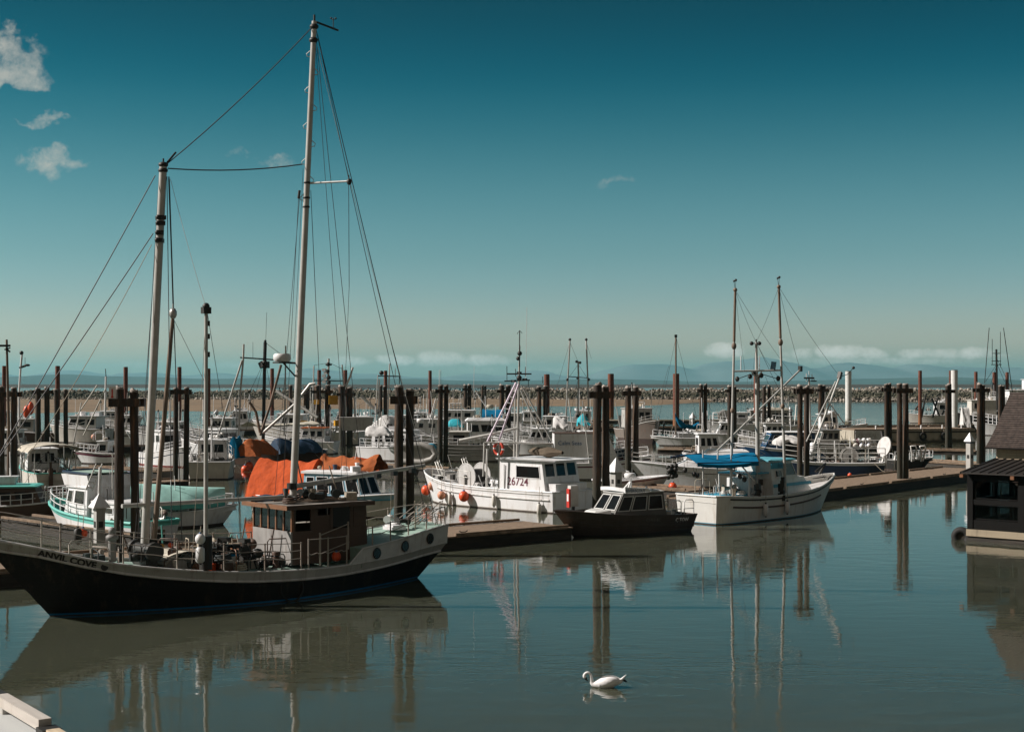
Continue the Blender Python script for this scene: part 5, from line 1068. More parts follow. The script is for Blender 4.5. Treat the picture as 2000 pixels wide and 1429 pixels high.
mb.tube([E.px(1468, 726, 73.5), E.px(1477, 738, 73.5), E.px(1488, 726, 73.5)], .04, 6)
mb.build('crosstree', M_wg, E.e)
mb = MB()
for px_ in (1468, 1483): mb.sph(E.px(px_, 670.5, 73.6), .11, n=8)
mb.tube([E.px(1468, 670.5, 73.6), E.px(1484, 670.5, 73.6)], .025, 5); mb.cyl(mm1, mm1 + Vector((0, 0, .15)), .03, None, 5)
for px_, py_ in ((1465, 735), (1487, 733), (1440, 740), (1520, 739), (1472, 728)): mb.sph(E.px(px_, py_, 73.6), .12, (1, 1, 1.2), 8)
mb.tube([E.px(1440, 740, 73), E.px(1465, 731, 73.5)], .02, 5); mb.tube([E.px(1520, 740, 74), E.px(1490, 731, 73.5)], .02, 5); mb.build('block_and_tackle', M_dark, E.e)
sp_ = E.px(1505, 715, 74); MB().hexa([sp_ + Vector(q) for q in [(-.02, -.28, -.24), (.02, -.28, -.24), (.3, .22, -.2), (.26, .22, -.2), (.1, -.28, .22), (.14, -.28, .22), (.42, .22, .26), (.38, .22, .26)]]).build('solar_panel', M_glass, E.e)
for px_ in (1447, 1483): E.wire(E.px(px_, 722, 73.5), E.px(px_, 695, 73.5), .03, m=M_white, name='antenna')
for a, b, r in [(pl1, E.px(1552, 738, 78), .010), (pl1, mm1, .010), (pl1, E.px(1455, 725, 73), .008), (pr1, mm1, .010), (pr1, E.px(1563, 722, 79.5), .010), (pr1, E.px(1640, 735, 84), .011), (mm1, E.px(1455, 850, 73), .008), (mm1, E.px(1612, 936, 79.2), .012), (E.px(1460, 735, 73.5), E.px(1452, 880, 72.5), .007), (E.px(1495, 735, 73.5), E.px(1515, 770, 75), .008), (mm1, E.px(1520, 735, 74.2), .008)]:
    E.wire(a, b, r, .15)
for (pa, pb, r) in (((1399, 882, 72), (1563, 722, 76.5), .05), ((1590, 868, 79), (1641, 733, 81), .06), ((1575, 862, 78.5), (1632, 745, 81), .04)):
    MB().tube([E.px(*pa), E.px(*pb)], r, 8).build('stabiliser_pole', M_galv, E.e)
mb = MB(); mb.rbox(E.px(1563, 720, 76.5), (.2, .16, .3)); mb.rbox(E.px(1640, 733, 81), (.2, .2, .4), ry=.4); mb.tube([E.px(1640, 736, 81), E.px(1655, 731, 81.4), E.px(1667, 718, 82)], .02, 5); mb.sph(E.px(1667, 718, 82), .09, n=8); mb.build('pole_tip', M_dark, E.e)
# stern gear: davits with lead balls, net bins
mb = MB()
for pa, pb in (((1400, 960), (1402, 880)), ((1373, 962), (1373, 878)), ((1400, 905), (1340, 896)), ((1428, 965), (1428, 888)), ((1455, 930), (1400, 905)), ((1475, 940), (1440, 900))): mb.tube([E.px(*pa, 71.5), E.px(*pb, 71.5)], .04, 7)
mb.build('gurdy_frame', M_galv, E.e)
mb = MB()
for px_, py_ in ((1338, 918), (1356, 926), (1362, 928), (1445, 930), (1454, 936)): mb.sph(E.px(px_, py_, 71.3), .12, (1, 1, 1.2), 9); mb.tube([E.px(px_, py_, 71.3), E.px(px_ - 2, py_ - 14, 71.3)], .012, 4)
mb.build('cannonball_weights', M_dark, E.e)
E.clutter(.4, 4.3, 1.2, 1.0, 26, 41, [M_dark, M_galv, M_white2, M_bluegreen, M_dark, M_rope]); E.clutter(1.5, 4.5, 1.3, 1.35, 14, 42, [M_dark, M_galv, M_rope])
MB().bb(1.6, 3.2, -.7, .8, 1.0, 1.35).build('fish_hold_cover', M_bluegreen, E.e)
for px_ in (1480, 1527):
    mb = MB(); c = E.px(px_, 955, 72.2 + (px_ - 1480) * .03)
    for i in range(7): mb.rbox(c + Vector((random.uniform(-.12, .12), random.uniform(-.1, .1), random.uniform(-.5, .5))), (.22, .2, .3), random.uniform(0, 3))
    mb.build('gurdy', M_dark, E.e)
g3 = 'fenders along the white troller'
fender(onside(E, 1491, 996, .16, -1), .13, .62, M_white, 'pale cylinder fender, left one of two on the troller side', g3, .8); fender(onside(E, 1531, 991, .16, -1), .13, .62, M_white, 'pale cylinder fender, right one of two on the troller side', g3, .8)
mb = MB(); mb.tube([E.px(1593, 921, 78.5), E.px(1612, 905, 79), E.px(1600, 925, 79)], .07, 7); mb.tube([E.px(1618, 935, 79), E.px(1626, 928, 80)], .05, 7); mb.build('anchor', M_dark, E.e)
# blue canopy over the stern
cn = empty('canopy', (0, 0, 0), 0, 'bright blue canvas canopy spread over the stern of the white troller', 'canopy')
p00, p10, p11, p01 = P(1362, 905, 70.3), P(1482, 902, 71.5), P(1468, 884, 75), P(1318, 888, 73.6)
mc = P(1370, 882, 73.6)
cn.location = (p00 + p11) / 2
def can(u, v):
    p = p00.lerp(p10, u).lerp(p01.lerp(p11, u), v); rdg = math.sin(math.pi * v) * .16; p = p + Vector((0, 0, rdg + .05 * math.sin(9 * u) * math.sin(math.pi * v) - .10 * math.sin(math.pi * u) * (1 - math.sin(math.pi * v)))); return tuple(p - cn.location)
MB().sheet(can, 24, 10, th=.03).build('cloth', M_bcanvas, cn)
def val(u, v): p = Vector(can(u, 0)); return (p.x, p.y - .005, p.z - .16 * v + .02 * math.sin(30 * u) * v)
MB().sheet(val, 24, 2).build('valance', M_bcanvas, cn)
mb = MB(); mb.tube([p00 - cn.location + Vector((0, 0, .02)), p10 - cn.location], .03, 6); mb.tube([P(1310, 893, 72) - cn.location, P(1370, 886, 72.5) - cn.location], .06, 7); mb.build('canopy_pole', M_navy, cn)
# ================================================================ the other boats
def gb(name, label, px, py, hd, L, Bm, sheer, bands, cab=None, side_stern=0, cat='boat', group=None, tw=.85, bul=.25, deck=M_deck, cap=M_white2, bowo=1.0, clut=0, seed=1, capr=.05, rub=None, rails=None, extras=True, **kw):
    """generic small boat; px, py = photo position of the stern centre on the water"""
    p = WP(px, py); b = Boat(name, label, cat, p.x, p.y, hd, L, Bm, group); b.shape(sheer, tw=tw, bowo=bowo, mid=.3, **kw); b.hull(bands, bul=bul, deck=deck, n=18, cap=cap, capr=capr, rub=rub)
    for c in (cab or []): b.cabin(**c)
    if clut: b.clutter(.05 * L, .45 * L, Bm * .36, b.zdeck(.2), clut, seed)
    for r in (rails or []): b.rail(**r)
    if extras: dress(b, sheer, cab, int(px) * 3 + seed, rails)
    return b
def dress(b, sheer, cab, seed, rails):
    rg = random.Random(seed); L = b.L
    if not rails:
        for sd in (1, -1): b.rail(rg.uniform(.35, .55), .97, rg.uniform(.5, .75), sd, 6, (1, .5), .022, M_white2)
    x0 = cab[0]['x0'] if cab else .3 * L; x1 = cab[0]['x1'] if cab else .6 * L; z1 = (cab[0]['z1'] + .14) if cab else b.zdeck(.4)
    b.clutter(.04 * L, max(.3, x0 - .3), b.B * .36, b.zdeck(.15), 12, seed + 1); b.clutter(x1, .85 * L, b.B * .25, b.zdeck(.75), 6, seed + 3)
    if cab: b.clutter(x0 + .2, x1 - .6, .7, z1, 7, seed + 2, [M_white2, M_white, M_grey, M_dark, M_galv, M_rope])
    for i in range(rg.randrange(2, 5)):
        x = rg.uniform(x0, x1 - .4); y = rg.uniform(-.8, .8); h = rg.uniform(1.0, 3.2); b.wire((x, y, z1 - .1), (x + rg.uniform(-.1, .1), y, z1 + h), rg.uniform(.018, .035), m=rg.choice([M_white2, M_white2, M_dark, M_galv]), name='whip_antenna')
    if L > 6 and rg.random() < .8:
        x = x0 - rg.uniform(.0, .6); h = rg.uniform(1.6, 3.0); m = rg.choice([M_mast, M_galv, M_white2]); z0 = b.zdeck(.3); t = Vector((x, 0, z1 + h))
        mb = MB(); mb.tube([(x, 0, z0), (x, 0, z1 + h)], [.07, .045], 8); mb.build('mast', m, b.e); mb = MB(); mb.tube([(x, -.7, z1 + h * .6), (x, .7, z1 + h * .6)], .03, 5); mb.rbox((x, .5, z1 + h * .6 + .1), (.15, .15, .2)); mb.rbox((x, -.45, z1 + h * .6 + .08), (.2, .12, .14)); mb.sph((x, 0, z1 + h), .09, n=8); mb.build('crosstree', M_dark, b.e)
        for sd in (1, -1): b.wire(t, b.pt(.12, b.top(.12), sd), .014); b.wire(t, b.pt(.35, b.top(.35), sd), .014)
        b.wire(t, b.pt(.97, b.top(.97), 1), .014); b.wire(t, b.pt(.02, b.top(.02), 1), .014)
        if rg.random() < .6:
            for sd in (1, -1):
                q = rg.uniform(.3, .45); p = b.pt(q, b.top(q), sd); MB().tube([p, p + Vector((rg.uniform(-.6, .6), sd * rg.uniform(.2, .9), rg.uniform(3.0, 5.0)))], [.055, .035], 7).build('outrigger', M_galv, b.e)
    mb = MB(); p = b.pt(.1, b.top(.1), 1, .05); mb.tube([p, p + Vector((-.5, .4, -.5)), p + Vector((-1.2, .8, -.8))], .018, 4); mb.build('mooring_line', M_rope, b.e)
HB = lambda m, boot=M_darkboot: [('z', .1, boot), ('s', 0, m)]
def tiprig(b, pts, r=.03, m=M_galv, name='mast'):
    mb = MB(); mb.tube(pts, r, 6); return mb.build(name, m, b.e)
def tarp_over(name_label, p0, p1, hw, z_ridge, z_side, m, name='tarp', n=18, sag=.12, loose=.08, seed=0, ends=True, cat='tarp', peak=0):
    """cloth draped over a ridge from p0 to p1 (world), half width hw, heights of ridge and hem"""
    p0 = Vector((p0[0], p0[1], 0)); p1 = Vector((p1[0], p1[1], 0)); L = (p1 - p0).length; e_ = empty(name, p0, math.atan2(p1.y - p0.y, p1.x - p0.x), name_label, cat)
    def fn(u, v):
        k = abs(v - .5) * 2; w = (v - .5) * 2 * hw; zr_ = z_side + (z_ridge - z_side) * (1 - (abs(u - .45) * 1.82) ** peak * .9) if peak else z_ridge; z = lerp(zr_, z_side, k ** 1.5) - sag * math.sin(math.pi * u) * (1 - k)
        fold = math.sin(u * L * 3.1 + seed) * .5 + math.sin(u * L * 5.7 + 2 * seed + 4 * v) * .35 + math.sin(v * 17 + u * 9 + seed) * .3 + math.sin(u * L * 11 + v * 13 + 2 * math.sin(u * L * 3)) * .16 + abs(math.sin(u * L * 4.3 - v * 8 + seed)) * .22
        return (u * L + .05 * fold * k, w + fold * loose * k, z + fold * loose * .6 + (-.15 * (k > .95)))
    MB().sheet(fn, int(max(n, L * 12)), 32, th=.0).build('cloth', m, e_)
    if ends:
        for u in (0, 1):
            vs = [fn(u, v / 16) for v in range(17)]; mb = MB(); lo = [(x + (.02 if u else -.02), y * .96, z_side - .2 + .03 * math.sin(i)) for i, (x, y, z) in enumerate(vs)]
            mb.add(vs + lo, [(i, i + 1, 18 + i, 17 + i) for i in range(16)], 0, True); mb.build('end_flap', m, e_)
    return e_

# --- light blue cabin boat under the orange tarp
s_ = WP(520, 1000); hd = -33
H1 = gb('cabin_boat', 'light blue and white cabin boat whose stern is wrapped in orange tarp', 520, 997, hd, 8.4, 3.0, [.95, .95, 1.05, 1.3], [('z', .1, M_darkboot), ('s', .25, M_cream), ('s', 0, M_ltblue)], deck=M_ltblue, cap=M_white, bowo=.9, extras=False, rub=[(.27, 0, .98, .04, M_bluegreen)])
H1.cabin(3.7, 7.5, 1.2, .9, 2.25, rf=.55, ra=0, tin=.12, m=M_ltblue, roofm=M_white, over=.12, fm=M_white, wf=.85, rth=.12, wins=[('S', .05, .20, .25, .88), ('S', .24, .46, .25, .9), ('S', .50, .73, .25, .9), ('S', .77, .98, .25, .9), ('F', .05, .48, .25, .9), ('F', .52, .95, .25, .9)])
H1.clutter(4.3, 6.8, .7, 2.4, 8, 51, [M_white2, M_bluetarp, M_rope, M_white2])
a_ = H1.M @ Vector((-.4, 0, 0)); b_ = H1.M @ Vector((3.8, 0, 0)); o = tarp_over('big bright orange tarp tented over the stern of the light blue cabin boat', a_, b_, 1.55, 2.9, .6, M_otarp, loose=.13, seed=1, sag=.12)
a_ = H1.M @ Vector((3.6, .6, 0)); b_ = H1.M @ Vector((7.2, .9, 0)); tarp_over('crumpled rust-orange tarp lying along the roof of the light blue cabin boat', a_, b_, .8, 3.15, 2.45, M_btarp, loose=.22, seed=3, sag=.15, ends=False)
tarp_over('end of a red-orange tarp hanging behind the crumpled one, toward the inflatable', WP(690, 950, .5)[:2], WP(742, 950, .5)[:2], .7, 2.4, 1.4, M_otarp, loose=.12, seed=5)
# --- cabin boat with turquoise trim
H2 = gb('cabin_boat', 'white cabin boat with turquoise gunwale and windowed wheelhouse, behind the black boat bow', 300, 1063, 137, 7.6, 2.9, [1.0, 1.0, 1.15, 1.5], [('z', .1, M_darkboot), ('s', .2, M_white), ('s', 0, M_teal)], cap=M_teal, deck=M_teal, bowo=.9, capr=.07, bp=3.2)
H2.cabin(3.6, 5.9, 1.15, 1.0, 2.3, rf=.35, ra=0, tin=.06, m=M_white, roofm=M_white, over=.08, wf=.95, fm=M_white, wins=[('P', .05, .3, .45, .9), ('P', .4, .9, .42, .92), ('F', .08, .46, .42, .9), ('F', .54, .92, .42, .9), ('S', .2, .8, .45, .9)])
H2.cabin(3.4, 5.75, 1.1, 2.38, 2.88, rf=-.25, ra=.2, tin=-.02, m=M_white, over=-.02, roof=False, wf=1.0)
mb = MB(); mb.bb(3.7, 5.8, -1.0, 1.0, 2.952, 2.99); mb.build('bridge_deck', M_deckgreen, H2.e); mb = MB(); mb.tube([(3.5, 1.05, 2.95), (5.9, .98, 2.98), (6.0, 0, 3.0), (5.9, -.98, 2.98), (3.5, -1.05, 2.95)], .06, 6); mb.build('bridge_coaming', M_navy, H2.e)
mb = MB(); t0_ = H2.px(196, 905, 60.5); mb.tube([H2.px(194, 965, 60.5), H2.px(196, 912, 60.5)], .07, 8); mb.build('post', M_white2, H2.e)
for pa, pb in (((168, 955), (188, 905)), ((180, 958), (200, 905))): MB().tube([H2.px(*pa, 60.8), H2.px(*pb, 60.8)], .03, 5).build('ladder_leg', M_galv, H2.e)
for i in range(5): MB().cyl(H2.px(169 + i * 4, 950 - i * 10, 60.8), H2.px(181 + i * 4, 953 - i * 10, 60.8), .025, None, 5).build('rung', M_galv, H2.e)
H2.cabin(1.2, 3.5, 1.0, .95, 1.7, m=M_white2, over=.05, wins=[('P', .2, .8, .4, .8)]); H2.clutter(.3, 3.2, 1.0, 1.1, 16, 52)
# --- turquoise covered boat
H3 = gb('covered_boat', 'small white boat hidden under a long pale turquoise cover', 272, 1030, 24, 4.1, 2.2, [.75, .75, .8, .95], HB(M_white2), cap=M_white2, bowo=.7)
a_ = H3.M @ Vector((-.9, .1, 0)); b_ = H3.M @ Vector((6.2, .1, 0))
def cov(u, v):
    k = abs(v - .5) * 2; L = 5.1; tp = math.sin(math.pi * min(1, max(0, (1 - u) * 1.6 + .12)) / 2) if u > .35 else 1; w = (v - .5) * 2 * 1.45 * tp
    z = lerp(2.18 - .55 * max(0, u - .35), 1.28 - .12 * u, k ** 1.3) + .03 * math.sin(u * 23) * k - .10 * math.sin(math.pi * u) * (1 - k); return (u * L, w, z)
e_ = empty('boat_cover', a_, R(24), 'long pale turquoise cover stretched over the small boat behind the twin dark piles', 'cover'); MB().sheet(cov, 40, 14, th=.03).build('cloth', mat('pale_turquoise_cloth', (.38, .66, .60), .8, spec=.15, bump=.01, bscale=3, dirt=(.2, .4, .38)), e_)
mb = MB()
for sd in (0.0, 1.0): mb.sheet(lambda u, v: (cov(u, sd)[0], cov(u, sd)[1] * 1.005, cov(u, sd)[2] - .28 * v), 40, 1)
mb.build('hem', mat('turquoise_hem', (.12, .47, .42), .7), e_)
# --- tan canopy boat
H4 = gb('cabin_boat', 'white fishing boat with a tan fabric canopy and red bottom paint, far left', 108, 958, 118, 8.5, 2.9, [1.15, 1.15, 1.25, 1.7], HB(M_cream, M_redboot), bul=.5, cap=M_teal, capr=.04, clut=16, seed=61)
H4.cabin(4.5, 6.6, 1.0, 1.1, 2.5, rf=.4, m=M_white2, over=.1, wins=[('A', .1, .45, .4, .85), ('A', .55, .9, .4, .85), ('P', .1, .9, .5, .85)])
can2 = empty('canopy', H4.M @ Vector((1.9, 0, 0)), R(118), 'tan fabric canopy over the afterdeck of the red-bottomed white boat', 'canopy')
MB().sheet(lambda u, v: (lerp(-2.0, 2.2, u) * 1.0, lerp(-1.75, 1.75, v), 2.75 + .28 * math.sin(math.pi * v) + .04 * math.sin(9 * u) - (.22 if v in (0, 1) else 0)), 14, 14, th=.03).build('cloth', M_tan, can2)
for x_ in (-1.9, 2.1):
    for y_ in (-1.3, 1.3): MB().cyl((x_, y_, 1.1), (x_, y_, 2.74), .035, None, 6).build('canopy_post', M_galv, can2)
mb = MB(); mb.bb(-.35, -.2, .2, .45, .2, 1.5); mb.bb(-.2, -.1, .25, .40, 1.2, 1.9); mb.build('outboard_bracket', M_brown, H4.e)
# far left extras
H5 = gb('cabin_boat', 'dark little cabin boat with turquoise roof edge cut by the left frame', -62, 1018, 8, 4.6, 2.0, [.8, .8, .9, 1.1], HB(M_brown), clut=4)
H5.cabin(1.0, 3.8, .85, .8, 1.75, rf=.4, m=M_brown, roofm=M_teal, over=.15, wins=[('S', .1, .5, .3, .8), ('S', .55, .9, .3, .8)])
crate(H5.M @ Vector((1.8, -.2, 1.9)), (1.3, .8, .4), M_white2, 'crumpled white box on the turquoise roof at the left frame edge', .2, name='box', cat='box')
H6 = gb('work_boat', 'grey work boat with a tall white signal mast behind the leftmost piles', 118, 860, 176, 8.5, 3.0, [1.0, 1.0, 1.2, 1.6], HB(M_brown), clut=14, seed=63, cab=[dict(x0=3, x1=6, w=1.1, z0=1.0, z1=2.6, rf=.4, m=M_grey, wins=[('P', .1, .5, .4, .85), ('P', .55, .9, .4, .85)])])
tiprig(H6, [H6.px(38, 835, 171), H6.px(37, 770, 171), H6.px(40, 722, 171), H6.px(43, 690, 171)], .13, M_white)
mb = MB(); mb.sph(H6.px(42, 689, 171), .25); mb.tube([H6.px(38, 718, 171), H6.px(50, 714, 171)], .14, 6); mb.sph(H6.px(53, 713, 171), .3, (1.3, 1, .5)); mb.tube([H6.px(49, 713, 171), H6.px(49, 698, 171)], .03, 5); mb.build('signal_lamps', M_dark, H6.e)
for px_, a_ in ((60, 783), (52, 790)):
    e_ = buoy(P(px_, a_ + 14, 166), .38, M_orange, 'orange float hung high on the far left work boat, ' + ('right one' if px_ == 60 else 'left one'), 'orange floats on the far left boat', .0, (1, 1, 2.0))
H7 = gb('cabin_boat', 'white boat with a dark navy visor and two long poles behind the left piles', 212, 864, 172, 6.4, 2.9, [1.6, 1.6, 1.75, 2.1], [('z', .1, M_darkboot), ('s', .0, M_cream)], clut=8, seed=65, cab=[dict(x0=1.0, x1=5.0, w=1.3, z0=1.7, z1=3.0, rf=.7, m=M_white, roofm=M_white, over=.25, wf=1.1, wins=[('P', .05, .3, .3, .85), ('P', .35, .62, .3, .85), ('P', .68, .95, .3, .85)])])
MB().bb(.6, 4.6, -1.6, 1.6, 3.13, 3.2).build('upper_roof', M_white, H7.e); MB().bb(.7, 4.5, -1.62, -1.601, 3.0, 3.12).build('visor', M_navy, H7.e)
for pa, pb in (((150, 812), (190, 752)), ((163, 850), (207, 758))): tiprig(H7, [H7.px(*pa, 162), H7.px(*pb, 158)], .07, M_cream, 'trolling_pole')
tiprig(H7, [H7.px(205, 812, 163), H7.px(207, 735, 163)], .12, M_white); tiprig(H7, [H7.px(207, 735, 163), H7.px(206, 720, 163)], .05, M_dark, 'mast_top')
MB().tube([(3, .5, 3.2), (3, .5, 3.7)], .35, 12).build('gas_bottle_rack', M_white, H7.e); MB().bb(1, 2.2, -.5, .4, 3.2, 3.6).build('life_raft', M_white, H7.e)
buoy(P(183, 853, 160), .30, M_pink, 'dusty pink ball hanging at the side of the boat with the navy visor', None, .4)
H8 = gb('day_boat', 'tiny white day boat with a dark purple stripe behind the turquoise-trimmed cabin', 228, 905, 176, 3.1, 1.8, [.9, .9, 1.0, 1.1], [('z', .1, M_darkboot), ('s', .3, M_white), ('s', .1, M_txtred), ('s', 0, M_white)], cab=[dict(x0=.6, x1=1.8, w=.65, z0=.9, z1=1.9, rf=.3, m=M_white, wins=[('P', .1, .9, .2, .8)])], cap=M_white, bowo=.7)
H9 = gb('fishing_boat', 'white bow with thin navy stripe beside the leaning wooden pole', 292, 905, -52, 7.2, 2.6, [1.0, 1.05, 1.3, 1.75], [('z', .1, M_redboot), ('s', .5, M_white), ('s', .42, M_navy), ('s', 0, M_white)], cap=M_white, clut=8, seed=66, cab=[dict(x0=2.2, x1=4.6, w=.95, z0=1.1, z1=2.9, rf=.3, m=M_white, wins=[('S', .1, .45, .5, .85), ('S', .55, .9, .5, .85), ('F', .1, .9, .5, .85)])], rails=[dict(q0=.6, q1=.99, h=.6, side=-1, m=M_white)])
H10 = gb('work_boat', 'small grey-white transom heaped with dark gear and a pale sack, left of the orange tarp', 408, 937, 98, 7.5, 3.3, [1.3, 1.3, 1.4, 1.8], HB(M_cream), clut=34, seed=67, bul=.2, tw=.95, cab=[dict(x0=3.6, x1=5.8, w=1.1, z0=1.2, z1=2.7, m=M_white2, wins=[('A', .1, .45, .4, .85), ('A', .55, .9, .4, .85)])])
tag(MB().sheet(lambda u, v: (.9 * (u - .5), .6 * (v - .5), .5 * math.sin(math.pi * u) * math.sin(math.pi * v) ** .5 + .06 * math.sin(13 * u + 5 * v)), 12, 10).build('sack', M_wcanvas), 'crumpled pale sack on the small grey-white transom', 'sack').location = WP(375, 937) + Vector((-.3, 1.2, 1.35))
# trolling mast cluster boat
H11 = gb('fishing_boat', 'white troller with crossbarred masts and a deep blue cloth at its bow', 500, 905, 150, 8.2, 3.2, [1.4, 1.4, 1.6, 2.2], HB(M_white2), clut=20, seed=68, cap=M_white, rails=[dict(q0=.55, q1=.99, h=.7, side=1, m=M_white), dict(q0=.55, q1=.99, h=.7, side=-1, m=M_white)])
H11.cabin(3.0, 5.4, 1.1, 1.4, 2.9, rf=.4, m=M_white2, wins=[('P', .1, .9, .45, .85), ('A', .1, .9, .45, .85)])
Yq = 124
for pts, r in (([(466, 860), (470, 760), (475, 703), (476, 672)], .09), ([(514, 860), (516, 760), (517, 700), (518, 668)], .16), ([(555, 850), (557, 760), (558, 675)], .07), ([(421, 868), (445, 790), (473, 703)], .09)):
    tiprig(H11, [H11.px(a, b, Yq) for a, b in pts], r, M_mast if r < .1 else M_dark, 'mast')
mb = MB(); mb.tube([H11.px(469, 698, Yq), H11.px(560, 704, Yq)], .06, 6); mb.sph(H11.px(517, 708, Yq), .25); mb.rbox(H11.px(511, 712, Yq), (.4, .3, .5), ry=.5); mb.rbox(H11.px(522, 712, Yq), (.3, .3, .6)); mb.sph(H11.px(518, 666, Yq), .12, n=8); mb.build('crosstree', M_dark, H11.e)
for a, b in (((510, 718), (472, 800)), ((512, 718), (478, 850)), ((521, 718), (536, 800)), ((517, 668), (560, 700)), ((494, 700), (494, 668)), ((519, 668), (521, 610))): H11.wire(H11.px(*a, Yq), H11.px(*b, Yq), .02)
mb = MB(); mb.tube([H11.px(514, 845, 120), H11.px(575, 790, 119), H11.px(606, 750, 118), H11.px(616, 749, 118)], .13, 8); mb.tube([H11.px(540, 764, 118), H11.px(620, 815, 117)], .12, 8); mb.build('deck_boom', M_galv, H11.e)
mb = MB(); mb.tube([H11.px(549, 712, 121), H11.px(528, 790, 121), H11.px(508, 850, 121)], .11, 8); mb.tube([H11.px(487, 785, 120), H11.px(500, 805, 120), H11.px(508, 845, 120)], .12, 7); mb.build('boom', M_pole, H11.e)
tarp_over('deep blue cloth hanging from the bow of the crossbarred troller', WP(455, 905, .5)[:2], WP(468, 903, .5)[:2], .5, 2.7, 1.1, M_bcanvas, seed=2)
tarp_over('long brown canvas covering a boat, above the orange tarp', WP(476, 905, .5)[:2], WP(524, 901, .5)[:2], 1.2, 2.5, 1.3, M_btarp, seed=4, loose=.2, peak=5)
tarp_over('dark navy tarp stretched behind the tall grey mast', WP(535, 900, .5)[:2], WP(624, 897, .5)[:2], 1.3, 2.55, 1.3, M_bluetarp, seed=6, loose=.16, sag=.35, peak=6)
H12 = gb('work_boat', 'low dark hull carrying the brown and navy covers', 632, 908, 178, 7.6, 2.9, [1.3, 1.3, 1.4, 1.7], HB(M_brown), clut=12, seed=70, cap=M_galv)
tarp_over('flat grey canvas roof behind the brown and navy covers', WP(486, 885, .5)[:2], WP(610, 880, .5)[:2], 1.3, 3.4, 3.1, M_tan, seed=9, ends=False, sag=.3)
buoy(P(479, 917, 114), .34, M_orange, 'left ball of the red-orange pair above the water left of the big orange tarp', 'red-orange balls by the covered boat', .3); buoy(P(487, 910, 116), .34, M_orange, 'right, higher ball of the red-orange pair left of the big orange tarp', 'red-orange balls by the covered boat', .3)
buoy(P(467, 878, 118), .16, M_cream, 'small cream float under the deep blue cloth', None, .2)
# yellow gear boat
H13 = gb('fishing_boat', 'seine boat with yellow deck gear and a lamp-hung mast', 705, 868, 172, 12, 4.0, [1.5, 1.4, 1.6, 2.4], HB(M_cream), clut=40, seed=71, cab=[dict(x0=6.5, x1=9.5, w=1.4, z0=1.5, z1=3.4, rf=.4, m=M_white2, wins=[('P', .1, .3, .5, .85), ('P', .4, .6, .5, .85), ('P', .7, .9, .5, .85)])])
Yq = 160
tiprig(H13, [H13.px(641, 850, Yq), H13.px(641, 760, Yq), H13.px(642, 700, Yq)], .12, M_mast); mb = MB()
for py_ in (711, 725, 737, 747): mb.sph(H13.px(640 + (py_ % 5), py_, Yq), .25, n=8)
mb.tube([H13.px(636, 712, Yq), H13.px(648, 712, Yq)], .1, 6); mb.tube([H13.px(613, 743, Yq), H13.px(672, 744, Yq)], .06, 5); mb.build('mast_lamps', M_dark, H13.e); mb = MB()
for q in range(5): mb.rbox(H13.px(633 + q % 2 * 3, 722 + q * 6, Yq), (.4, .3, .3))
mb.build('mast_box', M_white2, H13.e)
for pts, r, m in (([(613, 714), (612, 760), (608, 850)], .08, M_galv), ([(668, 712), (672, 760), (680, 850)], .09, M_galv), ([(693, 855), (693, 775)], .1, M_white2), ([(689, 717), (684, 735), (673, 760)], .12, M_galv), ([(652, 852), (672, 790)], .1, M_galv), ([(595, 850), (620, 790)], .1, M_galv)): tiprig(H13, [H13.px(a, b, Yq) for a, b in pts], r, m, 'pole')
mb = MB(); mb.rbox(H13.px(651, 781, 158), (1.0, .8, 1.0), .3); mb.rbox(H13.px(618, 785, 158), (.5, .5, .5)); mb.rbox(H13.px(660, 826, 158), (.8, .7, .6), .5); mb.rbox(H13.px(592, 826, 158), (1, .7, .5), .2); mb.build('yellow_winch', M_yellow, H13.e)
H13.wire(H13.px(613, 713, Yq), H13.px(640, 709, Yq), .02); H13.wire(H13.px(645, 709, Yq), H13.px(668, 720, Yq), .02)
crate(P(697, 840, 152), (3.6, 1.6, 1.4), M_grey, 'grey deck container between the yellow gear boat and the white canvas covers', .1, name='container', cat='container')
# white covered boats + inflatable
H14 = gb('cabin_boat', 'white boat swathed in white canvas covers behind the crossbeam pile pair', 712, 897, -24, 7.4, 3.1, [1.2, 1.2, 1.35, 1.7], HB(M_white), clut=22, seed=72, cap=M_white, cab=[dict(x0=1.5, x1=5.5, w=1.3, z0=1.2, z1=2.7, rf=.5, m=M_white, wins=[('S', .08, .3, .3, .8), ('S', .36, .6, .3, .8), ('S', .66, .92, .3, .8)])], rails=[dict(q0=.05, q1=.9, h=.8, side=-1, m=M_white, n=10, bars=(1, .6, .3))])
tarp_over('white canvas tent with folded peak behind the crossbeam pile pair, left lobe', WP(715, 880, 1)[:2], WP(762, 880, 1)[:2], 1.3, 3.3, 2.5, M_wcanvas, seed=8, loose=.13, peak=4)
tarp_over('taller white canvas cover right of the peaked canvas tent', WP(742, 870, 1)[:2], WP(790, 868, 1)[:2], 1.4, 4.0, 2.8, M_wcanvas, seed=11, loose=.15, peak=4)
inf = empty('inflatable_dinghy', WP(818, 893, 1.4), R(-12), 'grey inflatable dinghy stowed on its side right of the crossbeam pile pair', 'dinghy')
MB().tube([(-1.5, 0, .9), (.2, 0, .95), (1.0, 0, .75), (1.35, 0, .3), (1.0, 0, -.15), (.2, 0, -.4), (-1.5, 0, -.35)], .24, 12).build('tube', M_rubber_grey, inf); MB().bb(-1.4, 1.0, .02, .1, -.3, .85).build('floor', M_rubber_grey, inf)
tiprig(H14, [H14.px(738, 830, 133), H14.px(741, 740, 133)], .07, M_mast, 'pole'); tiprig(H14, [H14.px(733, 825, 133), H14.px(738, 732, 133)], .05, M_galv, 'pole'); tiprig(H14, [H14.px(757, 820, 133), H14.px(761, 710, 133)], .07, M_galv, 'mast')
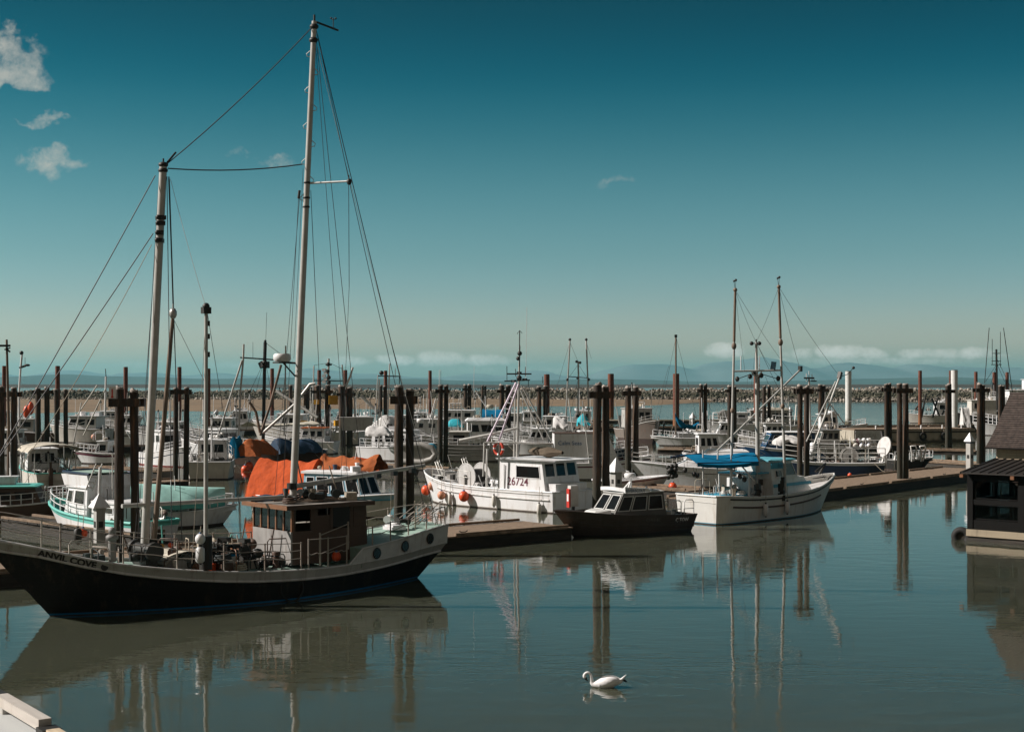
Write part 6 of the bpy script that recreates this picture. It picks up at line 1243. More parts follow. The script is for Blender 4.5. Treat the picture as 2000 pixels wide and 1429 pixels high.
mb = MB(); mb.tube([H14.px(738, 734, 133), H14.px(783, 735, 133)], .05, 6); mb.tube([H14.px(780, 750, 133), H14.px(780, 727, 133)], .04, 5); mb.sph(H14.px(745, 728, 133), .22); mb.build('crossarm', M_dark, H14.e); H14.wire(H14.px(772, 738, 133), H14.px(772, 720, 133), .04, m=M_white2, name='antenna')
tiprig(H14, [H14.px(705, 773, 133), H14.px(742, 808, 133)], .14, M_galv, 'boom')
# row behind 26724
H15 = gb('fishing_boat', 'pale work boat with a slanting ladder, behind the inflatable dinghy', 888, 872, 176, 7.4, 3.0, [1.2, 1.2, 1.4, 1.8], HB(M_cream), clut=24, seed=74, cab=[dict(x0=1.2, x1=5.4, w=1.2, z0=1.2, z1=3.0, rf=.4, m=M_white2, roofm=M_lgrey, over=.3, wins=[('P', .08, .22, .5, .8), ('P', .32, .46, .5, .8), ('P', .6, .8, .5, .8)])])
for pa, pb in (((838, 826), (851, 778)), ((842, 828), (855, 778))): tiprig(H15, [H15.px(*pa, 156), H15.px(*pb, 156)], .05, M_white2, 'ladder_leg')
for i in range(6): MB().cyl(H15.px(839 + i * 2.2, 822 - i * 8, 156), H15.px(843 + i * 2.2, 822 - i * 8, 156), .04, None, 5).build('rung', M_white2, H15.e)
H15.radar(H15.px(821, 825, 156), .4, .4)
tarp_over('bright cyan cover over a small boat right of the slim pile pair', WP(876, 850, .5)[:2], WP(905, 850, .5)[:2], 1.2, 2.7, 1.7, M_cyantarp, seed=3, loose=.06, peak=3)
H16 = gb('day_boat', 'small pale boat with a green rim below the bright cyan cover', 912, 868, 174, 3.2, 2.4, [1.3, 1.3, 1.4, 1.6], HB(M_cream), cap=M_teal)
tag(MB().sph((0, 0, .3), .45, (1.1, 1, .8), 12).build('bucket_bundle', M_bluegreen), 'small blue-green bundle on the rail behind the inflatable dinghy', 'bundle').location = WP(842, 880, 1.2)
H17 = gb('cabin_boat', 'white cabin cruiser with blue canvas flap behind the lilac ladder', 905, 880, 4, 8.6, 3.2, [1.4, 1.4, 1.6, 2.0], [('z', .1, M_darkboot), ('s', .7, M_cream), ('s', .6, M_grey), ('s', 0, M_cream)], clut=8, seed=75, cab=[dict(x0=.4, x1=5.2, w=1.35, z0=1.5, z1=3.1, rf=1.0, m=M_white, roofm=M_white, over=.2, crown=.25, wins=[('S', .06, .28, .3, .8), ('S', .33, .6, .3, .8), ('S', .66, .92, .3, .8)])])
tarp_over('blue canvas flap slanting over the white cabin cruiser behind the lilac ladder', WP(942, 850, 1.5)[:2], WP(982, 850, 1.5)[:2], 1.0, 4.3, 3.6, M_bcanvas, seed=5, loose=.06, ends=False)
H18 = gb('work_boat', 'long grey aluminium boat with ribbed side behind the rails of the numbered boat', 1012, 900, 178, 9.4, 3.0, [1.5, 1.45, 1.5, 1.9], HB(M_alu), clut=26, seed=76, cap=M_alu, rub=[(.3, 0, .95, .05, M_alu), (.6, 0, .95, .05, M_alu), (.9, 0, .9, .05, M_alu)])
H18.cabin(4.4, 6.2, 1.0, 1.3, 2.6, m=M_grey, roofm=M_cream, wins=[('P', .2, .8, .4, .85)])
H18b = gb('fishing_boat', 'white gillnetter with railed flybridge behind the cyan cover', 962, 846, 176, 9.5, 3.3, [1.3, 1.3, 1.5, 2.0], HB(M_white2), clut=20, seed=77, cab=[dict(x0=2.5, x1=7.5, w=1.3, z0=1.4, z1=3.2, rf=.6, m=M_white, wins=[('P', .1, .3, .5, .85), ('P', .4, .6, .5, .85), ('P', .7, .9, .5, .85)])])
mb = MB()
for k in (0, .5, 1): mb.tube([H18b.px(878, 798 - k * 10, 195), H18b.px(901, 798 - k * 10, 195)], .07, 5)
for k in range(5): mb.tube([H18b.px(878 + k * 5.7, 800, 195), H18b.px(878 + k * 5.7, 787, 195)], .06, 5)
mb.build('flybridge_rail', M_white, H18b.e); tiprig(H18b, [H18b.px(950, 795, 195), H18b.px(930, 765, 195)], .09, M_white2, 'boom'); H18b.radar(H18b.px(957, 797, 195), .5, .5, M_tan)
for px_ in (858, 861): H18b.wire(H18b.px(px_, 790, 196), H18b.px(px_, 722, 196), .03, m=M_white2, name='whip_antenna')
H19 = gb('fishing_boat', 'white fishing boat with clustered deck gear right of the A-frame mast', 1130, 868, 178, 7.6, 3.1, [1.3, 1.3, 1.45, 1.9], HB(M_white2), clut=36, seed=78, cap=M_white, cab=[dict(x0=1.5, x1=4.5, w=1.2, z0=1.3, z1=3.2, rf=.5, m=M_white, wins=[('P', .1, .4, .5, .85), ('P', .5, .9, .5, .85)])])
tarp_over('white sheeted gear heap right of the A-frame mast', WP(1080, 862, 1.5)[:2], WP(1108, 862, 1.5)[:2], 1.2, 4.0, 3.0, M_wcanvas, seed=15, loose=.34, peak=3)
tarp_over('cyan tarp peaked like a tent left of the thick pile pair', WP(1127, 858, 1.2)[:2], WP(1153, 858, 1.2)[:2], 1.1, 3.9, 2.8, M_cyantarp, seed=13, loose=.2, peak=1.8)
Yq = 168
for pts, r in (([(1104, 850), (1108, 760), (1113, 665)], .09), ([(1151, 850), (1148, 740), (1145, 665)], .09), ([(1129, 810), (1130, 740), (1129, 705)], .10)): tiprig(H19, [H19.px(a, b, Yq) for a, b in pts], r, M_mast, 'trolling_pole')
mb = MB(); mb.tube([H19.px(1108, 735, Yq), H19.px(1150, 738, Yq)], .05, 5); 
for a, b in ((1126, 706), (1133, 708), (1108, 741), (1150, 741), (1128, 738), (1113, 663), (1145, 663)): mb.sph(H19.px(a, b, Yq), .17, n=8)
mb.build('blocks', M_dark, H19.e)
for a, b in (((1129, 712), (1109, 740)), ((1130, 712), (1148, 740)), ((1113, 668), (1129, 706)), ((1105, 850), (1128, 745)), ((1146, 845), (1130, 745)), ((1113, 668), (1075, 800)), ((1145, 668), (1155, 700))): H19.wire(H19.px(*a, Yq), H19.px(*b, Yq), .015)
H20 = gb('cabin_boat', 'broad white cabin boat lettered Calm Seas beside the thick pile pair', 1078, 935, 2, 6.4, 3.0, [1.2, 1.2, 1.3, 1.7], [('z', .1, M_darkboot), ('s', .3, M_white), ('s', .2, M_txtred), ('s', 0, M_white)], cap=M_white, bul=.1)
H20.cabin(.1, 4.9, 1.35, 1.15, 3.35, rf=.9, tin=.1, m=M_white, roofm=M_brown, over=.0, rth=.05, crown=.02)
lettering('Calm Seas', .42, planefn((.35, -1.35, 2.55), (1, 0, 0), (0, .05, 1)), M_txtblue, H20.e)
H21 = gb('fishing_boat', 'dark grey steel boat named Karwes with its flared bow toward the camera', 1225, 862, -72, 7.5, 4.0, [1.6, 1.6, 1.9, 2.7], [('z', .6, M_darkboot), ('s', 0, mat('brown_grey_steel', (.17, .14, .12), .6, dirt=(.2, .1, .06), damt=.4))], cap=M_grey, clut=24, seed=79, flare=1.6, rails=[dict(q0=.55, q1=.98, h=.7, side=1, m=M_grey), dict(q0=.55, q1=.98, h=.7, side=-1, m=M_grey)], cab=[dict(x0=1.5, x1=4.4, w=1.4, z0=1.8, z1=4.0, m=M_grey, wins=[('F', .1, .36, .5, .85), ('F', .38, .62, .5, .85), ('F', .66, .9, .5, .85)])])
MB().bb(.2, 1.2, -1.2, 1.2, 1.6, 3.2).build('engine_house', M_dark, H21.e)
hulltext(H21, 'Karwes', .55, 1222, 1.1, M_txtdark, side=-1) if False else hulltext(H21, 'Karwes', .5, 1197, 1.2, M_txtwhite, side=-1)
for px_ in (1288, 1298): tiprig(H21, [H21.px(px_ - 4, 848, 138), H21.px(px_, 822, 138)], .07, M_dark, 'davit')
# sailboat with blue cover
H22 = gb('sailboat', 'small white sailboat with a bunched bright blue sail cover', 1378, 870, 178, 5.2, 2.2, [.9, .85, .9, 1.1], HB(M_white2), cap=M_white, deck=M_cream, clut=7, seed=80, cab=[dict(x0=1.2, x1=3.6, w=.7, z0=.85, z1=1.35, rf=.3, m=M_white)])
tiprig(H22, [H22.px(1320, 850, 160), H22.px(1320, 657, 160)], .10, M_pole); mb = MB(); mb.rbox(H22.px(1320, 656, 160), (.3, .2, .3)); mb.build('masthead', M_dark, H22.e)
H22.wire(H22.px(1320, 660, 160), H22.px(1280, 850, 160), .015); H22.wire(H22.px(1321, 660, 160), H22.px(1372, 860, 160), .015); H22.wire(H22.px(1306, 715, 160), H22.px(1277, 820, 160), .015)
def sc(u, v):
    a_ = 2 * math.pi * v; r_ = .30 * (1 + .3 * math.sin(9 * u) + .2 * math.sin(21 * u + 2 * a_)) * (1.1 - .3 * u); return (-u * 3.0, math.cos(a_) * r_ * .8, math.sin(a_) * r_ + 1.0 * math.exp(-u * 7) - .25 * math.sin(3.14 * u))
o = MB().sheet(lambda u, v: (3.0 * u, sc(u, v)[1], sc(u, v)[2]), 30, 12).build('sail_cover', M_bcanvas); o.location = P(1319, 829, 158); tag(o, 'bunched bright blue sail cover along the boom of the small sailboat', 'sail cover')
# white day boat
H23 = gb('day_boat', 'small white day boat with dark stripe pointing right, right of the launch radar', 1165, 964, 6, 3.9, 2.1, [.85, .85, .95, 1.1], [('z', .08, M_darkboot), ('s', .12, M_cream), ('s', .04, M_txtred), ('s', 0, M_white)], cap=M_white, deck=M_white, bul=.03, extras=False, bowo=.8, cab=[dict(x0=.8, x1=2.9, w=.8, z0=.9, z1=1.35, rf=.9, ra=.2, m=M_white, over=0, wins=[('S', .4, .8, .4, .7)])])
MB().bb(1.5, 2.3, -.3, .25, 1.45, 1.47).build('hatch', M_glass, H23.e)
buoy(P(1314, 950, 88.5), .26, M_orange, 'red-orange ball at the bow tip of the small white day boat', None, .1)
# white motor cruiser
H24 = gb('motor_cruiser', 'long low white motor cruiser behind the blue canopy, bow rail to the left', 1505, 950, 180, 8.4, 3.2, [1.2, 1.25, 1.4, 1.75], [('z', .1, M_darkboot), ('s', 0, M_white)], cap=M_white, deck=M_white, bul=.04, extras=False, bowo=1.4, rub=[(.35, 0, .8, .02, M_dark)], rails=[dict(q0=.6, q1=.99, h=.6, side=1, m=M_galv), dict(q0=.6, q1=.99, h=.6, side=-1, m=M_galv)])
H24.cabin(1.5, 6.8, 1.15, 1.35, 2.35, rf=2.4, ra=.1, tin=.25, m=M_white, over=.0, wf=.8, crown=.12, wins=[('P', .08, .34, .45, .85), ('P', .40, .66, .45, .85)])
MB().bb(2.0, 6.0, 1.30, 1.32, 1.28, 1.33).build('side_stripe', M_dark, H24.e); lettering('NORWIS', .2, planefn((7.2, 1.15, .95), (-1, .0, 0), (0, .1, 1)), M_txtdark, H24.e) if False else None
mb = MB()
for i in range(14): mb.sph((6.9 + .25 * math.cos(i * 1.7), 1.75 + .1 * math.sin(i), .75 + .06 * i), .17, n=8)
o = mb.build('fender_cluster', M_dark); o.matrix_world = H24.M; tag(o, 'bunch of black net floats on the left side of the long white cruiser', 'floats')
# blue boat with numbers
H25 = gb('fishing_boat', 'deep blue fishing boat with white-framed windows and white number 2143', 1606, 906, 180, 6.6, 2.9, [1.3, 1.3, 1.4, 1.8], [('z', .1, M_darkboot), ('s', .95, M_white2), ('s', .2, M_blue), ('s', 0, M_white)], cap=M_white, clut=14, seed=81)
H25.cabin(.8, 5.3, 1.25, 1.3, 2.75, rf=.7, ra=.1, m=M_blue, roofm=M_white, over=.15, fm=M_white, wins=[('P', .40, .92, .32, .86), ('P', .08, .3, .4, .86), ('F', .1, .9, .4, .86)])
lettering('2143', .55, planefn((2.3, 1.47, .78), (-1, .0, 0), (0, .05, 1)), M_white, H25.e)
tarp_over('pale lumpy canvas on the roof of the deep blue boat', WP(1512, 890, 2)[:2], WP(1562, 890, 2)[:2], .8, 3.45, 3.0, M_wcanvas, seed=17, loose=.25, peak=2.5)
fender(P(1588, 876, 112), .24, 1.0, M_white, 'fat white fender hanging at the stern of the deep blue boat', None, .2)
# net boat with steel rails and navy hull
H26 = gb('work_boat', 'open net boat with navy hull, steel rails and a big white drum disc', 1722, 929, 170, 7.6, 3.0, [1.05, 1.0, 1.05, 1.3], [('z', .1, M_dark), ('s', .18, M_navy), ('s', 0, M_white)], cap=M_white, deck=M_cream, bul=.2, tw=.97, bowo=.6, bp=4, rails=[dict(q0=.0, q1=.9, h=1.1, side=1, m=M_galv, n=6, bars=(1, .66, .33), r=.03), dict(q0=.0, q1=.9, h=1.6, side=-1, m=M_galv, n=6, bars=(1, .7, .4, .2), r=.03)])
H26.drum(2.4, 1.5, .62, 1.2, .1, M_grey); H26.clutter(.4, 6.8, 1.1, .9, 34, 82)
mb = MB(); mb.disc(H26.px(1727, 872, 108), H26.M.to_3x3().inverted() @ Vector((-.97, -.42, .25)), .78, .10, 28); mb.build('white_disc', M_lgrey, H26.e)
MB().tube([H26.px(1712, 900, 108), H26.px(1727, 872, 108.6), H26.px(1722, 842, 109)], .12, 8).build('drum_arm', M_dark, H26.e)
mb = MB()
rg = random.Random(5)
for i in range(26): mb.sph(H26.px(rg.uniform(1668, 1712), rg.uniform(858, 870), 110), rg.uniform(.14, .2), n=8, mi=rg.randrange(3))
o = mb.build('net_float_heap', [M_white, M_cream, M_txtred]); o.matrix_world = H26.M; tag(o, 'heap of white and reddish net floats on the steel rails of the navy net boat', 'net floats')
for i, (a, b) in enumerate(((1683, 870), (1690, 873), (1697, 870))): buoy(P(a, b, 106.5), .17, M_white, 'white ball on the rail of the navy net boat, ' + ('left', 'middle', 'right')[i] + ' of three', 'white balls on the net boat rail', .0)
buoy(P(1660, 928, 103.2), .17, M_orange, 'half-hidden orange ball on the float edge below the navy net boat', None, 0)
H26.cabin(5.6, 7.2, .9, .9, 2.9, m=M_dark, over=.05, wins=[('P', .1, .9, .5, .9)])
H27 = gb('work_boat', 'dark aluminium skiff with twin upright bow roller frames right of the slim pile pair', 1738, 918, 14, 2.9, 2.2, [.85, .85, .9, 1.0], HB(M_dark), cap=M_alu, clut=8, seed=83, tw=.97, bp=5)
for px_ in (1779, 1797):
    mb = MB(); mb.tube([H27.px(px_ + 2, 901, 110), H27.px(px_ + 2, 885, 110), H27.px(px_, 871, 110), H27.px(px_ + 9, 870, 110), H27.px(px_ + 11, 876, 110), H27.px(px_ + 5, 900, 110)], .07, 7); mb.build('roller_frame', M_galv, H27.e)
for px_ in (1722, 1745): tiprig(H27, [H27.px(px_, 920, 107), H27.px(px_ + 4, 890, 107), H27.px(px_ + 10, 889, 107), H27.px(px_ + 8, 915, 107)], .07, M_galv, 'roller_frame')
# white bow with red ball
H28 = gb('fishing_boat', 'white fishing boat with a red ball at its side, left of the barge', 1578, 860, -4, 6.2, 2.8, [1.3, 1.3, 1.6, 2.1], HB(M_cream), cap=M_white, bowo=1.1, cab=[dict(x0=1.4, x1=3.6, w=1.0, z0=1.5, z1=3.2, rf=.2, m=M_white, roofm=M_white, over=.3, wins=[('S', .1, .45, .4, .85), ('S', .55, .9, .4, .85)])], rub=[(.25, 0, .98, .05, M_grey)])
H28.radar(H28.px(1624, 808, 174), .5, .35); tiprig(H28, [H28.px(1617, 783, 174), H28.px(1650, 828, 174)], .07, M_galv, 'boom'); tiprig(H28, [H28.px(1583, 855, 174), H28.px(1580, 740, 174)], .12, M_mast, 'mast')
mb = MB()
for px_, py_ in ((1575, 729), (1580, 724), (1586, 731), (1590, 736)): mb.tube([H28.px(px_, 745, 174), H28.px(px_, py_, 174)], .05, 5)
mb.build('antenna_array', M_white2, H28.e); mb = MB(); mb.rbox(H28.px(1580, 738, 174), (1.2, .4, .2)); mb.rbox(H28.px(1589, 744, 174), (.7, .4, .15)); mb.build('antenna_rack', M_dark, H28.e)
buoy(P(1622, 841, 172), .45, M_red, 'round red ball at the side of the white boat before the barge', None, .2)
# aluminium boats along the farther float
H29 = gb('fishing_boat', 'pale gillnetter with a spoked net drum, right of the small pedestal', 1488, 842, 179, 7.8, 2.8, [1.1, 1.1, 1.2, 1.5], HB(M_white2), clut=22, seed=84, rails=[dict(q0=0, q1=.9, h=.9, side=1, m=M_white2, r=.04)]); H29.drum(5.5, 2.2, .9, 1.4, 0, M_lgrey)
mb = MB(); mb.tube([H29.px(1393, 830, 205), H29.px(1393, 806, 205), H29.px(1418, 806, 205), H29.px(1418, 830, 205)], .1, 6); mb.tube([H29.px(1393, 811, 205), H29.px(1418, 811, 205)], .06, 5); mb.build('gantry', M_white2, H29.e)
H29.cabin(2.2, 4.0, 1.0, 1.1, 2.7, m=M_white2, wins=[('P', .2, .8, .5, .85)])
H30 = gb('fishing_boat', 'pale work boat with tubular canopy frames behind the right trolling pole', 1592, 848, 180, 7.6, 2.8, [1.2, 1.2, 1.3, 1.7], HB(M_cream), clut=34, seed=85, cab=[dict(x0=3.8, x1=6.4, w=1.1, z0=1.2, z1=3.3, m=M_grey, roofm=M_tan, crown=.3, wins=[('P', .1, .45, .5, .85), ('P', .5, .9, .5, .85)])], rails=[dict(q0=0, q1=.9, h=1.3, side=1, m=M_white2, r=.05, bars=(1, .5))])
tiprig(H30, [H30.px(1580, 830, 190), H30.px(1576, 790, 190), H30.px(1555, 790, 190), H30.px(1552, 830, 190)], .08, M_galv, 'canopy_frame')
H31 = gb('work_boat', 'cluttered dark work barge around the slim rusty pile on the right', 1862, 826, 178, 7.6, 3.4, [1.4, 1.4, 1.4, 1.8], HB(M_cream), clut=46, seed=86, bul=.1, cab=[dict(x0=1.0, x1=3.2, w=1.2, z0=1.3, z1=3.6, m=M_white2, wins=[('P', .2, .8, .5, .85)])])
for pa, pb in (((1800, 815), (1808, 770)), ((1822, 815), (1832, 775)), ((1787, 800), (1795, 790)), ((1835, 812), (1820, 778)), ((1840, 810), (1850, 790))): tiprig(H31, [H31.px(*pa, 245), H31.px(*pb, 245)], .16, M_dark, 'boom')
H31.clutter(1, 6.5, 1.2, 2.2, 24, 87)
H32 = gb('cabin_boat', 'white cabin boat with dark tarped bow and white sheet left of the shingled roof', 1958, 824, 182, 7.0, 3.2, [2.0, 2.0, 2.2, 2.6], HB(M_dark), cap=M_white, cab=[dict(x0=1.2, x1=4.4, w=1.3, z0=2.1, z1=4.0, rf=.4, m=M_white, over=.3, wins=[('P', .08, .4, .4, .8), ('P', .55, .85, .4, .8)])])
tarp_over('white sheet slung over the dark bow of the boat by the shingled roof', WP(1878, 824, 1.5)[:2], WP(1892, 824, 1.5)[:2], 1.0, 3.6, .9, M_wcanvas, seed=19, loose=.2)
H33 = gb('fishing_boat', 'white bow with lattice rail peeking from behind the slope of the shingled roof', 2010, 850, 178, 6.6, 3.0, [1.2, 1.2, 1.4, 1.8], HB(M_white), cap=M_white, rails=[dict(q0=.5, q1=.99, h=1.3, side=1, m=M_white, n=8, bars=(1, .66, .33), r=.045)])
H34 = gb('fishing_boat', 'trawler with a dark lattice mast rising above the shingled roof', 1990, 832, 176, 11, 4, [1.6, 1.5, 1.7, 2.6], HB(M_dark), cab=[dict(x0=4, x1=8, w=1.5, z0=1.6, z1=4.2, m=M_cream, wins=[('P', .1, .4, .5, .85)])])
Yq = 228
tiprig(H34, [H34.px(1947, 800, Yq), H34.px(1947, 740, Yq), H34.px(1946, 682, Yq)], .16, M_dark); mb = MB()
for y_, hw_ in ((690, 7), (705, 9), (712, 10)): mb.tube([H34.px(1946 - hw_, y_, Yq), H34.px(1946 + hw_, y_, Yq)], .06, 5)
for px_, y0_, y1_ in ((1954, 717, 648), (1938, 712, 662)): mb.tube([H34.px(px_, y0_, Yq), H34.px(px_, y1_, Yq)], .045, 5)
mb.build('mast_crossbars', M_dark, H34.e)
for a, b, c_, d_ in ((1923, 748, 1932, 640), (1978, 770, 1960, 640)): tiprig(H34, [H34.px(a, b, Yq), H34.px(lerp(a, c_, .5), lerp(b, d_, .5), Yq), H34.px(c_, d_, Yq)], .06, M_dark, 'trolling_pole')
for a, b in (((1946, 712), (1925, 745)), ((1948, 712), (1962, 745)), ((1947, 700), (1972, 752)), ((1946, 715), (1935, 750))): H34.wire(H34.px(*a, Yq), H34.px(*b, Yq), .03, m=M_navy)
H35 = gb('ferry', 'big white vessel with stacked railed decks at the right edge behind the roof', 2185, 806, 178, 30, 8, [3, 3, 3.2, 4], HB(M_white), extras=False, cab=[dict(x0=3, x1=27, w=3.6, z0=3, z1=5.4, m=M_white, over=.4, wins=[('P', i / 14 + .01, i / 14 + .05, .4, .8) for i in range(14)]), dict(x0=5, x1=22, w=3, z0=5.7, z1=8, m=M_white, over=.3, wins=[('P', i / 10 + .02, i / 10 + .07, .4, .8) for i in range(10)])], rails=[dict(q0=.1, q1=.99, h=1.1, side=1, m=M_white, n=20, r=.06)])

# --- more hulls packed in the rows behind
def fill(px, py, hd, L, Bm, z, m, lab, seed, name='fishing_boat', c=None, cm=None, roofm=None):
    rg = random.Random(seed); x0 = rg.uniform(.12, .3) * L; x1 = x0 + rg.uniform(.32, .42) * L; w = Bm * .38
    side = 'P' if 90 < hd % 360 < 270 else 'S'
    return gb(name, lab, px, py, hd, L, Bm, [z, z, z * 1.1, z * 1.45], c or HB(m), clut=22, seed=seed, cap=M_white,
        cab=[dict(x0=x0, x1=x1, w=w, z0=z - .1, z1=z + rg.uniform(1.3, 1.8), rf=rg.uniform(.2, .7), m=cm or M_white, roofm=roofm or M_white, over=rg.uniform(.1, .3), wins=[(side, .08, .32, .42, .85), (side, .38, .62, .42, .85), (side, .68, .92, .42, .85), ('A', .15, .85, .45, .85), ('F', .1, .9, .45, .85)])])
fill(52, 888, 168, 6.2, 2.6, 1.1, M_white, 'white hull with a low cabin behind the tan canopy, near the left edge', 201)
fill(388, 872, 174, 7.4, 2.9, 1.2, M_white2, 'white boat between the thin grey pole and the leaning wooden pole, farther back', 202)
fill(470, 862, 176, 6.6, 2.8, 1.2, M_white, 'white boat behind the deep blue cloth of the crossbarred troller', 203)
fill(560, 860, 4, 7.5, 3.0, 1.3, M_white2, 'white boat behind the flat grey canvas roof', 204, roofm=M_tan)
fill(742, 856, 176, 7.0, 2.9, 1.2, M_cream, 'cream boat just beyond the white canvas covers', 205, cm=M_white2)
fill(792, 846, 2, 7.4, 2.9, 1.2, M_white, 'white boat seen between the crossbeam piles and the lone rusty pile', 206)
fill(1042, 852, 175, 7.0, 2.9, 1.3, M_white, 'white boat behind the feet of the A-frame mast', 207)
fill(1090, 888, 176, 5.5, 2.6, 1.2, M_white2, 'small white boat above the roof bundle of the numbered boat', 208)
fill(1110, 905, 4, 5.0, 2.4, 1.0, M_navy, 'navy-hulled boat tucked behind the Calm Seas cabin', 209)
fill(1340, 905, 3, 5.2, 2.4, .9, M_white, 'white runabout before the finger float, left of the blue canopy', 210)
fill(1455, 866, 176, 5.6, 2.6, 1.1, M_white2, 'white boat between the two tall trolling poles, farther back', 211)
fill(1548, 878, 177, 5.2, 2.5, 1.1, M_cream, 'cream boat just behind the deep blue boat', 212, roofm=M_grey)
fill(1655, 888, 176, 6.0, 2.7, 1.1, M_alu, 'bare aluminium boat behind the steel rails of the navy net boat', 213, cm=M_grey, roofm=M_alu)
fill(290, 850, 178, 6.5, 2.7, 1.2, M_white, 'distant white boat between the thick dark piles and the grey foremast', 214)
fill(40, 842, 172, 8.0, 3.0, 1.3, M_white, 'distant white boat between the extreme left pile and the orange floats', 216)
fill(170, 838, 6, 7.5, 3.0, 1.3, M_white2, 'distant white boat just above the roof of the navy-visored boat', 217)
fill(440, 845, 4, 7.0, 2.9, 1.3, M_white, 'distant white boat between the small pedestal and the crossbarred troller', 218)
fill(512, 842, 176, 8.0, 3.0, 1.4, M_cream, 'distant cream boat seen through the legs of the crossbarred masts', 219, cm=M_white)
fill(598, 846, 172, 7.0, 2.9, 1.3, M_white, 'distant white boat directly right of the tall grey mast', 220)
fill(700, 842, 174, 7.0, 2.9, 1.3, M_navy, 'distant dark-hulled boat with white cabin behind the grey container', 221)
fill(842, 850, 176, 7.0, 2.9, 1.2, M_white, 'distant white boat at the foot of the lone rusty pile', 222)
fill(925, 838, 175, 7.5, 3.0, 1.3, M_white2, 'distant white boat behind the thin pile pair and cyan cover', 223)
fill(1010, 838, 4, 7.0, 2.9, 1.3, M_cream, 'distant cream boat framed between ladder and A-frame mast', 224)
fill(1180, 842, 176, 8.0, 3.0, 1.3, M_white, 'distant white boat crossing behind the thick pile pair and broad rusty pile', 225)
fill(1445, 836, 4, 7.0, 2.8, 1.2, M_alu, 'distant aluminium boat just right of the left trolling pole', 226, cm=M_grey)
fill(1530, 834, 176, 6.5, 2.8, 1.2, M_white, 'distant white boat behind the right trolling pole', 227)
fill(655, 886, 172, 6.5, 2.8, 1.2, M_white2, 'white boat with gear behind the pile pair near the crumpled tarp', 215, roofm=M_btarp)
# ================================================================ person walking on the far float
def skinned(name, joints, edges, m, parent=None, sub=1):
    me = bpy.data.meshes.new(name); me.from_pydata([j[0] for j in joints], edges, []); o = bpy.data.objects.new(name, me); COL.objects.link(o)
    sk = o.modifiers.new('s', 'SKIN'); 
    for i, j in enumerate(joints):
        d = me.skin_vertices[0].data[i]; r = j[1]; d.radius = r if isinstance(r, tuple) else (r, r)
    me.skin_vertices[0].data[0].use_root = True; sk.use_smooth_shade = True
    ss = o.modifiers.new('b', 'SUBSURF'); ss.levels = sub; ss.render_levels = sub
    me.materials.append(m)
    if parent: o.parent = parent
    return o
pj = [((0, 0, .95), .14), ((0, 0, 1.2), .135), ((0, 0, 1.42), (.17, .12)), ((0, 0, 1.53), .055), ((.01, 0, 1.62), .085), ((.02, 0, 1.72), .075),
      ((.0, .1, .9), .1), ((.12, .11, .5), .065), ((.05, .11, .1), .045), ((.18, .11, .05), .04), ((0, -.1, .9), .1), ((-.06, -.11, .5), .065), ((-.26, -.11, .14), .045), ((-.16, -.11, .05), .04),
      ((0, .2, 1.42), .055), ((-.06, .27, 1.15), .045), ((.08, .27, .92), .035), ((.14, .26, .85), .03), ((0, -.2, 1.42), .055), ((.08, -.27, 1.15), .045), ((.24, -.25, .98), .035), ((.30, -.24, .93), .03)]
pe = [(0, 1), (1, 2), (2, 3), (3, 4), (4, 5), (0, 6), (6, 7), (7, 8), (8, 9), (0, 10), (10, 11), (11, 12), (12, 13), (2, 14), (14, 15), (15, 16), (16, 17), (2, 18), (18, 19), (19, 20), (20, 21)]
pp = WP(1251, 820, .6); per = empty('person', pp, R(200), 'person in a pale blue jacket and dark trousers walking on the far float', 'person')
skinned('body', pj, pe, M_skin, per)
skinned('jacket', [((0, 0, .92), .17), ((0, 0, 1.2), .16), ((0, 0, 1.42), (.19, .14)), ((0, .21, 1.42), .075), ((-.06, .27, 1.15), .065), ((.07, .27, .95), .055), ((0, -.21, 1.42), .075), ((.08, -.27, 1.15), .065), ((.22, -.25, 1.0), .055)], [(0, 1), (1, 2), (2, 3), (3, 4), (4, 5), (2, 6), (6, 7), (7, 8)], M_jacket, per)
skinned('trousers', [((0, 0, .95), .15), ((0, .1, .88), .115), ((.12, .11, .5), .08), ((.05, .11, .13), .06), ((0, -.1, .88), .115), ((-.06, -.11, .5), .08), ((-.25, -.11, .17), .06)], [(0, 1), (1, 2), (2, 3), (0, 4), (4, 5), (5, 6)], M_jean, per)
MB().sph((.0, 0, 1.71), .105, (1, .95, 1), 10).build('hair', M_dark, per)
# ================================================================ swan
sw = WP(1184, 1341); S_ = sw.y / F
swn = empty('swan', sw + Vector((0, 0, -.02)), R(176), 'white swan floating alone in the foreground with its neck curled down to its breast', 'swan')
M_feather = mat('white_feathers', (.80, .79, .79), .75, bump=.006, bscale=18, var=.05, dirt=(.6, .58, .55), damt=.2)
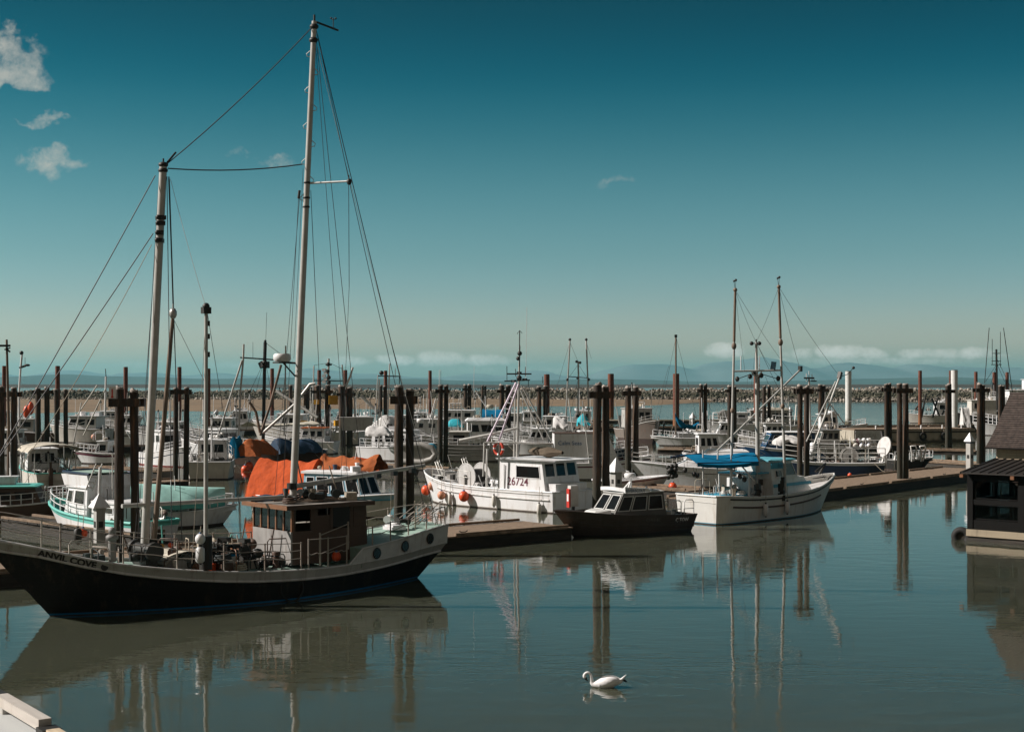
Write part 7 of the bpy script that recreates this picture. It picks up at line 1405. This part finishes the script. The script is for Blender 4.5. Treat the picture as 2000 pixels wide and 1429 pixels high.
# body along +x = toward the head; photo: head left
body = [((.0, 0, .13), (.20, .18)), ((.22, 0, .12), (.175, .15)), ((.36, 0, .10), (.11, .11)), ((.43, 0, .13), (.076, .08)), ((.445, 0, .24), (.058, .06)), ((.45, 0, .34), (.050, .05)), ((.48, 0, .42), (.046, .046)), ((.54, 0, .46), (.045, .045)), ((.61, 0, .445), (.047, .047)), ((.655, 0, .385), (.052, .052)), ((.655, 0, .325), (.062, .06)), ((.63, 0, .275), (.045, .042)),
        ((-.2, 0, .17), (.17, .15)), ((-.36, 0, .19), (.11, .09)), ((-.50, 0, .21), (.05, .03))]
skinned('body', body, [(0, 1), (1, 2), (2, 3), (3, 4), (4, 5), (5, 6), (6, 7), (7, 8), (8, 9), (9, 10), (10, 11), (0, 12), (12, 13), (13, 14)], M_feather, swn, 2)
for sd in (1, -1):
    def wing(u, v):
        a_ = lerp(-1.0, 1.25, v); w = math.sin(math.pi * min(1, u * 1.02 + .0)) ** .55 * .215; x_ = lerp(.30, -.42, u); return (x_ - .04 * math.sin(a_), sd * (.035 + math.cos(a_) * w * .92), .17 + .045 * u + math.sin(a_) * w * .85 + .006 * math.sin(v * 20 + u * 8))
    MB().sheet(wing, 26, 14, th=.0).build('wing', M_feather, swn)
    MB().add([(-.30, sd * .04, .24), (-.44, sd * .03, .27), (-.60, sd * .05, .36), (-.55, sd * .06, .30), (-.40, sd * .09, .20)], [(0, 1, 2, 3, 4)]).build('flight_feathers', M_feather, swn) if False else None
mb = MB(); mb.tube([(-.34, .02, .20), (-.48, .02, .28), (-.60, .02, .41)], [.05, .045, .012], 8); mb.build('tail_feathers', M_feather, swn)
mb = MB(); mb.tube([(-.46, -.02, .26), (-.55, .0, .235), (-.63, .02, .19)], [.02, .038, .008], 7); mb.build('foot', M_rub, swn)
mb = MB(); mb.tube([(.625, 0, .30), (.59, 0, .245), (.545, 0, .205)], [.036, .028, .014], 8); mb.sph((.615, 0, .275), .04, (1, .9, 1), 8); mb.build('beak', M_rub, swn)
swn.scale = (.77, .77, .77)
# ================================================================ floating house, right edge
hc = WP(1888, 1050, .12); ha = -42
HS = Boat('floating_house', 'dark stained floating house with shingled roof and ribbed metal porch roof at the right edge', 'house', hc.x, hc.y, ha, 8, 5); HS_ = HS.e
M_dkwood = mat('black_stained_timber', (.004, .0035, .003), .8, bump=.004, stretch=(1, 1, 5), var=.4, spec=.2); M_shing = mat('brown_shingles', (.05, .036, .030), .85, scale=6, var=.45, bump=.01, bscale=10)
MB().bb(0, 8, 0.05, 6, -.3, .20).build('float_base', M_dockside, HS_); MB().bb(-.02, 8, -.02, .15, .22, .52).build('base_beam', mat('weathered_beam', (.34, .28, .20), .8, stretch=(.3, 4, 4), dirt=(.12, .1, .07), damt=.7), HS_)
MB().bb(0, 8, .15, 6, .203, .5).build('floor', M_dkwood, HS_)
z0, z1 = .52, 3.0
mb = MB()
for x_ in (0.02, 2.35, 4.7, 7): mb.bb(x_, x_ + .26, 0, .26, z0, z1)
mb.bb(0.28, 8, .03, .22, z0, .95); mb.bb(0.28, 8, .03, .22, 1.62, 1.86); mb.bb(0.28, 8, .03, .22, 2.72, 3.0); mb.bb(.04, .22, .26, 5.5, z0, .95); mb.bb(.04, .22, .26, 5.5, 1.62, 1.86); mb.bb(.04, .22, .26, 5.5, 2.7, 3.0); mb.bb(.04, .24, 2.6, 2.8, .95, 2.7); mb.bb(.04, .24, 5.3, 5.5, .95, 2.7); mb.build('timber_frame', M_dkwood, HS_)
M_clr = bpy.data.materials.new('window_glass'); M_clr.use_nodes = True; nt = M_clr.node_tree; bs = nt.nodes['Principled BSDF']; tr_ = nt.nodes.new('ShaderNodeBsdfTransparent'); tr_.inputs[0].default_value = (.55, .62, .62, 1); gl = nt.nodes.new('ShaderNodeBsdfGlossy'); gl.inputs['Roughness'].default_value = .02; lw = nt.nodes.new('ShaderNodeLayerWeight'); lw.inputs[0].default_value = .35; ms_ = nt.nodes.new('ShaderNodeMixShader')
nt.links.new(lw.outputs['Fresnel'], ms_.inputs[0]); nt.links.new(tr_.outputs[0], ms_.inputs[1]); nt.links.new(gl.outputs[0], ms_.inputs[2]); nt.links.new(ms_.outputs[0], nt.nodes['Material Output'].inputs[0])
for (xa, xb) in ((.30, 2.33), (2.63, 4.68), (4.98, 6.98)):
    for (za, zb) in ((.97, 1.60), (1.88, 2.70)):
        f = MB(); f.bb(xa, xb, .10, .15, za, za + .05); f.bb(xa, xb, .10, .15, zb - .05, zb); f.bb(xa, xa + .05, .10, .15, za + .051, zb - .051); f.bb(xb - .05, xb, .10, .15, za + .051, zb - .051)
        w = f.build('window', M_dkwood, HS_); MB().bb(xa + .052, xb - .052, .12, .13, za + .052, zb - .052).build('pane', M_clr, w)
for k in range(2):
    for (za, zb) in ((.97, 1.60), (1.88, 2.68)): w = MB().bb(.10, .14, .3 + k * 2.52, 2.55 + k * 2.72, za, zb).build('pane', M_clr, HS_)
for i, (xa, za) in enumerate(((1.28, 1.95), (1.2, 1.0), (4.2, 2.0))):   # white inner casements standing ajar
    f = MB(); w_ = .5; h2 = .55
    for q in ((xa, xa + .05, .6, .65, za, za + h2), (xa + w_, xa + w_ + .05, .9, .95, za, za + h2)): f.bb(*q)
    f.hexa([(xa, .6, za), (xa + w_, .9, za), (xa + w_, .95, za), (xa, .65, za), (xa, .6, za + .05), (xa + w_, .9, za + .05), (xa + w_, .95, za + .05), (xa, .65, za + .05)]); f.build('casement', M_white2, HS_)
mb = MB(); mb.bb(.6, 7.5, 3.2, 3.3, .5, 3.0); mb.build('inner_wall', M_brown, HS_)
# porch roof of ribbed metal
def proof(u, v): return (lerp(-.30, 8, u), lerp(-.45, 1.9, v), lerp(2.98, 3.72, v) + .0)
mb = MB(); mb.hexa([(-.08, -.4, 3.003), (8, -.4, 3.003), (8, 2.0, 3.53), (.5, 2.0, 3.53), (-.08, -.4, 3.06), (8, -.4, 3.06), (8, 2.0, 3.59), (.5, 2.0, 3.59)])
for i in range(21):
    x_ = -.06 + i * .39; xt = lerp(.52, 8, (x_ + .08) / 8.08); mb.hexa([(x_, -.4, 3.062), (x_ + .05, -.4, 3.062), (xt + .05, 2.0, 3.592), (xt, 2.0, 3.592), (x_, -.4, 3.10), (x_ + .05, -.4, 3.10), (xt + .05, 2.0, 3.63), (xt, 2.0, 3.63)])
mb.build('porch_roof', mat('dark_ribbed_metal', (.035, .030, .027), .5, metal=.3), HS_)
mb = MB(); mb.hexa([(-.13, -.41, 2.98), (-.085, -.41, 2.98), (.495, 2.0, 3.50), (.44, 2.0, 3.50), (-.13, -.41, 3.09), (-.085, -.41, 3.09), (.495, 2.0, 3.63), (.44, 2.0, 3.63)]); mb.build('barge_board', M_dkwood, HS_)
for x_ in (-.1, 2.2, 4.6, 7.0): MB().bb(x_, x_ + .16, -.52, -.402, 2.84, 2.99).build('rafter_end', M_varn, HS_)
MB().bb(.5, 8, 2.01, 2.2, 3.56, 4.045).build('plate_beam', M_fresh, HS_); MB().bb(.5, 8, 2.21, 5.5, 3.0, 4.04).build('upper_wall', M_dkwood, HS_)
# main hipped roof, flared, with shingle courses
def mroof(u, v): x_ = lerp(lerp(.13, .46, v ** .85), 9, u); return (x_, lerp(1.65, 3.7, v), 4.10 + 2.5 * (v ** 1.12))
mb = MB(); n_c = 26
for i in range(n_c):
    v0, v1 = i / n_c, (i + 1) / n_c; k = 22
    for j in range(k):
        sft = .5 * (i % 2); ua = max(0, (j - sft) / k); ub = min(1, (j + 1 - sft) / k)
        a = Vector(mroof(ua, v0)); b = Vector(mroof(ub, v0)); c = Vector(mroof(ub, v1)); d = Vector(mroof(ua, v1)); l_ = Vector((0, -.012, .028 + .008 * ((i * 7 + j * 3) % 3)))
        mb.add([a + l_, b + l_, c, d, a, b], [(0, 1, 2, 3), (4, 5, 1, 0)])
mb.build('shingle_roof', M_shing, HS_)
def hip(u, v): p = Vector(mroof(0, v)); q = Vector((p.x, lerp(6.5, 4.4, v), p.z)); return tuple(p.lerp(q, u) - Vector((0.004, 0, 0)))
MB().sheet(hip, 6, 14, sm=False).build('hip_roof', M_shing, HS_)
MB().hexa([(.13, 1.6, 4.051), (9, 1.6, 4.051), (9, 6.5, 4.051), (.13, 6.5, 4.051), (.13, 1.6, 4.097), (9, 1.6, 4.097), (9, 6.5, 4.097), (.13, 6.5, 4.097)]).build('eave', M_dkwood, HS_)
MB().hexa([(2, 3.7, 4.1), (9, 3.7, 4.1), (9, 3.9, 4.1), (2, 3.9, 4.1), (2, 3.7, 6.58), (9, 3.7, 6.58), (9, 3.9, 6.58), (2, 3.9, 6.58)]).build('roof_core', M_dkwood, HS_)
ty = empty('tyre', HS.M @ Vector((-.35, .25, .12)), R(ha + 15), 'large black tyre half in the water at the corner of the floating house', 'tyre'); MB().torus((0, 0, 0), (0, 1, 0), .30, .16, 26, 10).build('tread', M_rub, ty); MB().disc((0, 0, 0), (0, 1, 0), .2, .1, 20).build('hub', M_dockside, ty)
